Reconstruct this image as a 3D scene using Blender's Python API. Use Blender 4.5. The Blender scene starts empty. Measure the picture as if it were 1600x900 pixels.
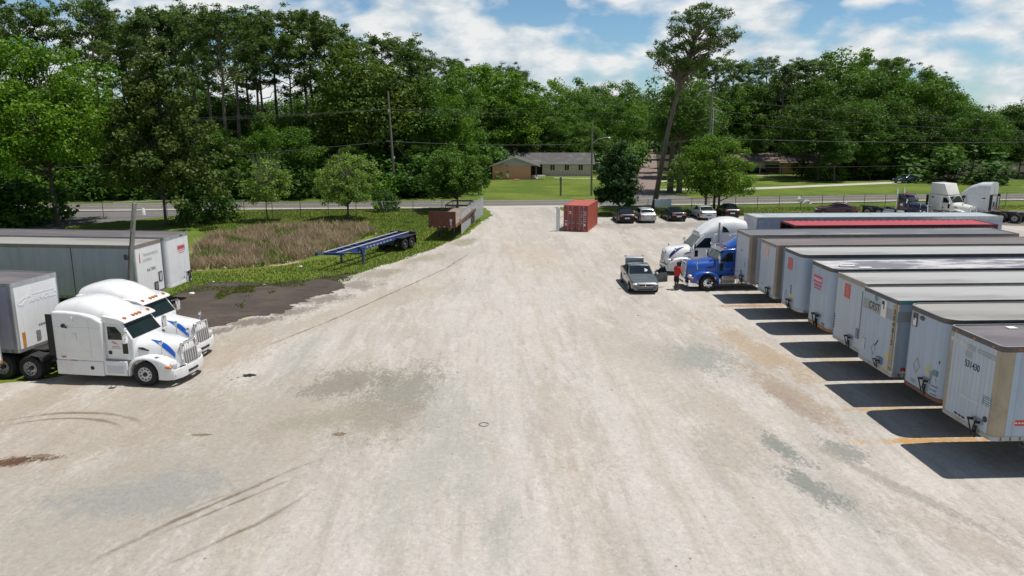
import bpy, bmesh, math, random
import numpy as np
from mathutils import Vector, Matrix
R = math.radians
PI = math.pi
rng = random.Random(11)
sc = bpy.context.scene
COL = sc.collection

# ---------------------------------------------------------------- camera
CAMH, PITCH, YAW, FPX = 10.545, R(12.1555), R(-2.4536), 1200.0
cd = bpy.data.cameras.new("camera")
cd.sensor_width = 36.0
cd.lens = FPX / 1600 * 36
cd.clip_start = 0.1
cd.clip_end = 6000
cam = bpy.data.objects.new("camera", cd)
COL.objects.link(cam)
cam.location = (0, 0, CAMH)
cam.rotation_euler = (PI / 2 - PITCH, 0, YAW)
sc.camera = cam

# ---------------------------------------------------------------- sky, sun, exposure
SUN_DIR = Vector((0.335, 0.035, 1.0)).normalized()
w = bpy.data.worlds.new("World")
sc.world = w
w.use_nodes = True
nt = w.node_tree
nt.nodes.clear()


def nn(nt, typ, **kw):
    n = nt.nodes.new(typ)
    for k, v in kw.items():
        if k.startswith("i_"):
            n.inputs[k[2:].replace("_", " ")].default_value = v
        else:
            setattr(n, k, v)
    return n


sky = nn(nt, "ShaderNodeTexSky", sky_type="NISHITA", sun_disc=False)
sky.sun_elevation = math.asin(SUN_DIR.z)
sky.sun_rotation = math.atan2(SUN_DIR.x, SUN_DIR.y)
sky.air_density = 1.0
sky.dust_density = 0.25
sky.ozone_density = 3.0
tc = nn(nt, "ShaderNodeTexCoord")
mp = nn(nt, "ShaderNodeMapping")
mp.inputs["Scale"].default_value = (4.0, 4.0, 8.6)
mp.inputs["Location"].default_value = (3.1, 0.35, 0.6)
n1 = nn(nt, "ShaderNodeTexNoise", i_Scale=2.2, i_Detail=8.0, i_Roughness=0.52, i_Distortion=0.1)
r1 = nn(nt, "ShaderNodeValToRGB")
r1.color_ramp.elements[0].position = 0.32
r1.color_ramp.elements[1].position = 0.47
n2 = nn(nt, "ShaderNodeTexNoise", i_Scale=4.4, i_Detail=8.0, i_Roughness=0.58, i_Distortion=0.1)
r2 = nn(nt, "ShaderNodeValToRGB")
r2.color_ramp.elements[0].position = 0.36
r2.color_ramp.elements[0].color = (0.56, 0.68, 0.78, 1)
r2.color_ramp.elements[1].position = 0.60
r2.color_ramp.elements[1].color = (0.98, 1.0, 1.0, 1)
bg1 = nn(nt, "ShaderNodeBackground", i_Strength=0.060)
bg2 = nn(nt, "ShaderNodeBackground", i_Strength=0.86)
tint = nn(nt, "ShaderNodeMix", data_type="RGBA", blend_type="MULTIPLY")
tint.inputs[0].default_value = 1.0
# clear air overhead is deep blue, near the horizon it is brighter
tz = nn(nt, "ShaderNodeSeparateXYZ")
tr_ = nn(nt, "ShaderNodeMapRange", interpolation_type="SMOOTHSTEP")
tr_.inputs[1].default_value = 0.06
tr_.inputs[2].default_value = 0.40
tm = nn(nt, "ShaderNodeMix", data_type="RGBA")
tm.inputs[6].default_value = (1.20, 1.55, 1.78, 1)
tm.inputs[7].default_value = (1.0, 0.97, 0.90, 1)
ms = nn(nt, "ShaderNodeMixShader")
wo = nn(nt, "ShaderNodeOutputWorld")
L = nt.links.new
L(tc.outputs["Generated"], mp.inputs[0])
L(mp.outputs[0], n1.inputs["Vector"])
L(mp.outputs[0], n2.inputs["Vector"])
vo = nn(nt, "ShaderNodeTexVoronoi", feature="SMOOTH_F1", i_Scale=5.5, i_Smoothness=0.35)
vn = nn(nt, "ShaderNodeMath", operation="MULTIPLY_ADD")
vn.inputs[1].default_value = -0.16
L(mp.outputs[0], vo.inputs["Vector"])
L(vo.outputs["Distance"], vn.inputs[0])
L(n1.outputs["Fac"], vn.inputs[2])
L(vn.outputs[0], r1.inputs[0])
L(n2.outputs["Fac"], r2.inputs[0])
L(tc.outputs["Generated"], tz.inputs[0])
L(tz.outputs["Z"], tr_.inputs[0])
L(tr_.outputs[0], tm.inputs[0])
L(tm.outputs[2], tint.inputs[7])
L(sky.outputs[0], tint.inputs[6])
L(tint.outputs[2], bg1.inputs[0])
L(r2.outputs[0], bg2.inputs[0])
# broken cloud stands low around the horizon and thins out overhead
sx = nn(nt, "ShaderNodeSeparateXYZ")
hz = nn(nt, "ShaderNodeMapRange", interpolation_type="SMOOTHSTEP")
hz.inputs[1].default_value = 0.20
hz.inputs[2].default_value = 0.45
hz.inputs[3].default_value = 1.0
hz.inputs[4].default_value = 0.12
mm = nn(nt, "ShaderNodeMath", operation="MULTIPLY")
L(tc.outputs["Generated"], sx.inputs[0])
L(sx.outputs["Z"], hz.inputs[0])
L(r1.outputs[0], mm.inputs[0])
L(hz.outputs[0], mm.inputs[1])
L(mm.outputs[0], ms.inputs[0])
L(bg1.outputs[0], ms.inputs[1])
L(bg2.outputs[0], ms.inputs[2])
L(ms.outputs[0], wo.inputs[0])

sd = bpy.data.lights.new("sun", "SUN")
sd.energy = 4.4
sd.angle = R(0.53)
sd.color = (1.0, 0.95, 0.88)
so = bpy.data.objects.new("sun", sd)
COL.objects.link(so)
so.rotation_euler = (-SUN_DIR).to_track_quat("-Z", "Y").to_euler()
so.location = (0, 0, 60)

vs = sc.view_settings
vs.view_transform = "Standard"
vs.look = "None"
vs.exposure = 0.0
vs.gamma = 1.0
vs.use_curve_mapping = False
sc.cycles.max_bounces = 5
sc.cycles.diffuse_bounces = 2
sc.cycles.glossy_bounces = 3
sc.cycles.transmission_bounces = 3
sc.cycles.transparent_max_bounces = 8
sc.cycles.use_denoising = True


# ---------------------------------------------------------------- photo pixel -> place
def ray(px, py):
    d = ((px - 800) / FPX, 1.0, -(py - 450) / FPX)
    cp, sp = math.cos(PITCH), math.sin(PITCH)
    y, z, x = cp * d[1] + sp * d[2], -sp * d[1] + cp * d[2], d[0]
    c, s = math.cos(YAW), math.sin(YAW)
    return c * x - s * y, s * x + c * y, z


def gp(px, py, z=0.0):
    x, y, dz = ray(px, py)
    t = (z - CAMH) / dz
    return x * t, y * t


def dp(px, py, Y):
    x, y, dz = ray(px, py)
    t = Y / y
    return Vector((x * t, Y, CAMH + dz * t))


# ---------------------------------------------------------------- materials
MATS = {}


def mat(name, col, rough=0.5, metal=0.0, var=0.12, scale=3.0, stretch=(1, 1, 1), dirt=None, dirt_amt=0.0,
        dirt_scale=1.2, dirt_stretch=(1, 1, 1), bump=0.0, bscale=40.0, coat=0.0, spec=0.5, rand=0.0, trans=0.0, lo=0.5, hi=0.72):
    """painted, metal, wood or cloth surface: colour with noise variation, optional second (dirt) colour, optional bump"""
    m = bpy.data.materials.new(name)
    m.use_nodes = True
    t = m.node_tree
    b = t.nodes["Principled BSDF"]
    b.inputs["Roughness"].default_value = rough
    b.inputs["Metallic"].default_value = metal
    b.inputs["Specular IOR Level"].default_value = spec
    b.inputs["Coat Weight"].default_value = coat
    b.inputs["Coat Roughness"].default_value = 0.08
    if trans:
        b.inputs["Transmission Weight"].default_value = trans
    co = nn(t, "ShaderNodeTexCoord")
    ma = nn(t, "ShaderNodeMapping")
    ma.inputs["Scale"].default_value = stretch
    t.links.new(co.outputs["Object"], ma.inputs[0])
    no = nn(t, "ShaderNodeTexNoise", i_Scale=scale, i_Detail=6.0, i_Roughness=0.62)
    t.links.new(ma.outputs[0], no.inputs["Vector"])
    mr = nn(t, "ShaderNodeMapRange")
    mr.inputs[1].default_value = 0.3
    mr.inputs[2].default_value = 0.7
    mr.inputs[3].default_value = 1 - var
    mr.inputs[4].default_value = 1 + var
    t.links.new(no.outputs["Fac"], mr.inputs[0])
    mx = nn(t, "ShaderNodeMix", data_type="RGBA", blend_type="MULTIPLY")
    mx.inputs[0].default_value = 1.0
    mx.inputs[6].default_value = (*col, 1)
    t.links.new(mr.outputs[0], mx.inputs[7])
    out = mx.outputs[2]
    if dirt:
        m2 = nn(t, "ShaderNodeMapping")
        m2.inputs["Scale"].default_value = dirt_stretch
        m2.inputs["Location"].default_value = (3.3, 1.7, 5.1)
        t.links.new(co.outputs["Object"], m2.inputs[0])
        n2 = nn(t, "ShaderNodeTexNoise", i_Scale=dirt_scale, i_Detail=8.0, i_Roughness=0.66)
        t.links.new(m2.outputs[0], n2.inputs["Vector"])
        q = nn(t, "ShaderNodeMapRange")
        q.inputs[1].default_value = lo
        q.inputs[2].default_value = hi
        q.inputs[4].default_value = dirt_amt
        t.links.new(n2.outputs["Fac"], q.inputs[0])
        md = nn(t, "ShaderNodeMix", data_type="RGBA")
        t.links.new(q.outputs[0], md.inputs[0])
        t.links.new(out, md.inputs[6])
        md.inputs[7].default_value = (*dirt, 1)
        out = md.outputs[2]
    if rand:
        oi = nn(t, "ShaderNodeObjectInfo")
        hs = nn(t, "ShaderNodeHueSaturation")
        a = nn(t, "ShaderNodeMapRange")
        a.inputs[3].default_value = 1 - rand
        a.inputs[4].default_value = 1 + rand
        t.links.new(oi.outputs["Random"], a.inputs[0])
        t.links.new(a.outputs[0], hs.inputs["Value"])
        t.links.new(out, hs.inputs["Color"])
        out = hs.outputs[0]
    t.links.new(out, b.inputs["Base Color"])
    if bump:
        n3 = nn(t, "ShaderNodeTexNoise", i_Scale=bscale, i_Detail=4.0, i_Roughness=0.6)
        t.links.new(co.outputs["Object"], n3.inputs["Vector"])
        bp = nn(t, "ShaderNodeBump", i_Strength=bump, i_Distance=0.02)
        t.links.new(n3.outputs["Fac"], bp.inputs["Height"])
        t.links.new(bp.outputs[0], b.inputs["Normal"])
    MATS[name] = m
    return m


def leafmat(name, c1, c2, scale=0.45, rand=0.25, trans=0.25):
    """leaf: two greens mixed by clump-sized noise, each tree a little different, some light passing through"""
    m = bpy.data.materials.new(name)
    m.use_nodes = True
    t = m.node_tree
    t.nodes.clear()
    co = nn(t, "ShaderNodeTexCoord")
    oi = nn(t, "ShaderNodeObjectInfo")
    ad = nn(t, "ShaderNodeVectorMath", operation="ADD")
    mu = nn(t, "ShaderNodeMath", operation="MULTIPLY")
    mu.inputs[1].default_value = 37.0
    t.links.new(oi.outputs["Random"], mu.inputs[0])
    t.links.new(co.outputs["Object"], ad.inputs[0])
    t.links.new(mu.outputs[0], ad.inputs[1])
    no = nn(t, "ShaderNodeTexNoise", i_Scale=scale, i_Detail=5.0, i_Roughness=0.7)
    t.links.new(ad.outputs[0], no.inputs["Vector"])
    mr = nn(t, "ShaderNodeMapRange")
    mr.inputs[1].default_value = 0.35
    mr.inputs[2].default_value = 0.66
    t.links.new(no.outputs["Fac"], mr.inputs[0])
    mx = nn(t, "ShaderNodeMix", data_type="RGBA")
    mx.inputs[6].default_value = (*c1, 1)
    mx.inputs[7].default_value = (*c2, 1)
    t.links.new(mr.outputs[0], mx.inputs[0])
    hs = nn(t, "ShaderNodeHueSaturation")
    a = nn(t, "ShaderNodeMapRange")
    a.inputs[3].default_value = 1 - rand
    a.inputs[4].default_value = 1 + rand
    t.links.new(oi.outputs["Random"], a.inputs[0])
    t.links.new(a.outputs[0], hs.inputs["Value"])
    t.links.new(mx.outputs[2], hs.inputs["Color"])
    d = nn(t, "ShaderNodeBsdfPrincipled")
    d.inputs["Roughness"].default_value = 0.55
    d.inputs["Specular IOR Level"].default_value = 0.25
    tr = nn(t, "ShaderNodeBsdfTranslucent")
    t.links.new(hs.outputs[0], d.inputs["Base Color"])
    t.links.new(hs.outputs[0], tr.inputs["Color"])
    s = nn(t, "ShaderNodeMixShader")
    s.inputs[0].default_value = trans
    o = nn(t, "ShaderNodeOutputMaterial")
    t.links.new(d.outputs[0], s.inputs[1])
    t.links.new(tr.outputs[0], s.inputs[2])
    t.links.new(s.outputs[0], o.inputs[0])
    MATS[name] = m
    return m


# ---------------------------------------------------------------- mesh helpers
class MB:
    def __init__(s, M=None):
        s.v, s.f, s.m, s.mats = [], [], [], []
        s.M = M or Matrix.Identity(4)

    def mi(s, m):
        if m not in s.mats:
            s.mats.append(m)
        return s.mats.index(m)

    def add(s, vs, fs, m):
        o = len(s.v)
        s.v += [s.M @ Vector(p) for p in vs]
        k = s.mi(m)
        for f in fs:
            s.f.append([o + i for i in f])
            s.m.append(k)
        return s

    def bm(s, b, m):
        b.verts.index_update()
        s.add([v.co for v in b.verts], [[v.index for v in f.verts] for f in b.faces], m)
        b.free()
        return s

    def box(s, x0, x1, y0, y1, z0, z1, m, bev=0.0, seg=1):
        if bev <= 0:
            v = [(x0, y0, z0), (x1, y0, z0), (x1, y1, z0), (x0, y1, z0), (x0, y0, z1), (x1, y0, z1), (x1, y1, z1), (x0, y1, z1)]
            return s.add(v, [(0, 3, 2, 1), (4, 5, 6, 7), (0, 1, 5, 4), (1, 2, 6, 5), (2, 3, 7, 6), (3, 0, 4, 7)], m)
        b = bmesh.new()
        bmesh.ops.create_cube(b, size=1)
        for v in b.verts:
            v.co = Vector(((x0 + x1) / 2 + v.co.x * (x1 - x0), (y0 + y1) / 2 + v.co.y * (y1 - y0), (z0 + z1) / 2 + v.co.z * (z1 - z0)))
        bmesh.ops.bevel(b, geom=list(b.edges), offset=bev, segments=seg, affect="EDGES", profile=0.6)
        return s.bm(b, m)

    def prism(s, poly, axis, a0, a1, m, bev=0.0, seg=2):
        """poly: points in the plane across the axis; axis 'y': (x,z), 'z': (x,y), 'x': (y,z)"""
        def P(p, a):
            return (p[0], a, p[1]) if axis == "y" else ((p[0], p[1], a) if axis == "z" else (a, p[0], p[1]))
        n = len(poly)
        b = bmesh.new()
        A = [b.verts.new(P(p, a0)) for p in poly]
        B = [b.verts.new(P(p, a1)) for p in poly]
        b.faces.new(A)
        b.faces.new(B[::-1])
        for i in range(n):
            b.faces.new((A[i], B[i], B[(i + 1) % n], A[(i + 1) % n]))
        if bev > 0:
            bmesh.ops.recalc_face_normals(b, faces=list(b.faces))
            bmesh.ops.bevel(b, geom=list(b.edges), offset=bev, segments=seg, affect="EDGES", profile=0.6)
        return s.bm(b, m)

    def loft(s, rings, m, cap0=True, cap1=True, closed=True):
        n = len(rings[0])
        v = [p for r in rings for p in r]
        f = []
        for i in range(len(rings) - 1):
            for j in range(n if closed else n - 1):
                k = (j + 1) % n
                f.append((i * n + j, i * n + k, (i + 1) * n + k, (i + 1) * n + j))
        if cap0:
            f.append(tuple(range(n))[::-1])
        if cap1:
            f.append(tuple((len(rings) - 1) * n + j for j in range(n)))
        return s.add(v, f, m)

    def cyl(s, p0, p1, r0, m, r1=None, n=10, caps=True):
        return s.tube([p0, p1], [r0, r0 if r1 is None else r1], m, n, caps)

    def tube(s, pts, rad, m, n=6, caps=True):
        pts = [Vector(p) for p in pts]
        if not isinstance(rad, (list, tuple)):
            rad = [rad] * len(pts)
        rings = []
        up = None
        for i, p in enumerate(pts):
            d = (pts[min(i + 1, len(pts) - 1)] - pts[max(i - 1, 0)]).normalized()
            if up is None:
                up = Vector((0, 0, 1)) if abs(d.z) < 0.9 else Vector((1, 0, 0))
            a = d.cross(up).normalized()
            b = a.cross(d).normalized()
            up = b
            rings.append([p + (a * math.cos(2 * PI * k / n) + b * math.sin(2 * PI * k / n)) * rad[i] for k in range(n)])
        return s.loft(rings, m, caps, caps)

    def lathe(s, prof, c, m, n=20, axis="y", caps=True):
        """prof: (distance along axis, radius)"""
        rings = []
        c = Vector(c)
        for a, r in prof:
            ring = []
            for k in range(n):
                t = 2 * PI * k / n
                q = (r * math.cos(t), a, r * math.sin(t)) if axis == "y" else ((a, r * math.cos(t), r * math.sin(t)) if axis == "x" else (r * math.cos(t), r * math.sin(t), a))
                ring.append(c + Vector(q))
            rings.append(ring)
        return s.loft(rings, m, caps, caps)

    def ell(s, c, r, m, n=8, h=5):
        rings = []
        for i in range(1, h):
            a = PI * i / h
            rings.append([(c[0] + r[0] * math.sin(a) * math.cos(2 * PI * k / n), c[1] + r[1] * math.sin(a) * math.sin(2 * PI * k / n), c[2] - r[2] * math.cos(a)) for k in range(n)])
        return s.loft(rings, m)

    def mesh(s, name, angle=38, recalc=True):
        me = bpy.data.meshes.new(name)
        me.from_pydata([tuple(p) for p in s.v], [], s.f)
        for m in s.mats:
            me.materials.append(MATS[m] if isinstance(m, str) else m)
        me.polygons.foreach_set("material_index", s.m)
        if recalc:
            b = bmesh.new()
            b.from_mesh(me)
            bmesh.ops.recalc_face_normals(b, faces=list(b.faces))
            b.to_mesh(me)
            b.free()
        me.polygons.foreach_set("use_smooth", [True] * len(me.polygons))
        me.set_sharp_from_angle(angle=R(angle))
        me.update()
        return me

    def build(s, name, parent=None, angle=38, label=None, recalc=True):
        o = bpy.data.objects.new(name, s.mesh(name, angle, recalc))
        COL.objects.link(o)
        if parent:
            o.parent = parent
        if label:
            o["label"] = label
        return o


def tag(o, label=None, cat=None, group=None, kind=None):
    if label:
        o["label"] = label
    if cat:
        o["category"] = cat
    if group:
        o["group"] = group
    if kind:
        o["kind"] = kind
    return o


def thing(name, label, cat, loc=(0, 0, 0), rz=0.0, group=None):
    o = bpy.data.objects.new(name, None)
    o.empty_display_size = 0.3
    COL.objects.link(o)
    o.location = (loc[0], loc[1], loc[2] if len(loc) > 2 else 0)
    o.rotation_euler = (0, 0, rz)
    return tag(o, label, cat, group)


def copy_tree(o, parent=None):
    c = o.copy()
    COL.objects.link(c)
    if parent:
        c.parent = parent
    for ch in list(o.children):
        copy_tree(ch, c)
    return c


def link(name, me, parent):
    o = bpy.data.objects.new(name, me)
    COL.objects.link(o)
    o.parent = parent
    return o


TEXTS = {}


def lettering(txt, size, m, parent, M, name="lettering", width=None, sx=1.0, shear=0.0, bold=0.0, align="CENTER", vertical=False):
    if vertical:
        txt = "\n".join(txt)
    c = bpy.data.curves.new("font", "FONT")
    c.body = txt
    c.size = size
    c.extrude = 0.002
    c.align_x = align
    c.align_y = "CENTER"
    c.shear = shear
    c.offset = bold
    c.space_line = 0.85
    o = bpy.data.objects.new("font", c)
    COL.objects.link(o)
    bpy.context.view_layer.update()
    me = bpy.data.meshes.new_from_object(o.evaluated_get(bpy.context.evaluated_depsgraph_get()))
    bpy.data.objects.remove(o)
    bpy.data.curves.remove(c)
    me.materials.clear()
    me.materials.append(MATS[m])
    me.transform(M @ Matrix.Diagonal((sx, 1, 1, 1)))
    me.name = name
    return link(name, me, parent)


def FM(x, y, z):
    """frame of a face looking along +x: text runs along +y"""
    return Matrix(((0, 0, 1, x), (1, 0, 0, y), (0, 1, 0, z), (0, 0, 0, 1)))


def SM(x, y, z, side=1):
    """frame of a side face looking along +y (side 1) or -y (side -1)"""
    return Matrix(((-side, 0, 0, x), (0, 0, side, y), (0, 1, 0, z), (0, 0, 0, 1)))
# ---------------------------------------------------------------- materials used by the setting
def ground_mat(name, layers, base, rough=0.95, bump=0.35, bscale=9.0, patches=(), fine=0.10, cracks=0.0):
    """soil / gravel / asphalt: base colour, then layers (scale, stretch, colour, lo, hi, amount), local patches, grain and cracks"""
    m = bpy.data.materials.new(name)
    m.use_nodes = True
    t = m.node_tree
    b = t.nodes["Principled BSDF"]
    b.inputs["Roughness"].default_value = rough
    b.inputs["Specular IOR Level"].default_value = 0.2
    co = nn(t, "ShaderNodeTexCoord")
    out = None
    rgb = nn(t, "ShaderNodeRGB")
    rgb.outputs[0].default_value = (*base, 1)
    out = rgb.outputs[0]
    for i, (sca, st, rot, c, lo, hi, amt) in enumerate(layers):
        ma = nn(t, "ShaderNodeMapping")
        ma.inputs["Scale"].default_value = st
        ma.inputs["Rotation"].default_value = (0, 0, R(rot))
        ma.inputs["Location"].default_value = (13.7 * i + 4, 7.1 * i + 2, i)
        t.links.new(co.outputs["Object"], ma.inputs[0])
        no = nn(t, "ShaderNodeTexNoise", i_Scale=sca, i_Detail=9.0, i_Roughness=0.68, i_Distortion=0.4)
        t.links.new(ma.outputs[0], no.inputs["Vector"])
        mr = nn(t, "ShaderNodeMapRange", interpolation_type="SMOOTHSTEP")
        mr.inputs[1].default_value = lo
        mr.inputs[2].default_value = hi
        mr.inputs[4].default_value = amt
        t.links.new(no.outputs["Fac"], mr.inputs[0])
        mx = nn(t, "ShaderNodeMix", data_type="RGBA")
        mx.inputs[7].default_value = (*c, 1)
        t.links.new(mr.outputs[0], mx.inputs[0])
        t.links.new(out, mx.inputs[6])
        out = mx.outputs[2]
    for (cx, cy, rx, ry, rot, c, amt, sca) in patches:
        ma = nn(t, "ShaderNodeMapping", vector_type="TEXTURE")
        ma.inputs["Location"].default_value = (cx, cy, 0)
        ma.inputs["Rotation"].default_value = (0, 0, R(rot))
        ma.inputs["Scale"].default_value = (rx, ry, 1)
        t.links.new(co.outputs["Object"], ma.inputs[0])
        le = nn(t, "ShaderNodeVectorMath", operation="LENGTH")
        t.links.new(ma.outputs[0], le.inputs[0])
        m2 = nn(t, "ShaderNodeMapping")
        m2.inputs["Rotation"].default_value = (0, 0, R(-rot))
        m2.inputs["Scale"].default_value = (1.0, 0.45, 1)
        t.links.new(co.outputs["Object"], m2.inputs[0])
        no = nn(t, "ShaderNodeTexNoise", i_Scale=sca, i_Detail=9.0, i_Roughness=0.7)
        t.links.new(m2.outputs[0], no.inputs["Vector"])
        nf = nn(t, "ShaderNodeTexNoise", i_Scale=sca * 6.5, i_Detail=6.0, i_Roughness=0.75)
        t.links.new(m2.outputs[0], nf.inputs["Vector"])
        su = nn(t, "ShaderNodeMath", operation="MULTIPLY_ADD")   # falloff from the middle of the patch
        su.inputs[1].default_value = -0.55
        t.links.new(le.outputs["Value"], su.inputs[0])
        su.inputs[2].default_value = 0.62
        a1 = nn(t, "ShaderNodeMath", operation="MULTIPLY_ADD")
        a1.inputs[1].default_value = 1.5
        t.links.new(no.outputs["Fac"], a1.inputs[0])
        t.links.new(su.outputs[0], a1.inputs[2])
        a2 = nn(t, "ShaderNodeMath", operation="MULTIPLY_ADD")
        a2.inputs[1].default_value = 1.7
        t.links.new(nf.outputs["Fac"], a2.inputs[0])
        t.links.new(a1.outputs[0], a2.inputs[2])
        mr = nn(t, "ShaderNodeMapRange", interpolation_type="SMOOTHSTEP")
        mr.inputs[1].default_value = 1.58
        mr.inputs[2].default_value = 1.98
        mr.inputs[4].default_value = amt
        t.links.new(a2.outputs[0], mr.inputs[0])
        mx = nn(t, "ShaderNodeMix", data_type="RGBA")
        mx.inputs[7].default_value = (*c, 1)
        t.links.new(mr.outputs[0], mx.inputs[0])
        t.links.new(out, mx.inputs[6])
        out = mx.outputs[2]
    # grain
    no = nn(t, "ShaderNodeTexNoise", i_Scale=6.3, i_Detail=9.0, i_Roughness=0.80, i_Distortion=0.8)
    mg = nn(t, "ShaderNodeMapping")
    mg.inputs["Rotation"].default_value = (0.45, 0.6, 0.65)
    t.links.new(co.outputs["Object"], mg.inputs[0])
    t.links.new(mg.outputs[0], no.inputs["Vector"])
    mr = nn(t, "ShaderNodeMapRange")
    mr.inputs[1].default_value = 0.25
    mr.inputs[2].default_value = 0.75
    mr.inputs[3].default_value = 1 - fine
    mr.inputs[4].default_value = 1 + fine
    t.links.new(no.outputs["Fac"], mr.inputs[0])
    mx = nn(t, "ShaderNodeMix", data_type="RGBA", blend_type="MULTIPLY")
    mx.inputs[0].default_value = 1.0
    t.links.new(out, mx.inputs[6])
    t.links.new(mr.outputs[0], mx.inputs[7])
    out = mx.outputs[2]
    if cracks:
        nd = nn(t, "ShaderNodeTexNoise", i_Scale=2.0, i_Detail=4.0)
        t.links.new(co.outputs["Object"], nd.inputs["Vector"])
        va = nn(t, "ShaderNodeVectorMath", operation="MULTIPLY_ADD")
        va.inputs[1].default_value = (0.5, 0.5, 0)
        t.links.new(nd.outputs["Color"], va.inputs[0])
        t.links.new(co.outputs["Object"], va.inputs[2])
        vo = nn(t, "ShaderNodeTexVoronoi", feature="DISTANCE_TO_EDGE", i_Scale=2.6)
        t.links.new(va.outputs[0], vo.inputs["Vector"])
        cr = nn(t, "ShaderNodeMapRange")
        cr.inputs[1].default_value = 0.0
        cr.inputs[2].default_value = 0.035
        cr.inputs[3].default_value = cracks
        cr.inputs[4].default_value = 0.0
        t.links.new(vo.outputs["Distance"], cr.inputs[0])
        ng = nn(t, "ShaderNodeTexNoise", i_Scale=0.25, i_Detail=3.0)
        t.links.new(co.outputs["Object"], ng.inputs["Vector"])
        gt = nn(t, "ShaderNodeMapRange")
        gt.inputs[1].default_value = 0.45
        gt.inputs[2].default_value = 0.65
        t.links.new(ng.outputs["Fac"], gt.inputs[0])
        ml = nn(t, "ShaderNodeMath", operation="MULTIPLY")
        t.links.new(cr.outputs[0], ml.inputs[0])
        t.links.new(gt.outputs[0], ml.inputs[1])
        mx = nn(t, "ShaderNodeMix", data_type="RGBA")
        mx.inputs[7].default_value = (base[0] * 0.45, base[1] * 0.44, base[2] * 0.42, 1)
        t.links.new(ml.outputs[0], mx.inputs[0])
        t.links.new(out, mx.inputs[6])
        out = mx.outputs[2]
    t.links.new(out, b.inputs["Base Color"])
    n3 = nn(t, "ShaderNodeTexNoise", i_Scale=bscale, i_Detail=8.0, i_Roughness=0.7, i_Distortion=0.6)
    t.links.new(mg.outputs[0], n3.inputs["Vector"])
    bp = nn(t, "ShaderNodeBump", i_Strength=bump, i_Distance=0.05)
    t.links.new(n3.outputs["Fac"], bp.inputs["Height"])
    t.links.new(bp.outputs[0], b.inputs["Normal"])
    MATS[name] = m
    return m


def pat(px, py, rx, ry, rot, c, amt, sca):
    x, y = gp(px, py)
    return (x, y, rx, ry, rot, c, amt, sca)


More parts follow.
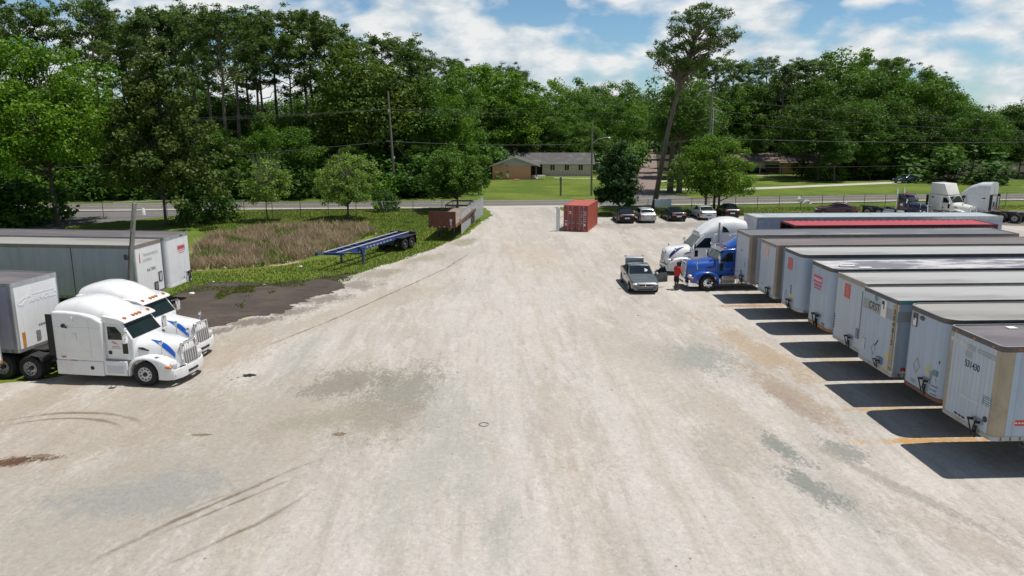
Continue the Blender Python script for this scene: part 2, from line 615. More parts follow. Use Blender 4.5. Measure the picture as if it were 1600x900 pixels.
GREYP, OLIVE, TAN, RUST = (0.30, 0.315, 0.29), (0.20, 0.185, 0.13), (0.42, 0.335, 0.235), (0.34, 0.20, 0.10)
ground_mat("lawn grass", [
    (0.10, (1, 1, 1), 0, (0.150, 0.195, 0.030), 0.40, 0.62, 1.0),
    (0.35, (1, 0.8, 1), 20, (0.195, 0.190, 0.060), 0.52, 0.72, 0.7),
    (1.6, (1, 1, 1), 0, (0.035, 0.085, 0.008), 0.50, 0.75, 0.75),
    (0.06, (1, 1, 1), 0, (0.19, 0.165, 0.055), 0.60, 0.75, 0.55)],
    (0.088, 0.142, 0.020), bump=0.8, bscale=6.0, fine=0.35)
ground_mat("pale limerock", [
    (0.16, (1.0, 0.18, 1), 5, (0.375, 0.345, 0.31), 0.44, 0.66, 0.75),
    (0.45, (1.0, 0.10, 1), -8, (0.385, 0.325, 0.255), 0.50, 0.68, 0.60),
    (0.9, (1.0, 0.07, 1), 16, (0.335, 0.31, 0.275), 0.50, 0.68, 0.55),
    (1.1, (1.0, 0.06, 1), -24, (0.40, 0.34, 0.27), 0.52, 0.70, 0.55),
    (0.33, (1.0, 0.25, 1), 12, GREYP, 0.53, 0.70, 0.55),
    (1.5, (1.0, 0.30, 1), 0, (0.56, 0.525, 0.49), 0.48, 0.66, 0.6),
    (2.6, (1.0, 0.7, 1), 27, (0.30, 0.27, 0.23), 0.58, 0.74, 0.55),
    (3.4, (1.0, 0.12, 1), 4, (0.33, 0.305, 0.27), 0.52, 0.70, 0.45),
    (4.0, (1.0, 0.8, 1), 33, (0.60, 0.575, 0.545), 0.56, 0.72, 0.5),
    (9.0, (1.0, 0.9, 1), 52, (0.235, 0.215, 0.19), 0.58, 0.70, 0.55)],
    (0.492, 0.462, 0.426), bump=0.4, bscale=5.0, fine=0.24, cracks=0.45, patches=[
    pat(330, 740, 9.0, 5.0, 60, (0.365, 0.335, 0.29), 0.55, 0.8), pat(430, 640, 7.0, 4.0, 55, (0.34, 0.305, 0.25), 0.55, 1.0), pat(140, 660, 6.0, 4.0, 70, (0.35, 0.30, 0.235), 0.60, 0.9), pat(120, 830, 5.0, 3.0, 70, (0.34, 0.315, 0.27), 0.6, 1.0),
    pat(625, 618, 1.7, 4.2, -12, (0.22, 0.21, 0.175), 0.75, 1.6), pat(545, 596, 1.6, 2.4, -40, (0.20, 0.185, 0.15), 0.7, 1.1), pat(600, 660, 2.0, 2.2, -30, (0.31, 0.28, 0.225), 0.6, 1.7), pat(520, 650, 2.4, 1.0, 30, (0.28, 0.255, 0.20), 0.6, 1.8),
    pat(330, 560, 4.0, 2.2, 60, (0.37, 0.30, 0.235), 0.65, 0.7), pat(420, 520, 2.0, 5.0, -40, (0.36, 0.32, 0.26), 0.6, 0.7), pat(60, 620, 5.0, 1.6, 80, (0.33, 0.285, 0.23), 0.65, 0.8),
    pat(230, 775, 2.6, 1.5, 20, (0.285, 0.285, 0.275), 0.75, 0.5), pat(20, 722, 1.3, 0.40, 15, (0.10, 0.05, 0.025), 0.95, 1.5),
    pat(700, 660, 0.9, 5.0, 2, (0.355, 0.355, 0.325), 0.6, 1.0), pat(640, 760, 1.2, 4.0, -5, (0.37, 0.36, 0.325), 0.55, 0.9), pat(740, 740, 0.6, 3.0, 0, (0.36, 0.36, 0.335), 0.5, 1.0),
    pat(1085, 560, 2.2, 2.2, 15, (0.27, 0.285, 0.265), 0.85, 1.0), pat(1020, 555, 1.6, 4.0, 10, (0.375, 0.345, 0.30), 0.55, 0.8), pat(1180, 545, 1.0, 6.5, 8, (0.375, 0.285, 0.19), 0.70, 0.8), pat(1225, 610, 0.7, 3.6, 10, (0.315, 0.245, 0.185), 0.7, 1.0), pat(1250, 640, .5, 2.5, 12, (0.30, 0.24, 0.20), .7, 1.2),
    pat(1120, 640, 1.4, 4.0, 8, (0.39, 0.345, 0.285), 0.6, 0.7), pat(1130, 700, 1.0, 2.2, 8, (0.35, 0.31, 0.26), 0.6, 1.0),
    pat(1222, 702, 0.50, 1.5, 14, (0.20, 0.215, 0.20), 0.85, 1.4), pat(1268, 762, 0.55, 1.7, 16, (0.195, 0.21, 0.195), 0.85, 1.4), pat(1315, 705, 0.7, 1.0, 20, (0.22, 0.225, 0.21), 0.8, 1.6), pat(1400, 760, 0.3, 4.0, 22, (0.29, 0.27, 0.235), 0.7, 1.2), pat(1480, 830, 1.0, 2.2, 22, (0.36, 0.31, 0.27), .6, .8),
    pat(1120, 352, 13, 3.5, 0, (0.25, 0.235, 0.215), 0.75, 0.3), pat(840, 400, 2.5, 7.0, 0, (0.45, 0.385, 0.30), 0.5, 0.4), pat(980, 560, 1.5, 7.0, 5, (0.41, 0.375, 0.325), .5, .6),
    pat(1180, 478, 2.6, 0.5, 0, RUST, 0.8, 1.2), pat(1440, 689, 2.2, 0.30, 0, (0.45, 0.25, 0.08), 0.9, 0.9), pat(1390, 640, 2.0, 0.26, 0, (0.42, 0.25, 0.09), 0.6, 1.0), pat(1300, 560, 0.8, 1.6, 10, (0.42, 0.34, 0.20), .6, 1.0),
    pat(322, 520, 1.8, 0.9, 30, (0.17, 0.145, 0.125), 0.85, 1.2), pat(395, 503, 2.0, 0.9, 30, (0.17, 0.145, 0.125), 0.85, 1.2), pat(455, 487, 1.7, 1.1, 30, (0.18, 0.155, 0.135), 0.8, 1.2), pat(505, 468, 1.9, 1.2, 30, (0.18, 0.155, 0.135), 0.8, 1.2), pat(560, 446, 1.6, 2.0, 0, (0.20, 0.175, 0.15), 0.75, 1.2), pat(590, 428, 1.6, 2.6, -30, (0.24, 0.215, 0.16), 0.7, 1.2),
    pat(670, 403, 1.2, 3.0, -30, (0.27, 0.25, 0.17), 0.7, 1.2), pat(725, 378, 1.2, 3.0, -10, (0.24, 0.225, 0.16), 0.75, 1.2), pat(1190, 472, 1.5, 0.4, 0, (0.17, 0.10, 0.06), 0.7, 1.2), pat(720, 400, 2.0, 7.0, -20, (0.38, 0.355, 0.315), 0.55, 0.5), pat(600, 470, 2.0, 8.0, -35, (0.385, 0.34, 0.275), 0.6, 0.5)])
ground_mat("wet dark mud", [
    (0.4, (1, 1, 1), 0, (0.115, 0.092, 0.075), 0.42, 0.66, 0.9),
    (2.2, (0.25, 1, 1), 10, (0.045, 0.037, 0.032), 0.50, 0.70, 0.8),
    (0.8, (0.5, 1, 1), 15, (0.085, 0.085, 0.03), 0.58, 0.72, 0.6)],
    (0.078, 0.064, 0.056), rough=0.75, bump=0.9, bscale=3.0, fine=0.3)
ground_mat("worn asphalt", [
    (0.15, (0.2, 1, 1), 0, (0.155, 0.150, 0.148), 0.42, 0.66, 0.8),
    (0.6, (0.1, 1, 1), 3, (0.10, 0.10, 0.105), 0.52, 0.70, 0.6)],
    (0.175, 0.168, 0.165), bump=0.2, bscale=20, fine=0.12, cracks=0.3)
ground_mat("pinkish side asphalt", [
    (0.2, (1, 0.3, 1), 0, (0.20, 0.165, 0.15), 0.45, 0.68, 0.8)],
    (0.25, 0.195, 0.175), bump=0.2, bscale=20, fine=0.1)
ground_mat("concrete", [
    (0.4, (1, 1, 1), 0, (0.36, 0.34, 0.30), 0.45, 0.70, 0.7)],
    (0.50, 0.475, 0.43), bump=0.2, bscale=12, fine=0.1)
ground_mat("dark gravel lot", [
    (0.5, (1, 1, 1), 0, (0.22, 0.19, 0.17), 0.45, 0.66, 0.9)],
    (0.155, 0.135, 0.125), bump=0.5, bscale=8, fine=0.3)
ground_mat("reed bed litter", [
    (0.5, (1, 1, 1), 0, (0.44, 0.345, 0.23), 0.42, 0.60, 0.9),
    (0.7, (1, 1, 1), 30, (0.12, 0.17, 0.03), 0.54, 0.66, 0.9)],
    (0.33, 0.255, 0.17), bump=1.0, bscale=5, fine=0.4)
ground_mat("leaf litter", [(0.3, (1, 1, 1), 0, (0.030, 0.040, 0.014), 0.42, 0.62, 0.9)], (0.050, 0.040, 0.026), bump=1.0, bscale=4, fine=0.4)
mat("road paint", (0.72, 0.71, 0.68), 0.8, var=0.2)
mat("yellow road paint", (0.60, 0.42, 0.08), 0.8, var=0.2)


def sheet(name, poly, z, m, wob=0.0, step=0.5, seed=1, kind="structure"):
    """flat ground sheet from an outline, its edge optionally ragged"""
    pts = []
    n = len(poly)
    from mathutils import noise
    for i in range(n):
        a, b = Vector((*poly[i], 0)), Vector((*poly[(i + 1) % n], 0))
        if wob and (b - a).length < 60:
            k = max(1, int((b - a).length / step))
            nr = (b - a).normalized().cross(Vector((0, 0, 1)))
            for j in range(k):
                p = a.lerp(b, j / k)
                d = noise.noise(Vector((p.x * 0.5, p.y * 0.5, seed))) + 0.6 * noise.noise(Vector((p.x * 2.1, p.y * 2.1, seed + 5))) + 0.3 * noise.noise(Vector((p.x * 6, p.y * 6, seed)))
                pts.append(p + nr * d * wob)
        else:
            pts.append(a)
    b = bmesh.new()
    f = b.faces.new([b.verts.new((p.x, p.y, z)) for p in pts])
    f.normal_update()
    if f.normal.z < 0:
        f.normal_flip()
    bmesh.ops.triangulate(b, faces=[f], ngon_method="EAR_CLIP")
    o = MB().bm(b, m).build(name, recalc=False)
    for p in o.data.polygons:
        p.use_smooth = False
    return tag(o, kind=kind)


def P(*pts):
    return [gp(*p) for p in pts]


def strip(name, line, wdt, z, m):
    """road or path: a ribbon along a centre line"""
    l, r = [], []
    for i, p in enumerate(line):
        a, b = Vector(line[max(0, i - 1)]), Vector(line[min(len(line) - 1, i + 1)])
        d = (b - a).normalized()
        nr = Vector((-d.y, d.x))
        l.append(tuple(Vector(p) + nr * wdt / 2))
        r.append(tuple(Vector(p) - nr * wdt / 2))
    return sheet(name, l + r[::-1], z, m)


# ---------------------------------------------------------------- ground, roads, paths
sheet("ground", [(-2500, -900), (2500, -900), (2500, 3000), (-2500, 3000)], 0.0, "lawn grass")
YARD = [(-30, 8), gp(-260, 660), gp(-40, 604), gp(40, 597), gp(150, 578), gp(250, 545), gp(324, 509), gp(390, 494), gp(441, 483), gp(444, 474), gp(490, 463), gp(538, 450),
        gp(531, 436), gp(560, 427), gp(640, 402), gp(690, 384), gp(730, 366), gp(757, 345), gp(770, 336), gp(760, 328), (1.0, 99.6), (9.2, 99.9), gp(880, 330), (14, 86.8), (27.0, 87.4), (34.0, 86.4), (40, 84.5),
        (48, 82.5), (75, 84), (90, 60), (60, 6), (0, -20)]
sheet("gravel_yard", YARD, 0.012, "pale limerock", 0.30, 0.35, 3)
sheet("mud_patch", P((266, 520), (258, 470), (300, 448), (335, 441), (420, 443), (480, 438), (560, 424), (534, 438), (541, 450), (490, 466), (447, 478), (444, 487), (390, 497), (326, 512), (300, 530)), 0.020, "wet dark mud", 0.75, 0.18, 8)
sheet("gravel_lot", [(52, 79), (60, 76), (80, 78), (80, 90), (64, 91.5), (55, 87)], 0.018, "dark gravel lot", 0.4, 0.4, 5)
MAIN = [(-200, 96.5), (-90, 99.3), (-25, 101.7), (8.7, 103.05), (35, 105.3), (60, 108.6), (95, 109.5), (260, 111)]
strip("main_road", MAIN, 7.3, 0.020, "worn asphalt")
for off, nm, mm, wd in ((0.12, "road_centre_line", "yellow road paint", 0.12), (-0.12, "road_centre_line", "yellow road paint", 0.12), (3.35, "road_edge_line", "road paint", 0.12), (-3.35, "road_edge_line", "road paint", 0.12)):
    strip(nm, [(x, y + off) for x, y in MAIN], wd, 0.0245, mm)
SW = [(x, y - 5.3) for x, y in MAIN]
strip("sidewalk", SW[:3] + [(-1.5, 97.0)], 1.3, 0.10, "concrete")
strip("sidewalk", [(15.5, 98.0)] + SW[4:], 1.3, 0.10, "concrete")
strip("yard_entrance", [(-1.5, 98.3), (15.5, 98.8)], 2.4, 0.016, "concrete")
strip("side_street", [(24.2, 105.5), (25.7, 119), (33, 152), (44, 200), (55.8, 253), (76, 340)], 4.4, 0.016, "pinkish side asphalt")
sheet("side_street_mouth", [(19.5, 107.5), (31.0, 108.0), (27.9, 117), (23.4, 117)], 0.0165, "worn asphalt")
strip("side_road_right", [(38, 121.5), (45.9, 124.6), (66.8, 132.8), (91.6, 142.0), (99, 145)], 3.0, 0.016, "concrete")
strip("side_road_left", [(-47, 80), (-45, 87), (-42, 94), (-40, 99)], 8.0, 0.016, "worn asphalt")
sheet("parking_apron", [(-52, 97), (-30, 97.5), (-34, 92), (-40, 84), (-46, 84)], 0.0135, "worn asphalt")
strip("house_path", [(14.6, 150.8), (18, 149.2), (24.6, 148.6)], 1.4, 0.014, "concrete")
strip("driveway", [(27.2, 121.5), (30, 122.5), (36, 124)], 2.6, 0.0142, "concrete")
strip("driveway", [(31.2, 140.8), (36, 141), (44, 141.5)], 3.0, 0.014, "concrete")
strip("driveway", [(24.0, 170.8), (28, 170.5), (36.2, 169.5)], 3.0, 0.014, "concrete")
strip("house_path", [(56.5, 155.0), (64, 152.6), (68, 152.8)], 1.2, 0.014, "concrete")
for a, b_ in (((-41.5, 98.6), (-25.2, 96.4)), ):
    pass

# tyre tracks pressed into the limerock: thin ribbons that break up along their length
m = bpy.data.materials.new("tyre track soil")
m.use_nodes = True
t = m.node_tree
b = t.nodes["Principled BSDF"]
b.inputs["Base Color"].default_value = (0.225, 0.165, 0.108, 1)
b.inputs["Roughness"].default_value = 0.95
co = nn(t, "ShaderNodeTexCoord")
no = nn(t, "ShaderNodeTexNoise", i_Scale=1.3, i_Detail=9.0, i_Roughness=0.80)
t.links.new(co.outputs["Object"], no.inputs["Vector"])
mr = nn(t, "ShaderNodeMapRange")
mr.inputs[1].default_value = 0.30
mr.inputs[2].default_value = 0.64
mr.inputs[4].default_value = 1.0
t.links.new(no.outputs["Fac"], mr.inputs[0])
at = nn(t, "ShaderNodeAttribute", attribute_name="edge")
ml = nn(t, "ShaderNodeMath", operation="MULTIPLY")
t.links.new(mr.outputs[0], ml.inputs[0])
t.links.new(at.outputs["Fac"], ml.inputs[1])
t.links.new(ml.outputs[0], b.inputs["Alpha"])
MATS["tyre track soil"] = m


def track(pix, wd, z=0.0165):
    line = [Vector(gp(*p)) for p in pix]
    pts = []
    for i in range(len(line) - 1):
        a, b_ = line[i], line[i + 1]
        k = max(2, int((b_ - a).length / 0.25))
        pts += [a.lerp(b_, j / k) for j in range(k)]
    pts.append(line[-1])
    mb = MB()
    from mathutils import noise
    v = []
    for i, p in enumerate(pts):
        d = (pts[min(i + 1, len(pts) - 1)] - pts[max(i - 1, 0)]).normalized()
        nr = Vector((-d.y, d.x))
        h = wd * (0.75 + 0.6 * noise.noise(Vector((p.x * 1.4, p.y * 1.4, 2)))) / 2
        p = p + nr * 0.05 * noise.noise(Vector((p.x * .8, p.y * .8, 9)))
        v += [(*(p + nr * h * 1.6), z), (*p, z), (*(p - nr * h * 1.6), z)]
    n_ = len(pts)
    mb.add(v, [(3 * i + k, 3 * i + k + 1, 3 * i + k + 4, 3 * i + k + 3) for i in range(n_ - 1) for k in (0, 1)], "tyre track soil")
    o = mb.build("tyre_track", recalc=False)
    at_ = o.data.attributes.new("edge", "FLOAT", "POINT")
    at_.data.foreach_set("value", [x for i in range(n_) for x in (0, min(1, i / 12, (n_ - 1 - i) / 12), 0)])
    tag(o, kind="structure")


track([(110, 897), (200, 850), (280, 812), (345, 783), (400, 760), (460, 733), (522, 709)], 0.20)
track([(228, 846), (300, 815), (380, 781), (430, 760), (482, 738)], 0.16, 0.0168)
track([(230, 898), (310, 861), (400, 820), (452, 790), (502, 759)], 0.18, 0.0171)
track([(250, 815), (330, 782), (400, 757)], 0.10, 0.0174)
track([(400, 548), (520, 500), (620, 455), (700, 418), (735, 395)], 0.14, 0.0168)

for r_, zz in ((2.6, 0.0165), (2.05, 0.0168)):
    cx, cy = gp(60, 690)
    q_ = [(cx + r_ * 1.3 * math.cos(R(a)), cy + r_ * math.sin(R(a))) for a in range(25, 150, 8)]
    gp_ = gp
    gp = lambda x, y, z=0.0: (x, y)
    track(q_, 0.22, zz)
    gp = gp_
mat("black oil", (0.02, 0.018, 0.017), 0.35, var=0.3)
for (px, py, a, b_) in ((389, 587, 0.28, 0.22), (372, 590, 0.05, 0.05), (362, 594, 0.06, 0.04), (357, 591, .03, .03)):
    cx, cy = gp(px, py)
    sheet("oil_stain", [(cx + a * math.cos(k * PI / 10) * (1 + .3 * math.sin(k * 1.7)), cy + b_ * math.sin(k * PI / 10) * (1 + .25 * math.cos(k * 2.3))) for k in range(20)], 0.0178, "black oil")
mat("damp stain", (0.20, 0.155, 0.105), 0.9, var=0.3, scale=6)
for (px, py, a, b_) in ((530, 679, 0.22, 0.16), (315, 680, 0.3, 0.1), (65, 713, 0.3, 0.14)):
    cx, cy = gp(px, py)
    sheet("damp_stain", [(cx + a * math.cos(k * PI / 12) * (1 + .35 * math.sin(k * 1.9)), cy + b_ * math.sin(k * PI / 12) * (1 + .3 * math.cos(k * 2.7))) for k in range(24)], 0.0181, "damp stain")
mat("iron ring", (0.12, 0.11, 0.10), 0.8)
cx, cy = gp(756, 664)
rg = MB()
rg.tube([(0.17 * math.cos(k * PI / 9), 0.17 * math.sin(k * PI / 9), 0.012) for k in range(17)], 0.012, "iron ring", 5)
o = rg.build("wire_ring")
o.location = (cx, cy, 0.012)
tag(o, "small rusty wire ring lying on the open pale yard", "ring")

# ---------------------------------------------------------------- reeds and grass
def blades(name, spots, h, wd, m, lean=0.35, seed=5):
    r = np.random.default_rng(seed)
    n = len(spots)
    s = np.array(spots)
    ang = r.uniform(0, 2 * PI, n)
    hh = h * r.uniform(0.45, 1.25, n)
    ln = r.uniform(0, lean, n) * hh
    la = r.uniform(0, 2 * PI, n)
    dx, dy = np.cos(ang) * wd, np.sin(ang) * wd
    v = np.empty((n, 3, 3))
    v[:, 0] = np.stack([s[:, 0] - dx, s[:, 1] - dy, np.full(n, 0.0)], 1)
    v[:, 1] = np.stack([s[:, 0] + dx, s[:, 1] + dy, np.full(n, 0.0)], 1)
    v[:, 2] = np.stack([s[:, 0] + np.cos(la) * ln, s[:, 1] + np.sin(la) * ln, hh], 1)
    me = bpy.data.meshes.new(name)
    me.from_pydata(v.reshape(-1, 3).tolist(), [], np.arange(3 * n).reshape(-1, 3).tolist())
    me.materials.append(MATS[m])
    o = bpy.data.objects.new(name, me)
    COL.objects.link(o)
    return tag(o, kind="stuff")


def inside(p, poly):
    x, y = p
    c = False
    n = len(poly)
    for i in range(n):
        (x1, y1), (x2, y2) = poly[i], poly[i - 1]
        if (y1 > y) != (y2 > y) and x < (x2 - x1) * (y - y1) / (y2 - y1) + x1:
            c = not c
    return c


leafmat("dry reed", (0.34, 0.25, 0.17), (0.58, 0.46, 0.31), 0.5, 0.1, 0.35)
leafmat("green reed", (0.08, 0.16, 0.016), (0.15, 0.24, 0.035), 0.5, 0.1, 0.2)
leafmat("grass blade", (0.095, 0.155, 0.014), (0.20, 0.235, 0.040), 0.4, 0.1, 0.25)
REEDS = P((296, 424), (304, 390), (330, 372), (410, 358), (500, 352), (575, 356), (585, 366), (560, 376), (548, 384), (500, 398), (450, 412), (400, 418), (330, 422))
sheet("reed_bed", REEDS, 0.006, "reed bed litter", 1.1, 0.4, 2)
sheet("forest_floor", [(-140, 107.5), (-60, 110), (-17, 110.6), (-9, 113), (-3, 122), (0, 150), (4, 166), (24, 163), (27, 190), (40, 330), (200, 330), (-260, 330), (-260, 120)], 0.008, "leaf litter", 0.5, 1.0, 4)
sheet("forest_floor", [(38, 152), (48, 170), (68, 166), (70, 150), (62, 141), (72, 139), (84, 146), (92, 148), (104, 152), (140, 158), (240, 170), (240, 320), (66, 320), (50, 230), (40, 175)], 0.008, "leaf litter", 0.5, 1.0, 6)
from mathutils import noise as mn


def scatter(poly, n, seed, test=None):
    r = random.Random(seed)
    xs, ys = [p[0] for p in poly], [p[1] for p in poly]
    out = []
    g = 0
    while len(out) < n and g < n * 12:
        g += 1
        p = (r.uniform(min(xs), max(xs)), r.uniform(min(ys), max(ys)))
        if inside(p, poly) and (test is None or test(p, r)):
            out.append(p)
    return out


def dry(p, r):
    return mn.noise(Vector((p[0] * .35, p[1] * .35, 3))) + 0.5 * mn.noise(Vector((p[0] * 1.3, p[1] * 1.3, 6))) + r.uniform(-.25, .25) > 0.02


tag(blades("reeds", scatter(REEDS, 12500, 4, dry), 0.75, 0.045, "dry reed", 1.3), "tall dry brown reeds filling the wet hollow beyond the mud")
tag(blades("green_reeds", scatter(REEDS, 6500, 5, lambda p, r: not dry(p, r)), 0.5, 0.045, "green reed", 1.0), "green reeds growing among the dry brown ones")
GRASS = [gp(250, 470), gp(300, 428), gp(430, 418), gp(545, 398), gp(585, 370), gp(560, 352), gp(330, 370), gp(290, 350), (-34, 91), (-25, 95.5), (-2, 96.3), gp(752, 345), gp(722, 370), gp(688, 386), gp(640, 404), gp(560, 428), gp(480, 441), gp(420, 446), gp(330, 444)]
tag(blades("grass", scatter(GRASS, 42000, 6) + scatter([(15, 87.5), (27, 88), (36, 87), (50, 86), (50, 94), (60, 92), (75, 92), (75, 97), (15, 95.5)], 16000, 8), 0.16, 0.028, "grass blade", 0.7), "rough green grass along the yard fence")
mud_in = P((330, 470), (350, 450), (410, 446), (450, 447), (420, 462), (360, 466))
tag(blades("edge_weeds", scatter([gp(250, 470), gp(300, 448), gp(420, 444), gp(480, 438), gp(560, 426), gp(545, 440), gp(470, 448), gp(400, 452), gp(320, 456)], 1800, 12, lambda p, r: mn.noise(Vector((p[0] * .6, p[1] * .6, 8))) > -0.05), 0.12, 0.03, "grass blade", 0.9), "straggling weeds where the grass thins into mud")
tag(blades("weeds", scatter(mud_in, 1300, 9, lambda p, r: mn.noise(Vector((p[0] * .7, p[1] * .7, 1))) > 0.0) + scatter(P((365, 478), (385, 470), (380, 484)), 60, 2), 0.15, 0.03, "grass blade", 0.8), "thin weeds in the dark mud")

# loose stones lying on the near yard
b = bmesh.new()
bmesh.ops.create_icosphere(b, subdivisions=1, radius=1)
sv = np.array([v.co[:] for v in b.verts])
b.verts.index_update()
sf = np.array([[v.index for v in f.verts] for f in b.faces])
b.free()
nr_ = np.random.default_rng(9)
px_ = scatter([(-13, 9), (14, 9), (15, 20), (15.5, 44), (9, 60), (-6, 60), (-14, 33), (-17, 20)], 1500, 14)
V_, F_ = [], []
for k, (x, y) in enumerate(px_):
    s = nr_.uniform(.006, .017) * (1 + y / 50) * (1.9 if nr_.uniform() < .04 else 1)
    V_.append(sv * s * nr_.uniform(.6, 1.3, (1, 3)) * np.array((1, 1, .6)) + np.array((x, y, .012 + s * .3)))
    F_.append(sf + k * len(sv))
me = bpy.data.meshes.new("loose_stones")
me.from_pydata(np.concatenate(V_).tolist(), [], np.concatenate(F_).tolist())
mat("yard stone", (0.44, 0.41, 0.37), 0.95, var=0.35, scale=1.7)
me.materials.append(MATS["yard stone"])
o = bpy.data.objects.new("loose_stones", me)
COL.objects.link(o)
tag(o, "small loose stones scattered over the pale yard", kind="stuff")
# ---------------------------------------------------------------- trees
leafmat("oak leaf", (0.046, 0.120, 0.013), (0.130, 0.240, 0.024), 0.30, 0.34, 0.35)
leafmat("bright leaf", (0.070, 0.175, 0.010), (0.165, 0.290, 0.020), 0.30, 0.15, 0.35)
leafmat("young leaf", (0.145, 0.245, 0.034), (0.265, 0.375, 0.075), 0.6, 0.12, 0.3)
leafmat("magnolia leaf", (0.012, 0.046, 0.008), (0.034, 0.088, 0.013), 0.6, 0.1, 0.15)
leafmat("pine needle", (0.060, 0.125, 0.024), (0.155, 0.235, 0.045), 0.35, 0.20, 0.30)
leafmat("cypress needle", (0.044, 0.082, 0.012), (0.108, 0.145, 0.025), 0.28, 0.1, 0.25)
leafmat("vine leaf", (0.036, 0.102, 0.014), (0.085, 0.180, 0.022), 0.40, 0.22, 0.28)
leafmat("olive leaf", (0.058, 0.122, 0.012), (0.140, 0.195, 0.022), 0.25, 0.15, 0.3)
mat("bark", (0.095, 0.078, 0.064), 0.9, var=0.4, scale=5, stretch=(1, 1, .2), bump=0.6, bscale=14)
mat("pine bark", (0.155, 0.120, 0.098), 0.9, var=0.4, scale=4, stretch=(1, 1, .25), bump=0.7, bscale=10)
mat("dead twig", (0.22, 0.20, 0.17), 0.9, var=0.3)


def cloud(name, clumps, size, m, seed, aspect=0.6, outward=0.5, power=2.2):
    """leaf-sized faces spread through clumps: each clump is (centre, radii, count)"""
    r = np.random.default_rng(seed)
    V = []
    for c, rad, n in clumps:
        n = int(n)
        d = r.normal(size=(n, 3))
        d /= np.linalg.norm(d, axis=1, keepdims=True) + 1e-9
        q = r.uniform(0, 1, (n, 1)) ** (1 / power)
        p = np.array(c) + d * q * np.array(rad)
        nr = d * outward + r.normal(size=(n, 3)) * 0.50 + np.array((0.15, 0, 0.65))
        nr /= np.linalg.norm(nr, axis=1, keepdims=True) + 1e-9
        t = np.cross(nr, r.normal(size=(n, 3)))
        t /= np.linalg.norm(t, axis=1, keepdims=True) + 1e-9
        b = np.cross(nr, t)
        s = size * r.uniform(0.6, 1.35, (n, 1))
        V.append(np.stack([p + t * s * .5, p + b * s * aspect * .5, p - t * s * .5, p - b * s * aspect * .5], 1))
    v = np.concatenate(V)
    me = bpy.data.meshes.new(name)
    me.from_pydata(v.reshape(-1, 3).tolist(), [], np.arange(4 * len(v)).reshape(-1, 4).tolist())
    me.materials.append(MATS[m])
    return me


def limb(mb, a, b, r0, r1, m, bend=0.3, k=4, r=rng):
    a, b = Vector(a), Vector(b)
    L_ = (b - a).length
    pts = [a.lerp(b, i / k) + Vector((r.uniform(-1, 1), r.uniform(-1, 1), r.uniform(-.4, .8) * (i < k))) * bend * L_ * 0.12 * math.sin(PI * i / k) for i in range(k + 1)]
    mb.tube(pts, [r0 + (r1 - r0) * i / k for i in range(k + 1)], m, 6)
    return pts


def pine(seed, H=26.0, start=0.52, spread=4.3, n=30, lean=(0, 0), leaf="pine needle", tuft=0.50, per=58, flat=False):
    r = random.Random(seed)
    tr = MB()
    top = Vector((lean[0], lean[1], H * 0.97))
    pts = [Vector((lean[0] * (i / 8) ** 1.2 + r.uniform(-.12, .12) * (i > 0), lean[1] * (i / 8) + r.uniform(-.12, .12) * (i > 0), H * 0.97 * i / 8)) for i in range(9)]
    rad0 = 0.0135 * H
    tr.tube(pts, [rad0 * (1.25 if i == 0 else 1 - 0.105 * i) for i in range(9)], "pine bark", 9)
    cl = []

    def at(f):
        f = max(0, min(.999, f)) * 8
        i = int(f)
        return pts[i].lerp(pts[i + 1], f - i)
    for i in range(n):
        f = start + (1 - start) * ((i + r.random()) / n) ** 0.85
        g = (f - start) / (1 - start)
        ln = spread * (0.55 + 0.75 * math.sin(PI * min(1, (g * 0.80 + 0.16)))) * r.uniform(0.6, 1.12)
        if flat:
            ln = spread * (1.05 - 0.55 * g) * r.uniform(0.6, 1.15)
        az = i * 2.4 + r.uniform(-.5, .5)
        el = R(r.uniform(5, 28) + 35 * g)
        a = at(f)
        b = a + Vector((math.cos(az) * math.cos(el), math.sin(az) * math.cos(el), math.sin(el))) * ln
        lp = limb(tr, a, b, 0.075 * (1.2 - g * .6), 0.025, "pine bark", 0.9, 4, r)
        for k in range(r.choice((3, 3, 4))):
            q = lp[2].lerp(lp[4], r.random()) if k else lp[4]
            q = q + Vector((r.gauss(0, .5), r.gauss(0, .5), r.gauss(.1, .35)))
            s = r.uniform(0.5, 0.95)
            cl.append((q, (s * 1.1, s * 1.1, s * 0.72), per * r.uniform(.7, 1.2)))
            if k:
                tr.tube([lp[2].lerp(lp[3], r.random()), q], [.025, .012], "pine bark", 4)
    for k in range(6):
        cl.append((top + Vector((r.gauss(0, .8), r.gauss(0, .8), r.gauss(0.2, .5))), (.9, .9, .7), per))
    for k in range(5):
        f = r.uniform(start * 0.45, start)
        a = at(f)
        az = r.uniform(0, 6.3)
        limb(tr, a, a + Vector((math.cos(az), math.sin(az), r.uniform(-.1, .35))) * r.uniform(.8, 2.2), .05, .015, "pine bark", 1, 3, r)
    return tr.mesh("trunk"), cloud("crown", cl, tuft, leaf, seed, aspect=0.34, outward=0.3, power=1.7)


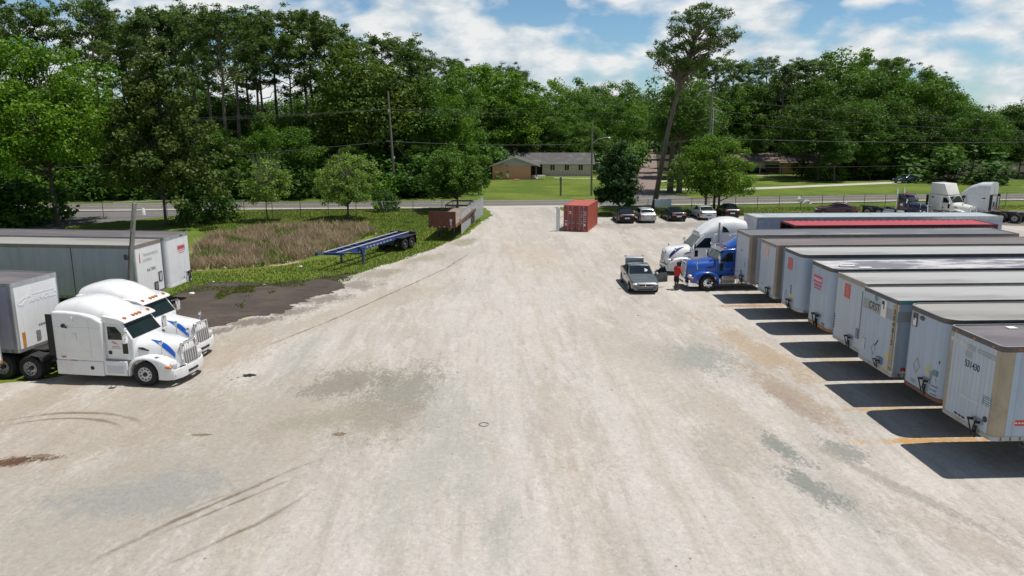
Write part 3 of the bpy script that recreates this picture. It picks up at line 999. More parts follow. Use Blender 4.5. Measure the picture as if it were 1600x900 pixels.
def broad(seed, H=15.0, rx=0.40, base=0.22, nclump=95, leaf="oak leaf", size=0.40, per=80, trunks=1, cone=0.0, cs=1.0, bark="bark", twigs=0, shape=1.0, rad=0.018, hole=0.0):
    """broad-leaved tree: clumps of leaves on a lumpy ellipsoid, limbs reaching into them"""
    r = random.Random(seed)
    tr = MB()
    cz = H * (base + 1) / 2
    hz = H * (1 - base) / 2
    cl = []
    lump = [(Vector((r.gauss(0, 1), r.gauss(0, 1), r.gauss(0.1, .8))).normalized(), r.uniform(-.22, .26)) for _ in range(9)]
    forks = []
    for k in range(trunks):
        o = Vector((r.uniform(-.5, .5), r.uniform(-.5, .5), 0)) * (trunks > 1) * 0.9
        f = Vector((o.x * 2.2 + r.uniform(-.3, .3), o.y * 2.2 + r.uniform(-.3, .3), H * (base + 0.12)))
        tp = [o, o.lerp(f, .35) + Vector((r.uniform(-.1, .1), r.uniform(-.1, .1), 0)), f]
        tr.tube([o - Vector((0, 0, .05))] + tp, [rad * H * 1.35, rad * H, rad * H * .85, rad * H * .62], bark, 9)
        tr.tube([f, Vector((f.x * .6, f.y * .6, H * 0.86))], [rad * H * .6, rad * H * .12], bark, 6)
        forks.append(f)
    for i in range(nclump):
        d = Vector((r.gauss(0, 1), r.gauss(0, 1), r.gauss(0.05, 1))).normalized()
        if d.z < -0.55:
            d.z *= 0.5
        q = 0.9 * (r.random() ** 0.36)
        for ld, la in lump:
            q *= 1 + la * max(0, d.dot(ld)) ** 3
        if hole and r.random() < hole:
            continue
        taper = 1 - cone * max(-.2, d.z)
        p = Vector((d.x * rx * H * q * taper, d.y * rx * H * q * taper, cz + d.z * hz * q * shape))
        s = H * 0.072 * r.uniform(0.7, 1.35) * cs
        cl.append((p, (s * 1.15, s * 1.15, s * 0.8), per * r.uniform(.7, 1.25)))
        if i % 3 == 0:
            f = r.choice(forks)
            st = f.lerp(Vector((f.x * .6, f.y * .6, H * 0.8)), max(0, min(.9, (p.z - f.z) / (H * .75))) * r.uniform(.4, .8))
            limb(tr, st, p, rad * H * .28, rad * H * .06, bark, 1.2, 3, r)
    for i in range(twigs):
        az = r.uniform(0, 6.28)
        p = Vector((math.cos(az) * rx * H * r.uniform(.1, .7), math.sin(az) * rx * H * r.uniform(.1, .7), H * r.uniform(.85, 1.04)))
        f = r.choice(forks)
        tr.tube([f.lerp(p, .45), f.lerp(p, .75) + Vector((r.uniform(-.1, .1), 0, 0)), p], [.03, .02, .008], "dead twig", 4)
    return tr.mesh("trunk"), cloud("crown", cl, size, leaf, seed, aspect=0.6, outward=0.55)


def bush(seed, leaf="vine leaf", size=0.32, per=70, n=26):
    r = random.Random(seed)
    tr = MB()
    cl = []
    for i in range(n):
        az = r.uniform(0, 6.28)
        q = r.random() ** .5
        p = Vector((math.cos(az) * 2.4 * q, math.sin(az) * 2.4 * q, r.uniform(.4, 3.2) * (1.1 - .6 * q)))
        s = r.uniform(.55, 1.0)
        cl.append((p, (s * 1.1, s * 1.1, s * .8), per))
        if i % 3 == 0:
            tr.tube([(r.uniform(-.3, .3), r.uniform(-.3, .3), 0), p], [.05, .015], "bark", 4)
    return tr.mesh("stems"), cloud("crown", cl, size, leaf, seed)


PROTO = {
    "pine": [pine(s, 26, st, sp, n) + (26,) for s, st, sp, n in ((1, .60, 4.0, 28), (2, .52, 4.2, 32), (3, .68, 4.4, 27), (4, .58, 3.4, 28))],
    "oak": [broad(s, 15, rx, b, nc, "oak leaf", .34, 135) + (15,) for s, rx, b, nc in ((11, .40, .06, 125), (12, .46, .05, 130), (13, .36, .03, 125))],
    "bright": [broad(21, 15, .42, .06, 125, "bright leaf", .34, 135) + (15,)],
    "olive": [broad(23, 15, .38, .06, 120, "olive leaf", .34, 130) + (15,)],
    "column": [broad(31, 18, .24, .06, 115, "oak leaf", .40, 84, cone=.35) + (18,), broad(32, 18, .26, .08, 110, "vine leaf", .40, 84, cone=.2) + (18,)],
    "bush": [bush(41) + (3.6,), bush(42) + (3.6,), bush(43, "oak leaf") + (3.6,)],
}
TREES = []


def real(p):
    """(trunk, crown, height) with the height measured on the crown"""
    z = sorted(v.co.z for v in p[1].vertices)
    return p[0], p[1], z[int(len(z) * .992)]


for k_ in PROTO:
    PROTO[k_] = [real(p) for p in PROTO[k_]]


def plant(kind, i, x, y, h, name, desc, cat, group, wide=1.0, part="trunk", rot=None):
    t, c, H = PROTO[kind][i % len(PROTO[kind])]
    o = thing(name, desc, cat, (x, y, 0), rng.uniform(0, 6.28) if rot is None else rot, group)
    s = h / H
    o.scale = (s * wide, s * wide, s)
    link("stems" if kind == "bush" else "trunk", t, o)
    link("crown", c, o)
    return o


def skyline(px):
    tab = [(-80, -25), (60, -12), (95, 30), (120, -5), (200, 5), (240, -5), (380, 0), (440, 28), (510, 30), (560, 55), (640, 62), (680, 82), (735, 98), (800, 112), (850, 135), (885, 125), (930, 138), (985, 132), (1020, 130), (1060, 100), (1140, 80), (1190, 92),
           (1240, 90), (1290, 92), (1330, 80), (1380, 88), (1430, 92), (1470, 112), (1500, 140), (1512, 158), (1700, 165)]
    for (a, b), (c, d) in zip(tab, tab[1:]):
        if a <= px <= c:
            return b + (d - b) * (px - a) / (c - a)
    return 150


BANDS = [(-400, 150, "behind the left trailers"), (150, 330, "behind the brownish cypress"), (330, 470, "behind the small pale tree"), (470, 600, "behind the round young tree"), (600, 690, "behind the utility pole"),
         (690, 790, "left of the brick house"), (790, 880, "behind the brick house"), (880, 985, "behind the street lamp"), (985, 1075, "beside the side street"), (1075, 1180, "behind the second utility pole"),
         (1180, 1290, "behind the carport house"), (1290, 1400, "beyond the white tarp"), (1400, 1480, "behind the dark blue car"), (1480, 1720, "behind the parked tractors")]
FOREST = []


def forest(px, ytop, Y, kind, i, wide=1.0):
    p = dp(px, ytop, Y)
    FOREST.append((px, p.x, Y, max(3.0, p.z), kind, i, wide))


fr = random.Random(77)
# tall pines, left woods
for k, px in enumerate([-70, -35, -5, 25, 58, 105, 135, 160, 182, 205, 228, 250, 268, 292, 315, 338, 360, 378, 400, 422, 448, 480, 505, 535]):
    forest(px, skyline(px) + fr.uniform(-14, 16) + (18 if k % 3 == 2 else 0), fr.uniform(116, 146), "pine", fr.randrange(4), fr.uniform(.9, 1.15))
for px, yt, Y in ((518, 36, 136), (548, 62, 130), (596, 52, 150), (628, 56, 138), (672, 84, 165), (712, 92, 178), (738, 104, 190), (770, 100, 215), (798, 100, 220), (812, 106, 230), (640, 66, 126), (655, 80, 140), (470, 18, 150), (395, 34, 160), (290, 30, 165), (190, 40, 160)):
    forest(px, yt, Y, "pine", fr.randrange(4), 1.2)
# broad-leaved understorey, left woods
for px in range(-90, 700, 36):
    forest(px + fr.uniform(-10, 10), fr.uniform(140, 190) + max(0, px - 450) * .02, fr.uniform(126, 142), fr.choice(("oak", "oak", "column", "oak")), fr.randrange(3), fr.uniform(.85, 1.1))
for px in range(-80, 670, 42):
    forest(px + fr.uniform(-12, 12), fr.uniform(185, 232), fr.uniform(114, 121), fr.choice(("oak", "column", "oak")), fr.randrange(3), fr.uniform(.95, 1.25))
for px in range(-75, 690, 38):
    forest(px + fr.uniform(-10, 10), fr.uniform(238, 262), fr.uniform(115, 119), "bush", fr.randrange(3), fr.uniform(1.0, 1.3))
for px in range(-60, 690, 34):
    forest(px + fr.uniform(-10, 10), fr.uniform(258, 282), fr.uniform(110.5, 113.5), "bush", fr.randrange(3), fr.uniform(.9, 1.3))
# deep back rows close the gaps low down
for px in range(-100, 760, 40):
    forest(px + fr.uniform(-14, 14), fr.uniform(125, 170), fr.uniform(158, 185), "oak", fr.randrange(3), 1.1)
for px, yt, Y, kd, i in ((560, 80, 124, "olive", 0), (600, 110, 122, "olive", 0), (655, 125, 126, "oak", 0), (690, 150, 132, "bright", 0), (735, 104, 168, "bright", 0), (780, 115, 165, "bright", 0), (700, 118, 150, "oak", 1), (820, 132, 172, "bright", 0),
                          (760, 150, 160, "oak", 2), (800, 165, 166, "oak", 0), (850, 150, 178, "oak", 1), (885, 126, 200, "bright", 0), (905, 142, 190, "oak", 0), (930, 138, 215, "oak", 2), (950, 155, 180, "oak", 1), (968, 130, 240, "bright", 0), (990, 136, 255, "pine", 1),
                          (905, 190, 172, "oak", 1), (935, 200, 168, "column", 0), (730, 215, 150, "bush", 0), (985, 165, 300, "oak", 2), (860, 185, 170, "oak", 2), (825, 190, 166, "column", 1), (962, 195, 185, "oak", 0), (975, 215, 190, "bush", 2), (958, 222, 165, "bush", 1),
                          (1005, 150, 390, "oak", 0), (1025, 160, 370, "bright", 0), (1045, 150, 330, "oak", 1), (1000, 180, 320, "oak", 2), (1040, 200, 270, "bush", 0), (1035, 175, 290, "oak", 1)):
    forest(px, yt, Y, kd, i)
for px in range(720, 1010, 34):
    forest(px, fr.uniform(150, 170), fr.uniform(230, 270), "oak", fr.randrange(3), 1.2)
# right woods
for k, px in enumerate((1070, 1095, 1120, 1148, 1172, 1200, 1228, 1250, 1275, 1300, 1345, 1388, 1405, 1452, 1468, 1492)):
    forest(px, skyline(px) + fr.uniform(-6, 12), fr.uniform(160, 195), "pine", fr.randrange(4), fr.uniform(1.1, 1.3))
for px, yt, Y, kd, i, wd in ((1075, 130, 150, "oak", 0, 1), (1110, 150, 165, "column", 0, 1.2), (1140, 140, 172, "oak", 1, 1), (1170, 135, 172, "oak", 2, 1), (1205, 130, 176, "oak", 0, 1), (1240, 125, 178, "oak", 1, 1.1), (1280, 130, 165, "oak", 2, 1.1),
                             (1330, 82, 178, "bright", 0, 1), (1350, 120, 160, "oak", 0, 1), (1385, 115, 162, "oak", 1, 1), (1425, 112, 165, "bright", 0, 1), (1455, 130, 160, "oak", 2, 1.1), (1480, 140, 172, "olive", 0, 1),
                             (1290, 152, 143, "oak", 1, 1.15), (1345, 160, 146, "oak", 0, 1.15), (1395, 160, 148, "oak", 2, 1.2), (1262, 165, 150, "oak", 0, 1.0), (1440, 170, 152, "oak", 1, 1.0), (1310, 205, 138, "column", 1, 1.3), (1365, 220, 144, "oak", 2, 1.2),
                             (1415, 215, 150, "oak", 0, 1.2), (1455, 205, 156, "oak", 1, 1), (1500, 185, 160, "oak", 2, 1), (1530, 165, 142, "oak", 1, 1.0), (1560, 185, 146, "oak", 0, 1.0), (1490, 226, 138, "bush", 1, 1.7), (1585, 166, 150, "oak", 2, 1.1), (1620, 160, 150, "oak", 1, 1.1), (1660, 150, 160, "oak", 0, 1.1), (1548, 215, 150, "column", 1, 1.1),
                             (1600, 205, 146, "oak", 1, 1.0), (1180, 200, 168, "oak", 1, 1), (1215, 195, 172, "column", 1, 1.2), (1245, 195, 168, "oak", 2, 1), (1090, 195, 160, "oak", 2, 1), (1130, 200, 168, "oak", 0, 1), (1340, 250, 146, "bush", 0, 1.4), (1385, 250, 150, "bush", 2, 1.4), (1430, 248, 156, "bush", 1, 1.4), (1290, 255, 144, "bush", 2, 1.3), (1265, 250, 150, "bush", 1, 1.2)):
    forest(px, yt, Y, kd, i, wd)
for px in range(1070, 1480, 34):
    forest(px, fr.uniform(128, 150), fr.uniform(205, 240), "oak", fr.randrange(3), 1.2)

KD = {"pine": ("pine_tree", "tall bare-trunked pine", "pine tree"), "oak": ("broadleaf_tree", "dark green broadleaf tree", "tree"), "bright": ("broadleaf_tree", "bright green leafy tree", "tree"), "olive": ("broadleaf_tree", "yellowish olive green tree", "tree"),
      "column": ("broadleaf_tree", "narrow upright green tree", "tree"), "bush": ("undergrowth_shrub", "low leafy shrub", "shrub")}
ORD = ["leftmost", "second", "third", "fourth", "fifth", "sixth", "seventh", "eighth", "ninth", "tenth", "eleventh", "twelfth", "thirteenth", "fourteenth", "fifteenth", "sixteenth", "seventeenth"]
FOREST.sort()
cnt = {}
tot = {}


def band(px):
    for a, b_, t_ in BANDS:
        if a <= px < b_:
            return t_


for f in FOREST:
    row = "front" if f[2] < 123 else ("middle" if f[2] < 156 else "back")
    k = (band(f[0]), f[4], row)
    tot[k] = tot.get(k, 0) + 1
for px, x, y, h, kind, i, wide in FOREST:
    row = "front" if y < 123 else ("middle" if y < 156 else "back")
    k = (band(px), kind, row)
    n = cnt.get(k, 0)
    cnt[k] = n + 1
    nm, ds, ct = KD[kind]
    if tot[k] == 1:
        lab = f"{ds} in {row} row {k[0]}"
    else:
        lab = f"{ORD[n]} {ds} from left in {row} row {k[0]}" if n else f"leftmost {ds} in {row} row {k[0]}"
    plant(kind, i, x, y, h, nm, lab, ct, "trees and shrubs of the woods", wide)

# far-off wood beyond everything
r = random.Random(5)
cl = []
for k in range(420):
    a = r.uniform(-46, 50)
    d = r.uniform(430, 560)
    x, y = d * math.sin(R(a)), d * math.cos(R(a))
    h = r.uniform(11, 20)
    for j in range(3):
        cl.append(((x + r.uniform(-4, 4), y + r.uniform(-4, 4), h * (.25 + .28 * j)), (6, 6, h * .3), 26))
o = bpy.data.objects.new("distant_woods", cloud("distant_woods", cl, 2.4, "oak leaf", 5))
COL.objects.link(o)
tag(o, "far-off wood along the horizon beyond the street", kind="stuff")

# single trees standing in the open
PROTO["greenbig"] = [broad(51, 18.5, .43, .07, 230, "bright leaf", .34, 110, cs=.78, rad=.016) + (18.5,)]
PROTO["cypress"] = [broad(52, 17.5, .33, -.10, 300, "cypress needle", .36, 105, cone=.62, cs=.62, rad=.014) + (17.5,)]
PROTO["young"] = [broad(53, 6, .37, .04, 80, "young leaf", .20, 62, cs=1.0, twigs=34, rad=.013, shape=1.0) + (6,), broad(54, 7, .62, -.02, 160, "young leaf", .22, 90, cs=1.0, twigs=18, rad=.030) + (7,)]
PROTO["round"] = [broad(55, 8, .50, -.04, 165, "oak leaf", .23, 110, cs=1.05, rad=.024) + (8,), broad(56, 9, .48, -.04, 190, "bright leaf", .24, 105, cs=.95, rad=.024, trunks=2) + (9,)]
PROTO["magnolia"] = [broad(57, 8, .31, -.12, 180, "magnolia leaf", .30, 100, cs=1.0, cone=.35, rad=.018) + (8,)]


def umbrella_pine(seed):
    """old lone pine: long bare leaning trunk, a low side lobe and a broad dome of needle puffs on upturned limbs"""
    r = random.Random(seed)
    tr = MB()
    S = 12.35

    def q(px, py, y=0.0):
        return Vector(((px - 1022) / S, y, (325 - py) / S))
    pts = [q(*p) for p in ((1022, 326), (1026, 295), (1030, 265), (1035, 232), (1040, 200), (1046, 172), (1052, 148), (1060, 118), (1067, 92), (1074, 68), (1082, 44))]
    tr.tube(pts, [.40, .33, .31, .29, .28, .27, .25, .22, .17, .12, .05], "pine bark", 10)
    cl = []
    dome = [(1040, 48), (1048, 34), (1060, 23), (1074, 16), (1090, 14), (1104, 19), (1117, 30), (1127, 45), (1134, 62), (1122, 74), (1100, 58), (1086, 42), (1066, 40), (1110, 46), (1095, 30), (1058, 52), (1078, 28), (1130, 54),
            (1014, 82), (1009, 90), (1022, 70), (1030, 88), (1020, 99), (1044, 82), (1056, 72), (1076, 76), (1092, 74), (1106, 70), (1050, 96), (1070, 98), (1088, 92), (1034, 76), (1062, 108), (1046, 106), (1080, 108)]
    for px, py in dome:
        half = 3.6 if py < 70 else 2.8
        for k in range(3):
            y = (k - 1) * half * r.uniform(.55, 1.0) + r.gauss(0, .3)
            f = 1 - .18 * (abs(y) / half)
            e = q(1074 + (px - 1074) * f + r.uniform(-4, 4), py + 8 * (1 - f) * 5 * (py < 60) + r.uniform(-3, 3), y)
            zt = e.z - r.uniform(1.2, 3.2) - abs(e.x - 4.2) * .25
            for a_, b_ in zip(pts, pts[1:]):
                if a_.z <= zt <= b_.z:
                    st = a_.lerp(b_, (zt - a_.z) / (b_.z - a_.z))
                    break
            else:
                st = pts[-2]
            lp = limb(tr, st, e, .10, .02, "pine bark", .9, 4, r)
            for m_ in range(3):
                z = r.uniform(.42, .72)
                c = e + Vector((r.gauss(0, .45), r.gauss(0, .45), r.gauss(0.05, .28))) * (m_ > 0)
                cl.append((c, (z * 1.2, z * 1.2, z * .7), 46))
    return tr.mesh("trunk"), cloud("crown", cl, .36, "pine needle", seed, aspect=.34, outward=.3, power=1.7)


PROTO["lonepine"] = [umbrella_pine(58) + (27,)]
PROTO["street"] = [broad(59, 15, .34, .32, 90, "oak leaf", .34, 70, rad=.030, hole=.1) + (15,)]


for k_ in ("greenbig", "cypress", "young", "round", "magnolia", "lonepine", "street"):
    PROTO[k_] = [real(p) for p in PROTO[k_]]


def single(kind, i, px, py, ytop, name, lab, cat, wide=1.0, rot=0.0, at=None):
    x, y = at or gp(px, py)
    h = dp(px, ytop, y).z
    return plant(kind, i, x, y, h, name, lab, cat, None, wide, rot=rot)


single("greenbig", 0, 92, 352, 72, "broadleaf_tree", "large bright yellow-green tree standing behind the left trailers", "tree", 1.0, 0.4)
single("greenbig", 0, -45, 352, 68, "broadleaf_tree", "large green tree cut off by the left edge of the photo", "tree", 0.9, 2.4)
single("cypress", 0, 262, 352, 88, "cypress_tree", "brownish green feathery cypress between light pole and mud", "tree", 0.95)
single("young", 0, 421, 345, 250, "young_tree", "small pale thin-trunked young tree with bare twig tips", "tree", 1.0)
single("young", 1, 541, 342, 243, "young_tree", "wide round young tree with dead twigs above its crown", "tree", 0.92)
single("round", 0, 712, 330, 226, "round_tree", "round dark green tree behind the brown flatbed trailer", "tree", 1.12)
single("magnolia", 0, 963, 335, 226, "magnolia_tree", "dense dark glossy tree beside the red container", "tree", 0.95)
single("round", 1, 1114, 333, 214, "round_tree", "bright green round tree behind the parked cars", "tree", 1.02)
single("lonepine", 0, 1022, 325, 9, "pine_tree", "tall lone pine leaning right with flat open crown", "pine tree", 1.0, 0.0)
for px, py, yt, lb in ((1047, 300, 120, "thick-trunked tree just right of the leaning pine"), (1061, 301, 138, "second thick-trunked tree right of the leaning pine")):
    single("street", 0, px, py, yt, "broadleaf_tree", lb, "tree", .95, px * 1.0)
for px, py, h, wd, lb in ((330, 345, 3.2, 1.0, "light green shrub at the foot of the cypress"), (300, 350, 2.4, .9, "low light green shrub under the cypress"), (60, 350, 4.0, 1.1, "dark shrub behind the left trailers"), (-10, 352, 4.6, 1.2, "dark bush at the left edge behind the trailers"), (20, 348, 3.6, 1.2, "dark rounded bush under the large left tree"), (655, 305, 2.2, 1, "small shrub beside the utility pole"), (600, 330, 2.6, .7, "small leafy shrub on the fence beside the round young tree")):
    x, y = gp(px, py)
    plant("bush", 0, x, y, h, "shrub", lb, "shrub", None, wd)
single("oakx" if False else "bright", 0, 1480, 284, 226, "broadleaf_tree", "low bright green tree left of the far right oak", "tree", .9, 1.0)

# ---------------------------------------------------------------- houses
mat("peach brick", (0.82, 0.40, 0.29), 0.85, var=0.15, scale=9, dirt=(0.64, 0.31, 0.22), dirt_amt=.6, dirt_scale=6, bump=.3, bscale=20)
mat("pale stone", (0.70, 0.56, 0.53), 0.9, var=0.35, scale=4.5, dirt=(0.32, 0.265, 0.24), dirt_amt=.9, dirt_scale=3.5, bump=.5, bscale=8)
mat("grey shingle", (0.10, 0.095, 0.097), 0.9, var=0.2, scale=2, stretch=(1, 5, 5), dirt=(0.20, 0.195, 0.185), dirt_amt=.8, dirt_scale=.8, bump=.3, bscale=15)
mat("brown shingle", (0.20, 0.15, 0.125), 0.9, var=0.2, scale=2, dirt=(0.11, 0.085, 0.075), dirt_amt=.8, dirt_scale=.6, bump=.3, bscale=15)
mat("sage siding", (0.60, 0.52, 0.60), 0.7, var=0.1, scale=6, stretch=(.2, 1, 6))
mat("white trim", (0.72, 0.71, 0.68), 0.6, var=0.08)
mat("tan brick", (0.36, 0.23, 0.16), 0.9, var=0.2, scale=8, bump=.3)
mat("dark interior", (0.02, 0.02, 0.022), 0.8)
mat("window glass", (0.02, 0.025, 0.03), 0.06, spec=0.8)
mat("weathered wood", (0.23, 0.195, 0.155), 0.9, var=0.25, scale=4, stretch=(1, 1, .15), bump=.3)
mat("lattice white", (0.60, 0.60, 0.58), 0.6, var=.1)


def gable(mb, x0, x1, y0, y1, ze, zr, along, m, th=0.12, over=0.4):
    """two roof slopes; ridge along 'x' or 'y'"""
    if along == "x":
        yc = (y0 + y1) / 2
        for ya in (y0, y1):
            s = -1 if ya == y0 else 1
            k = over * (zr - ze) / abs(yc - ya)
            v = [(x0 - over, ya + s * over, ze - k), (x1 + over, ya + s * over, ze - k), (x1 + over, yc, zr), (x0 - over, yc, zr)]
            mb.add(v + [(a, b_, c + th) for a, b_, c in v], [(0, 1, 2, 3), (4, 7, 6, 5), (0, 4, 5, 1), (1, 5, 6, 2), (2, 6, 7, 3), (3, 7, 4, 0)], m)
    else:
        xc = (x0 + x1) / 2
        for xa in (x0, x1):
            s = -1 if xa == x0 else 1
            k = over * (zr - ze) / abs(xc - xa)
            v = [(xa + s * over, y0 - over, ze - k), (xa + s * over, y1, ze - k), (xc, y1, zr), (xc, y0 - over, zr)]
            mb.add(v + [(a, b_, c + th) for a, b_, c in v], [(0, 1, 2, 3), (4, 7, 6, 5), (0, 4, 5, 1), (1, 5, 6, 2), (2, 6, 7, 3), (3, 7, 4, 0)], m)


h = thing("ranch_house", "single-storey peach brick and pale stone house with grey shingle roof", "house", (12.9, 157.0, 0), R(-2.4))
MB().box(0, 10.1, 0, 7, 0, 2.5, "pale stone").build("stone_wall", h)
MB().box(-9.9, -2.6, -10.2, 7, 0, 2.52, "peach brick").build("brick_wall", h)
MB().box(-2.6, 0, 0.6, 7, 0, 2.5, "dark interior").build("porch_wall", h)
f = MB()
gable(f, -6.5, 10.1, 0, 7, 2.62, 4.35, "x", "grey shingle", over=.55)
f.prism([(10.1, 2.5), (10.1, 2.6), (10.1, 2.6)], "y", 0, 0.01, "grey shingle") if False else None
f.build("main_roof", h)
f = MB()
gable(f, -10.0, -1.3, -10.2, 7, 2.56, 4.05, "y", "grey shingle", over=.5)
f.build("wing_roof", h)
MB().prism([(-10.0, 2.53), (-1.3, 2.53), (-5.65, 3.98)], "y", -10.15, -10.05, "sage siding").build("gable_siding", h)
MB().prism([(0.0, 2.53), (7.0, 2.53), (3.5, 4.2)], "x", 9.95, 10.05, "sage siding").build("gable_siding", h)
f = MB()
for s in (-1, 1):
    xe = -10.5 if s < 0 else -0.8
    f.add([(xe, -10.72, 2.36), (-5.65, -10.72, 4.02), (-5.65, -10.72, 4.20), (xe, -10.72, 2.54), (xe, -10.66, 2.36), (-5.65, -10.66, 4.02), (-5.65, -10.66, 4.20), (xe, -10.66, 2.54)],
          [(0, 1, 2, 3), (4, 7, 6, 5), (0, 4, 5, 1), (1, 5, 6, 2), (2, 6, 7, 3), (3, 7, 4, 0)], "white trim")
f.build("white_trim", h)
MB().box(-2.55, 10.6, -.62, -.55, 2.30, 2.48, "white trim").build("gutter", h)
for x in (1.6, 4.5, 7.3):
    o = MB().box(x - .1, x + 1.0, -.05, .02, 1.0, 2.3, "white trim", .01).build("window_frame", h)
    MB().box(x, x + .42, -.065, -.052, 1.08, 2.22, "window glass").box(x + .48, x + .9, -.065, -.052, 1.08, 2.22, "window glass").build("pane", o)
for y in (-8, -5.4, -2.6):
    MB().box(-1.5, -1.38, y, y + .12, 0, 2.5, "weathered wood").build("porch_post", h)
MB().box(-2.5, -1.2, -9.8, 0.4, 0, 0.10, "concrete").build("porch_floor", h)
MB().box(-2.64, -2.58, -6.5, -5.5, 0.1, 2.2, "dark interior").build("door", h)
MB().box(-2.64, -2.58, -4.2, -2.9, 1.0, 2.1, "window glass").build("window", h)
MB().box(10.2, 12.0, 1.0, 3.4, 2.35, 2.5, "grey shingle").build("side_awning", h)
for y in (1.1, 3.2):
    MB().box(11.7, 11.8, y, y + .1, 0, 2.35, "white trim").build("awning_post", h)
t_ = thing("picnic_table", "white picnic table on the porch of the brick house", "table", (11.4, 146.8, 0), R(-2.4))
MB().box(-1.2, 1.2, -.4, .4, .70, .76, "white trim", .01).build("table_top", t_)
for y in (-.75, .5):
    MB().box(-1.2, 1.2, y, y + .25, .40, .45, "white trim").build("bench_seat", t_)
for x in (-.9, .9):
    MB().tube([(x, -.7, 0), (x, .3, .7)], .04, "white trim", 4).tube([(x, .7, 0), (x, -.3, .7)], .04, "white trim", 4).box(x - .03, x + .03, -.7, .7, .36, .40, "white trim").build("leg_frame", t_)
o = tag(MB().box(-.5, .5, -.2, .2, 0, .22, "peach brick", .02).box(-.5, -.4, -.22, .22, 0, .26, "peach brick").build("planter"), "small brick planter on the lawn before the peach brick wall", "planter")
o.location = (7.0, 144.0, 0)

h = thing("carport_house", "low brown-roofed house with carport and lattice front", "house", (54.0, 160.5, 0), R(-2.4))
MB().box(-6, 4.5, 4.2, 9, 0, 2.5, "dark interior").build("back_wall", h)
MB().box(9.2, 16.5, -1.2, 9, 0, 2.4, "tan brick").build("brick_wall", h)
f = MB()
gable(f, -7, 10, -.6, 9, 2.75, 4.1, "x", "brown shingle", over=.5)
f.build("carport_roof", h)
f = MB()
gable(f, 8.9, 16.8, -1.2, 9, 2.45, 3.7, "x", "brown shingle", over=.5)
f.build("wing_roof", h)
f = MB()
f.box(-7.4, 9.1, -.72, -.66, 2.48, 2.56, "lattice white").box(-7.4, 9.1, -.72, -.66, 1.98, 2.04, "lattice white")
for k in range(66):
    x = -7.4 + k * .25
    f.add([(x, -.70, 2.02), (x + .06, -.70, 2.02), (x + .36, -.70, 2.5), (x + .30, -.70, 2.5), (x, -.68, 2.02), (x + .06, -.68, 2.02), (x + .36, -.68, 2.5), (x + .30, -.68, 2.5)],
          [(0, 1, 2, 3), (4, 7, 6, 5), (0, 4, 5, 1), (1, 5, 6, 2), (2, 6, 7, 3), (3, 7, 4, 0)], "lattice white")
f.build("lattice", h)
for x in (-7.2, -1.5, 4.6, 8.9):
    MB().box(x, x + .13, -.8, -.67, 0, 2.5, "lattice white").build("carport_post", h)
MB().box(6.9, 7.4, 4.1, 4.18, .9, 2.0, "white trim").build("white_door", h)
MB().box(-1, 1.0, 3.4, 4.6, 3.75, 4.35, "brown shingle").build("chimney", h)
MB().box(-8, 9.2, -1.0, 4.2, 0, 0.06, "concrete").build("carport_floor", h)
MB().box(11, 12.4, -1.24, -1.2, 1.0, 2.0, "dark interior").build("window", h)
# something pale among the trees by the left road: two parked vans' roofs seen only as light patches are left to the cars below

# ---------------------------------------------------------------- poles, wires, lamps
mat("pole wood", (0.20, 0.175, 0.15), 0.9, var=0.25, scale=3, stretch=(2, 2, .15), bump=.4)
mat("grey pole wood", (0.30, 0.29, 0.26), 0.9, var=0.25, scale=3, stretch=(2, 2, .15), bump=.4)
mat("galvanised steel", (0.55, 0.57, 0.58), 0.4, metal=0.8, var=0.15, scale=5)
mat("wire", (0.075, 0.078, 0.08), 0.8)
mat("insulator", (0.62, 0.63, 0.62), 0.3, var=.1)
mat("yellow plastic", (0.75, 0.62, 0.04), 0.5)
mat("lamp glass", (0.75, 0.76, 0.72), 0.2)

u = thing("utility_pole", "brown wooden utility pole by the road at the wood's edge", "pole", (*gp(618, 308), 0))
MB().tube([(0, 0, 0), (-.28, 0, 7), (-.6, 0, 14.9)], [.19, .16, .11], "pole wood", 9).build("pole", u)
MB().box(-.55, -.47, -1.1, 1.1, 12.05, 12.17, "insulator", .01).build("crossarm", u)
for y in (-.95, 0.35, .95):
    MB().lathe([(0, .03), (.05, .07), (.1, .05), (.16, .07), (.22, .03)], (-.51, y, 12.17), "insulator", 8, "z").build("insulator", u)
MB().box(-1.0, -.2, -.05, .05, 7.9, 8.0, "insulator").build("bracket", u)
MB().box(-.12, 0.12, -.24, -.1, 5.4, 5.75, "galvanised steel", .02).build("junction_box", u)
ux, uy = gp(618, 308)
gw = thing("guy_wire", "guy wire with yellow guard staked right of the utility pole", "guy wire", (*gp(686, 306), 0))
gx, gy = gp(686, 306)
MB().tube([(0, 0, 0), (ux - .3 - gx, uy - gy, 8.0)], .012, "wire", 4).build("cable", gw)
dv = Vector((ux - .3 - gx, uy - gy, 8.0)).normalized()
MB().tube([dv * .1, dv * 2.1], .05, "yellow plastic", 6).build("guard", gw)

sx_, sy_ = 16.6, 113.2
u = thing("street_lamp", "wooden pole with curved lamp arm beside the side street", "street lamp", (sx_, sy_, 0))
MB().tube([(0, 0, 0), (-.1, 0, 10.8)], [.16, .11], "pole wood", 8).build("pole", u)
MB().tube([(0, 0, 7.6), (.7, -.1, 8.15), (1.6, -.2, 8.4), (2.1, -.25, 8.42)], .045, "galvanised steel", 6).build("lamp_arm", u)
o = MB().box(2.0, 2.6, -.38, -.12, 8.36, 8.48, "galvanised steel", .03).build("lamp_head", u)
MB().ell((2.35, -.25, 8.34), (.18, .1, .07), "lamp glass").build("lens", o)

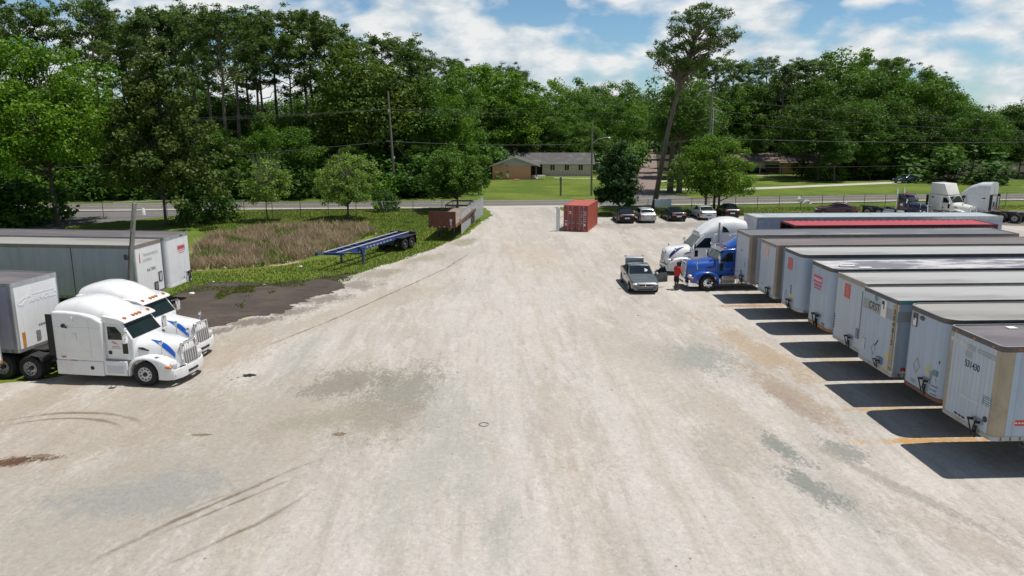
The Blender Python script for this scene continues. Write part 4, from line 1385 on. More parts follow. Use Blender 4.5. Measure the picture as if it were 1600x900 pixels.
qx, qy = 29.0, 97.2
u = thing("utility_pole", "brown utility pole with curved brackets behind the bright round tree", "pole", (qx, qy, 0))
MB().tube([(0, 0, 0), (0.05, 0, 14.6)], [.18, .12], "pole wood", 9).build("pole", u)
MB().tube([(.45, .2, 0), (.42, .2, 12.4)], .05, "galvanised steel", 6).build("conduit", u)
for k, z in enumerate((13.6, 12.2, 10.9)):
    MB().tube([(0, 0, z + .1), (.5, -.2, z - .05), (1.1, -.3, z - .3), (1.35, -.3, z - .32)], .035, "galvanised steel", 6).build("bracket", u)
    MB().tube([(0, 0, z + .25), (-.5, -.1, z + .2), (-1.0, -.15, z + .05), (-1.3, -.2, z - .1)], .03, "galvanised steel", 6).build("bracket", u)
MB().tube([(0, 0, 14.2), (-.7, -.2, 14.5), (-1.5, -.4, 14.3), (-1.9, -.45, 13.7)], .045, "galvanised steel", 6).build("lamp_arm", u)


def wire(pts, sag, lab, r_=.014):
    line = []
    for a, b_ in zip(pts, pts[1:]):
        a, b_ = Vector(a), Vector(b_)
        for k in range(15):
            s = k / 14
            line.append(a.lerp(b_, s) - Vector((0, 0, sag * 4 * s * (1 - s))))
    tag(MB().tube(line, r_, "wire", 4, False).build("power_line"), lab, "power line", "overhead wires along the road")


PA = Vector((ux, uy, 0))
names = ["upper", "middle", "lower"]
for k, (ya, yl, yr) in enumerate(((-.95, 184, 188), (.35, 190, 202), (.95, 196, 215))):
    a = PA + Vector((-.51, ya, 12.4))
    q = Vector((qx - 1.3, qy, (13.5, 12.1, 10.8)[k]))
    wire([dp(-120, yl + 6, 108), a, q], 0.5, f"{names[k]} thin overhead wire crossing from left woods to the bracketed pole")
    wire([Vector((qx + 1.35, qy - .3, (13.3, 11.9, 10.6)[k])), dp(1720, yr + 4, 104)], 0.6, f"{names[k]} thin overhead wire running right from the bracketed pole")
wire([dp(-140, 276, 104), PA + Vector((-.3, 0, 7.95)), Vector((sx_, sy_, 7.55)), Vector((qx, qy, 8.6)), dp(1720, 220, 104)], 0.35, "thicker telephone cable strung between all three poles", .032)
wire([dp(1060, 262, 98), dp(1720, 250, 110)], 0.3, "lowest thin cable above the carport house")

lx, ly = dp(203, 432, 39.5).x, 39.5
tp = dp(210, 317, 39.5)
bt = dp(203, 432, 39.5)
u = thing("light_pole", "grey square wooden light pole standing in front of the left trailers", "pole", (lx, ly, 0))
dxz = (tp.x - bt.x) / (tp.z - bt.z)
MB().tube([(-bt.z * dxz, 0, 0), (0, 0, bt.z), (tp.x - lx, 0, tp.z)], [.15, .14, .12], "grey pole wood", 4).build("pole", u)
MB().tube([(tp.x - lx + .05, -.1, tp.z - .3), (tp.x - lx + .35, -.1, tp.z - .25), (tp.x - lx + .42, -.1, tp.z - .3)], .03, "galvanised steel", 5).build("lamp_arm", u)
MB().lathe([(0, .05), (-.12, .09), (-.34, .10), (-.38, .05)], (tp.x - lx + .44, -.1, tp.z - .25), "lamp glass", 8, "z").build("lamp_head", u)
MB().tube([(tp.x - lx - .10, -.10, tp.z - .9), ((bt.x - lx) - .10 + (tp.x - bt.x) * .35, -.12, bt.z + (tp.z - bt.z) * .35), (-.10, -.13, bt.z * .4)], .015, "wire", 4).build("conduit", u)
MB().box(-.1, .1, -.26, -.14, bt.z + .9, bt.z + 1.2, "wire", .02).build("switch_box", u)

# ---------------------------------------------------------------- fences
mat("fence wire", (0.50, 0.52, 0.53), 0.45, metal=0.6, var=.1)
mat("dark fence steel", (0.17, 0.175, 0.18), 0.6, metal=0.4, var=.15)


def chainlink(name, line, h, lab, pitch=0.075, wr=.0022, post="galvanised steel", wirem="fence wire", gap=3.0, barb=False, arms=False):
    o = thing(name, lab, "fence", (*line[0], 0))
    O = Vector((*line[0], 0))
    posts, mesh, rail = [], MB(), MB()
    for a, b_ in zip(line, line[1:]):
        a, b_ = Vector((*a, 0)) - O, Vector((*b_, 0)) - O
        d = b_ - a
        Ln = d.length
        d.normalize()
        k = max(1, round(Ln / gap))
        posts += [a + d * Ln * i / k for i in range(k + 1)]
        rail.tube([a + Vector((0, 0, h)), b_ + Vector((0, 0, h))], .022, post, 5)
        nr = d.cross(Vector((0, 0, 1)))
        x = -h
        v, f = [], []
        while x < Ln:
            for s in (1, -1):
                xa, xb = (x, x + h) if s > 0 else (x + h, x)
                za, zb = .04, h
                # clip to the span
                if min(xa, xb) < 0:
                    t0 = (0 - min(xa, xb)) / h
                    if s > 0:
                        xa, za = 0, .04 + (h - .04) * t0
                    else:
                        xb, zb = 0, .04 + (h - .04) * (1 - t0)
                if max(xa, xb) > Ln:
                    t0 = (max(xa, xb) - Ln) / h
                    if s > 0:
                        xb, zb = Ln, .04 + (h - .04) * (1 - t0)
                    else:
                        xa, za = Ln, .04 + (h - .04) * t0
                A, B = a + d * xa + Vector((0, 0, za)), a + d * xb + Vector((0, 0, zb))
                u_ = (B - A).normalized().cross(nr) * wr
                n_ = nr * wr
                i = len(v)
                v += [A + u_, A - u_ + n_, A - u_ - n_, B + u_, B - u_ + n_, B - u_ - n_]
                f += [(i, i + 1, i + 4, i + 3), (i + 1, i + 2, i + 5, i + 4), (i + 2, i, i + 3, i + 5)]
            x += pitch
        mesh.add(v, f, wirem)
    rail.build("top_rail", o)
    mesh.build("wire_mesh", o, recalc=False)
    pm = MB()
    pm.tube([(0, 0, 0), (0, 0, h + .06)], .035, post, 6)
    if arms:
        pm.tube([(0, 0, h), (-.25, -.25, h + .32)], .02, post, 5)
    me = pm.mesh("fence_post")
    for p in posts:
        q = link("fence_post", me, o)
        q.location = p
    return o


chainlink("chain_link_fence", [(-33, 88.6), gp(470, 340), gp(600, 339), (-1.0, 89.5)], 1.75, "dark chain-link fence along the road behind the reeds and young trees", .11, .0022, "dark fence steel", "dark fence steel")
chainlink("chain_link_fence", [(17.0, 88.6), (28, 90.9), (39.6, 93.1), (71, 97.1), (84, 98.4)], 1.75, "dark chain-link fence along the road behind the parked cars", .11, .0022, "dark fence steel", "dark fence steel")
chainlink("chain_link_fence", [(-49, 86), (-42, 87.6), (-36, 90.2), (-33, 88.8)], 1.8, "bent-arm chain-link fence behind the left trailers", .11, .0022, "galvanised steel", "fence wire", arms=True)
chainlink("rolling_gate", [gp(721, 367.5), (-.9, 80.5), gp(755, 336)], 2.15, "shiny galvanised chain-link fence beside the brown flatbed", .065, .0032, "galvanised steel", "fence wire", 2.6)
u = thing("gate_leaf", "opened chain-link gate leaf standing against the red container", "gate", (7.78, 75.4, 0), R(74))
MB().box(-.06, .10, -.17, .17, 0, 2.35, "galvanised steel", .01).build("gate_post", u)
f = MB()
for z in (.3, 1.2, 2.1):
    f.tube([(0.1, 0, z), (5.2, 0, z)], .022, "galvanised steel", 5)
f.tube([(5.2, 0, .3), (5.2, 0, 2.1)], .022, "galvanised steel", 5)
f.build("gate_frame", u)
mat("sign back", (0.50, 0.60, 0.66), 0.5, var=.06)
u = thing("fence_sign", "pale blue-grey board hung on the fence beside the leaning pine", "sign", (21.6, 89.5, 0), R(10))
MB().box(-1.05, 1.05, -.02, .02, .85, 1.75, "sign back", .008).build("board", u)
for x in (-.9, .9):
    MB().tube([(x, .05, 0), (x, .05, 1.8)], .03, "galvanised steel", 5).build("sign_post", u)
mat("white tarp", (0.80, 0.81, 0.82), 0.6, var=.05)
tx, ty = gp(1240, 326)
bm = bmesh.new()
g_ = [[bm.verts.new((x * .19 - .95, 0.12 * math.sin(x * 1.3 + z) - .15, 1.55 - z * .13 - .055 * x * (1 - z / 8) + (.0 if x > 2 else .25 - .08 * x))) for z in range(7)] for x in range(11)]
for x in range(10):
    for z in range(6):
        bm.faces.new((g_[x][z], g_[x + 1][z], g_[x + 1][z + 1], g_[x][z + 1]))
bmesh.ops.solidify(bm, geom=list(bm.faces), thickness=.012)
o = MB().bm(bm, "white tarp").build("white_tarp")
o.location = (39.9, 93.0, 0.1)
o.rotation_euler = (0, 0, R(8))
tag(o, "crumpled white tarp caught on the road fence", "tarp")
u = thing("sign_post", "bare dark wooden post standing on the lawn by the road", "post", (*gp(876, 306), 0))
MB().box(-.13, .13, -.1, .1, 0, 2.75, "weathered wood", .02).build("post", u)
MB().box(-.2, -.12, -.06, .06, 2.2, 2.6, "pole wood").build("bracket", u)
u = thing("mailbox", "dark mailbox on a post beside the side street", "mailbox", (22.7, 125.0, 0))
MB().box(-.05, .05, -.05, .05, 0, 1.0, "weathered wood").build("post", u)
MB().box(-.5, .5, -.12, .12, 1.0, 1.3, "dark fence steel", .05).build("box", u)
mat("litter white", (0.78, 0.78, 0.76), 0.7, var=.1)
for k, (px, py, s, lb) in enumerate(((300, 459, .20, "white scrap of litter on the grass edge near the rear tractor"), (449, 410, .14, "white litter bag at the reed edge"), (470, 417, .16, "crumpled white paper on the grass before the blue chassis"), (333, 441, .10, "small white litter scrap beside the mud"), (413, 445, .09, "tiny white paper scrap at the mud's top edge"))):
    b = bmesh.new()
    bmesh.ops.create_icosphere(b, subdivisions=2, radius=s)
    for v in b.verts:
        v.co = Vector((v.co.x * (1 + .5 * mn.noise(v.co * 9)), v.co.y * .7, abs(v.co.z) * .45 * (1 + .6 * mn.noise(v.co * 11))))
    o = MB().bm(b, "litter white").build("litter")
    o.location = (*gp(px, py), .02)
    tag(o, lb, "litter")
mat("yellow hydrant", (0.7, 0.5, 0.05), 0.5)
# ---------------------------------------------------------------- trailer materials
DIRT = (0.30, 0.28, 0.25)
def panel(name, col, amt=0.45, dirt=(0.27, 0.25, 0.22), rough=0.45, metal=0.0):
    mat(name, col, rough, metal, var=0.05, scale=1.3, dirt=dirt, dirt_amt=amt, dirt_scale=2.2, dirt_stretch=(1.6, 1.6, .14), lo=.46, hi=.78, coat=0.15)


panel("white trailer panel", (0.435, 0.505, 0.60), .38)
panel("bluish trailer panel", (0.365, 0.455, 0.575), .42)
panel("clean white panel", (0.83, 0.85, 0.87), .22)
panel("bare aluminium side", (0.47, 0.475, 0.56), .45, (0.29, 0.28, 0.32), .5, 0.0)
panel("grey band", (0.27, 0.30, 0.32), .3)
panel("old white front", (0.85, 0.86, 0.87), .22, (0.55, 0.47, 0.36))
mat("tan post", (0.36, 0.315, 0.235), .5, metal=.2, var=.15, scale=3, stretch=(1, 1, .2), dirt=(.2, .18, .15), dirt_amt=.6)
mat("brown post", (0.30, 0.245, 0.205), .5, metal=.2, var=.15, scale=3, stretch=(1, 1, .2), dirt=(.17, .14, .12), dirt_amt=.6)
mat("aluminium post", (0.50, 0.52, 0.54), .4, metal=.55, var=.15, scale=3, stretch=(1, 1, .2), dirt=(.25, .24, .22), dirt_amt=.5)
mat("dark rail", (0.105, 0.10, 0.098), .5, metal=.3, var=.3, scale=2.5)
mat("steel rail", (0.36, 0.37, 0.38), .45, metal=.5, var=.2, scale=2.5, dirt=(.2, .17, .14), dirt_amt=.6)
mat("rusty rail", (0.40, 0.20, 0.07), .8, var=.4, scale=3, dirt=(.12, .07, .05), dirt_amt=.9, dirt_scale=3)
mat("red-brown rail", (0.20, 0.085, 0.06), .7, var=.3, scale=3, dirt=(.09, .07, .06), dirt_amt=.8)
mat("pale roof", (0.40, 0.405, 0.40), .6, var=.07, scale=.8, stretch=(.25, 1.2, 1), dirt=(.25, .25, .245), dirt_amt=.85, dirt_scale=.7, dirt_stretch=(.3, 1.2, 1))
mat("beige roof", (0.33, 0.325, 0.305), .65, var=.08, scale=.8, stretch=(.25, 1.2, 1), dirt=(.20, .195, .185), dirt_amt=.85, dirt_scale=.7, dirt_stretch=(.3, 1.2, 1))
mat("dark roof", (0.135, 0.12, 0.13), .6, var=.2, scale=1.2, stretch=(.3, 1.5, 1), dirt=(.22, .205, .205), dirt_amt=.8, dirt_scale=.9, dirt_stretch=(.35, 1.2, 1))
mat("slate roof", (0.15, 0.155, 0.175), .55, var=.2, scale=1.2, stretch=(.3, 1.5, 1), dirt=(.36, .36, .37), dirt_amt=.9, dirt_scale=.5, dirt_stretch=(.4, 1.2, 1), lo=.54, hi=.7)
mat("brown roof", (0.165, 0.14, 0.14), .6, var=.15, scale=1.2, stretch=(.3, 1.5, 1), dirt=(.22, .19, .185), dirt_amt=.7, dirt_scale=.9, dirt_stretch=(.35, 1.2, 1))
mat("peeling roof", (0.56, 0.56, 0.565), .55, var=.08, scale=1.2, dirt=(.17, .165, .20), dirt_amt=.95, dirt_scale=.75, dirt_stretch=(.45, 1.4, 1), lo=.45, hi=.55)
mat("silver roof", (0.52, 0.57, 0.61), .4, metal=.3, var=.08, scale=1.0, stretch=(2.2, .3, 1), dirt=(.36, .40, .44), dirt_amt=.8, dirt_scale=.8, dirt_stretch=(1.2, .4, 1))
mat("tyre", (0.022, 0.022, 0.023), .85, var=.25, scale=6)
mat("steel rim", (0.50, 0.50, 0.50), .4, metal=.5, var=.15, scale=6)
mat("chrome", (0.80, 0.81, 0.83), .12, metal=1.0, var=.03)
mat("black steel", (0.025, 0.025, 0.027), .55, var=.25, scale=4, dirt=(.09, .08, .07), dirt_amt=.5)
mat("black rubber", (0.016, 0.016, 0.017), .6, var=.2)
mat("ink black", (0.012, 0.012, 0.013), .5, var=.1)
mat("ink grey", (0.22, 0.24, 0.27), .5, var=.1)
mat("faded ink", (0.50, 0.51, 0.52), .5, var=.2, scale=9)
mat("faded logo white", (0.88, 0.89, 0.90), .4, var=.03)
mat("sign red", (0.55, 0.055, 0.045), .5, var=.1)
mat("faded sign red", (0.62, 0.24, 0.22), .5, var=.2, scale=8)
mat("magenta sign", (0.58, 0.06, 0.17), .5, var=.15, scale=8)
mat("sign white", (0.75, 0.74, 0.74), .5, var=.1)
mat("sign blue", (0.12, 0.20, 0.27), .5, var=.15, scale=6)
mat("label yellow", (0.70, 0.48, 0.03), .5, var=.1)
mat("label teal", (0.09, 0.25, 0.24), .5, var=.1)
mat("label orange", (0.60, 0.25, 0.04), .5, var=.2)
mat("marker amber", (0.65, 0.16, 0.01), .3, coat=.5)
mat("marker red", (0.50, 0.02, 0.015), .3, coat=.5)
mat("decal grey", (0.33, 0.36, 0.38), .5, var=.15, scale=7)
mat("faint mark", (0.50, 0.53, 0.56), .5, var=.15, scale=7)


def tyre_rim(R_=.51, W=.28, rim="steel rim", deep=True, hub="black steel"):
    """wheel along y, outer face at +y"""
    t = MB()
    h = W / 2
    t.lathe([(-h, R_ * .58), (-h, R_ * .86), (-h * .75, R_ * .97), (-h * .3, R_), (h * .3, R_), (h * .75, R_ * .97), (h, R_ * .86), (h, R_ * .58), (h * .6, R_ * .54)], (0, 0, 0), "tyre", 26, caps=False)
    for k in range(30):
        a = k * 2 * PI / 30
        c, s_ = math.cos(a), math.sin(a)
        for y in (-.55, .55):
            t.add([(c * R_ * .985 - s_ * .02, y * h - .3 * h, s_ * R_ * .985 + c * .02), (c * R_ * .985 + s_ * .02, y * h - .3 * h, s_ * R_ * .985 - c * .02), (c * R_ * .985 + s_ * .02, y * h + .3 * h, s_ * R_ * .985 - c * .02), (c * R_ * .985 - s_ * .02, y * h + .3 * h, s_ * R_ * .985 + c * .02),
                   (c * R_ * 1.008 - s_ * .02, y * h - .3 * h, s_ * R_ * 1.008 + c * .02), (c * R_ * 1.008 + s_ * .02, y * h - .3 * h, s_ * R_ * 1.008 - c * .02), (c * R_ * 1.008 + s_ * .02, y * h + .3 * h, s_ * R_ * 1.008 - c * .02), (c * R_ * 1.008 - s_ * .02, y * h + .3 * h, s_ * R_ * 1.008 + c * .02)],
                  [(4, 5, 6, 7), (0, 4, 7, 3), (1, 2, 6, 5), (0, 1, 5, 4), (3, 7, 6, 2)], "tyre")
    r = MB()
    if deep:
        r.lathe([(h * .98, R_ * .59), (h * 1.02, R_ * .55), (h * .2, R_ * .50), (h * .0, R_ * .30), (h * .1, R_ * .2), (h * .1, 0.001)], (0, 0, 0), rim, 22, caps=False)
        r.lathe([(0, R_ * .19), (h * .9, R_ * .17), (h * 1.0, R_ * .1), (h * 1.0, .001)], (0, 0, 0), hub, 14)
    else:
        r.lathe([(h * .9, R_ * .60), (h * 1.05, R_ * .57), (h * .55, R_ * .52), (h * .75, R_ * .34), (h * .85, R_ * .2), (h * .9, .001)], (0, 0, 0), rim, 22, caps=False)
        r.lathe([(h * .8, R_ * .19), (h * 1.25, R_ * .16), (h * 1.35, R_ * .08), (h * 1.35, .001)], (0, 0, 0), hub, 14)
    for k in range(10):
        a = (k + .5) * PI / 5
        y0 = h * .16 if deep else h * .7
        r.lathe([(0, .034), (h * .05, .034)], (math.cos(a) * R_ * .42, y0 + (.012 if deep else .02), math.sin(a) * R_ * .42), "ink black", 7)
    for k in range(10):
        a = k * PI / 5
        r.lathe([(0, .017), (.03, .014)], (math.cos(a) * R_ * .27, (h * .08 if deep else h * .82), math.sin(a) * R_ * .27), "chrome", 6)
    return t.mesh("wheel", 40), r.mesh("rim", 40)


W_TRAIL = tyre_rim(.51, .27, "steel rim", True)
W_DARK = tyre_rim(.51, .27, "black steel", True, "steel rail")
W_STEER = tyre_rim(.52, .30, "chrome", False)
W_STEERW = tyre_rim(.52, .30, "sign white", False)
W_DRIVE = tyre_rim(.52, .27, "steel rim", True)


def wheel(pair, root, x, y, z, dual=False):
    o = link("wheel", pair[0], root)
    o.location = (x, y, z)
    if y < 0:
        o.rotation_euler = (0, 0, PI)
    link("rim", pair[1], o)
    if dual:
        q = link("wheel", pair[0], root)
        q.location = (x, y - math.copysign(.33, y), z)
    return o


def outline(L_, W, r, inset=0.0, k=6):
    w_ = W / 2 - inset
    f = -inset
    r = max(.01, r - inset)
    pts = [(-L_ + inset, -w_)]
    for i in range(k + 1):
        a = -PI / 2 + PI / 2 * i / k
        pts.append((f - r + r * math.cos(a), -w_ + r + r * math.sin(a)))
    for i in range(k + 1):
        a = PI / 2 * i / k
        pts.append((f - r + r * math.cos(a), w_ - r + r * math.sin(a)))
    pts.append((-L_ + inset, w_))
    return pts


def plate(root, u, v, wd, ht, m, name="decal", side=None, W=2.6, top=4.1, bot=1.14, th=.004, x0=.003, rot=0):
    """flat sign on the front face; u across (0 left, 1 right as seen), v up"""
    y, z = -W / 2 + u * W, bot + v * (top - bot)
    mb = MB()
    c, s = math.cos(rot), math.sin(rot)
    P_ = [(-wd / 2, -ht / 2), (wd / 2, -ht / 2), (wd / 2, ht / 2), (-wd / 2, ht / 2)]
    mb.prism([(y + a * c - b_ * s, z + a * s + b_ * c) for a, b_ in P_], "x", x0, x0 + th, m)
    return mb.build(name, root)


def textrows(root, u, v, wd, ht, rows, m, x0=.008, W=2.6, top=4.1, bot=1.14, name="sign_print"):
    """unreadable printed lines of a sign: rows of word-length dashes"""
    r = random.Random(int(u * 1000 + v * 77))
    mb = MB()
    y0, z0 = -W / 2 + u * W - wd / 2, bot + v * (top - bot) + ht / 2
    for i in range(rows):
        z = z0 - ht * (i + .5) / rows
        hh = ht / rows * .30
        y = y0 + wd * .08 + r.uniform(0, .1) * wd
        while y < y0 + wd * .86:
            l = r.uniform(.08, .24) * wd
            l = min(l, y0 + wd * .92 - y)
            mb.box(x0, x0 + .002, y, y + l, z - hh, z + hh, m)
            y += l + wd * .05
    return mb.build(name, root)


def glad(root, u, v, W=2.6, top=4.1, bot=1.14, sc_=1.0):
    """air and electric connectors with hanging hoses"""
    y, z = -W / 2 + u * W, bot + v * (top - bot)
    mb = MB()
    mb.box(.0, .06, y - .22 * sc_, y + .22 * sc_, z - .07, z + .07, "steel rail", .01)
    for d in (-.18, .16):
        mb.tube([(.03, y + d * sc_, z), (.12, y + d * sc_, z + .01), (.15, y + (d - .1) * sc_, z - .01)], .045 * sc_, "black rubber", 6)
    mb.lathe([(0, .07 * sc_), (.05, .065 * sc_), (.07, .03)], (.02, y, z - .02), "black steel", 10, "x")
    o = mb.build("connector", root)
    hs = MB()
    hs.tube([(.14, y - .28 * sc_, z - .01), (.13, y - .2 * sc_, z - .2 * sc_), (.06, y - .16 * sc_, z - .5 * sc_)], .022 * sc_, "black rubber", 6)
    hs.tube([(.10, y, z - .06), (.12, y - .03, z - .3 * sc_), (.10, y + .06 * sc_, z - .38 * sc_), (.08, y + .05, z - .15 * sc_), (.05, y - .02, z - .55 * sc_)], .03 * sc_, "black rubber", 6)
    hs.build("hose", root)
    return o


def trailer(label, loc, rz, L_=16.15, W=2.56, top=4.1, bot=1.14, r=.12, wall="white trailer panel", side=None, post=None, postw=.22, roof="pale roof", rail="dark rail", brail="steel rail", group=None, railh=.17, ribs=1.22, name="box_trailer", wheels=True, skirt=0):
    t = thing(name, label, "trailer", loc, rz, group)
    side = side or wall
    ol = outline(L_, W, r)
    n = len(ol)
    b = MB()
    v = [(x, y, bot + .1) for x, y in ol] + [(x, y, top - railh) for x, y in ol]
    for i in range(n):
        k = (i + 1) % n
        fr_ = 1 <= i < n - 2
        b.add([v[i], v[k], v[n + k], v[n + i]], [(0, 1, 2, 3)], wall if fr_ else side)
    b.add([(x, y, bot + .1) for x, y in ol], [tuple(range(n))], "black steel")
    # vertical seams down the long sides and over the front
    x = -.65
    while x > -L_ + .3:
        for s in (-1, 1):
            b.box(x - .028, x + .028, min(s * W / 2, s * (W / 2 + .007)), max(s * W / 2, s * (W / 2 + .007)), bot + .1, top - railh, side)
            if ribs > .5:
                b.box(x - ribs / 2 - .006, x - ribs / 2 + .006, min(s * W / 2, s * (W / 2 + .004)), max(s * W / 2, s * (W / 2 + .004)), bot + .1, top - railh, "faint mark")
        x -= ribs
    b.build("body", t, 50)
    fm = MB()
    for y in (-.64, 0, .64):
        fm.box(-.01, .0035, y - .009, y + .009, bot + .12, top - railh - .01, wall)
    fm.build("seam", t)
    # roof sheet with slight bows, standing inside the rail
    oi = outline(L_, W, r, .035)
    ro = MB()
    ro.add([(x, y, top - .025) for x, y in oi] + [(x, y, top - .09) for x, y in oi], [tuple(range(n))] + [(i, (i + 1) % n, n + (i + 1) % n, n + i) for i in range(n)], roof)
    ro.build("roof", t)
    # top rail ring
    oo = outline(L_, W, r, -.014)
    rl = MB()
    A = [(x, y, top - railh) for x, y in oo]
    B = [(x, y, top) for x, y in oo]
    Cc = [(x, y, top + .002) for x, y in oi]
    D = [(x, y, top - railh) for x, y in oi]
    rl.add(A + B + Cc + D, [(j * n + i, j * n + (i + 1) % n, ((j + 1) % 4) * n + (i + 1) % n, ((j + 1) % 4) * n + i) for j in range(4) for i in range(n)], rail)
    # bright lip on the rail's upper edge
    rl.add([(x * 1.0, y, top + .004) for x, y in outline(L_, W, r, -.016)] + [(x, y, top + .006) for x, y in outline(L_, W, r, .05)], [(i, (i + 1) % n, n + (i + 1) % n, n + i) for i in range(n)], "steel rail")
    rl.build("top_rail", t, 50)
    br = MB()
    ob = outline(L_, W, r, -.012)
    A = [(x, y, bot) for x, y in ob]
    B = [(x, y, bot + .14) for x, y in ob]
    br.add(A + B + [(x, y, bot + .14) for x, y in outline(L_, W, r, .01)] + [(x, y, bot) for x, y in outline(L_, W, r, .01)], [(j * n + i, j * n + (i + 1) % n, ((j + 1) % 4) * n + (i + 1) % n, ((j + 1) % 4) * n + i) for j in range(4) for i in range(n)], brail)
    x = -.3
    while x > -L_:
        for s in (-1, 1):
            br.box(x - .02, x + .02, min(s * (W / 2 + .011), s * (W / 2 + .02)), max(s * (W / 2 + .011), s * (W / 2 + .02)), bot + .02, bot + .12, "dark rail")
        x -= .3
    br.build("bottom_rail", t, 50)
    if post:
        for s in (-1, 1):
            p = MB()
            q = [(-postw, s * (W / 2 + .006))]
            rr = r + .004
            for i in range(7):
                a = PI / 2 * (1 - i / 6)
                q.append((.006 - rr + rr * math.cos(a), s * (W / 2 + .006 - rr + rr * math.sin(a))))
            q.append((.006, s * (W / 2 - postw * .55)))
            q += [(-.03, s * (W / 2 - postw * .55)), (-.03, s * (W / 2 - .03)), (-postw, s * (W / 2 - .03))]
            p.prism(q, "z", bot + .145, top - railh - .003, post)
            p.build("corner_post", t, 50)
    # underside: cross members, coupler, landing gear, tandem
    u = MB()
    for k in range(int(L_ / .8)):
        u.box(-.5 - k * .8, -.44 - k * .8, -W / 2 + .06, W / 2 - .06, bot - .06, bot + .09, "black steel")
    u.build("cross_members", t)
    c = MB()
    c.box(-1.9, -.15, -.7, .7, bot - .02, bot + .05, "black steel").cyl((-.92, 0, bot - .12), (-.92, 0, bot), .04, "steel rail")
    c.build("coupler_plate", t)
    for s in (-1, 1):
        g = MB()
        g.box(-2.75, -2.62, s * .75 - .06, s * .75 + .06, .32, bot, "steel rail").box(-2.72, -2.65, s * .75 - .045, s * .75 + .045, .08, .4, "steel rail").box(-2.82, -2.55, s * .75 - .12, s * .75 + .12, 0.014, .08, "steel rail")
        g.tube([(-2.68, s * .75, .5), (-3.4, s * .75, bot)], .03, "black steel", 5)
        g.build("landing_leg", t)
    if wheels:
        MB().box(-L_ + .9, -L_ + 4.0, -.55, .55, .62, bot, "black steel").box(-L_ + 1.3, -L_ + 1.42, -1.0, 1.0, .45, .58, "black steel").box(-L_ + 2.55, -L_ + 2.67, -1.0, 1.0, .45, .58, "black steel").build("bogie", t)
        for x in (-L_ + 1.36, -L_ + 2.61):
            for s in (-1, 1):
                wheel(W_TRAIL, t, x, s * (W / 2 - .15), .52, True)
        for s in (-1, 1):
            MB().box(-L_ + .55, -L_ + .57, s * .95 - .3, s * .95 + .3, .25, bot, "black rubber").build("mud_flap", t)
        rd = MB()
        for s in (-1, 1):
            rd.box(-L_ - .05, -L_ + .001, min(s * .02, s * (W / 2 - .05)), max(s * .02, s * (W / 2 - .05)), bot + .12, top - railh, wall)
        rd.build("rear_door", t)
        MB().box(-L_ - .06, -L_ + .02, -W / 2 + .2, W / 2 - .2, .5, .62, "steel rail").box(-L_ - .03, -L_ + .05, -.7, -.62, .6, bot, "steel rail").box(-L_ - .03, -L_ + .05, .62, .7, .6, bot, "steel rail").build("rear_guard", t)
    return t


TR = [(15.35, 21.05), (15.61, 24.11), (15.47, 27.03), (15.78, 30.03), (15.9, 33.21), (16.08, 37.04), (16.01, 40.17), (15.9, 43.98)]
GT = "box trailers parked in a row on the right"


def rt(i, **kw):
    x, y = TR[i]
    return trailer(kw.pop("label"), (x, y + 1.28, 0), PI, group=GT, **kw)


# nearest: number 531430, tan corner post
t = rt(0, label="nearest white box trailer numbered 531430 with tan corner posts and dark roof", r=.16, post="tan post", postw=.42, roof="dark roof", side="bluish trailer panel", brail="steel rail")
lettering("531430", .30, "ink black", t, FM(.006, .02, 1.14 + .665 * 2.96) @ Matrix.Diagonal((.82, 1, 1, 1)), bold=.004)
plate(t, .29, .86, .34, .15, "faint mark")
plate(t, .12, .865, .36, .13, "faint mark")
plate(t, .46, .85, .34, .17, "decal grey")
plate(t, .74, .85, .86, .15, "decal grey")
plate(t, .42, .77, .34, .18, "decal grey")
plate(t, .45, .95, .26, .13, "faint mark")
plate(t, .85, .38, .42, .30, "sign blue", "sign")
textrows(t, .85, .38, .42, .30, 4, "faint mark", .008)
plate(t, .53, .305, .9, .09, "faint mark")
glad(t, .74, .135)
o = MB().lathe([(0, .09), (.02, .09), (.03, .05)], (.002, 1.28 * .72, 1.14 + .19 * 2.96), "black steel", 12, "x").build("port", t)
textrows(t, .40, .075, .75, .10, 1, "ink black", .004)
o = MB().box(-1.02, -.62, 1.281, 1.286, 1.62, 1.80, "sign red", .0).build("sign", t)
textm = MB()
for k in range(3):
    textm.box(-.95 + k * .1, -.89 + k * .1, 1.286, 1.289, 1.69, 1.73, "sign white")
textm.build("sign_print", t)
fr2 = MB()
for k in range(11):
    y = -1.1 + k * .2
    fr2.box(-.005, .0025, y - .004, y + .004, 1.3, 3.9, "decal grey")
fr2.build("rivet_line", t)
rv = MB()
for k in range(26):
    for z in range(28):
        pass
    x = -.95 - k * .305
    rv.box(x - .006, x + .006, 1.28, 1.2835, 1.30, 3.9, "faint mark")
rv.build("rivet_line", t)
for y in (-.9, 0, .9):
    MB().box(.014, .03, y - .05, y + .05, 3.97, 4.01, "marker amber").build("marker_light", t)
MB().box(-.55, -.43, 1.294, 1.31, 4.0, 4.05, "marker red").build("marker_light", t)
p = MB().box(-1.9, -1.6, -1.0, -.75, 4.085, 4.10, "sign white").build("roof_patch", t)

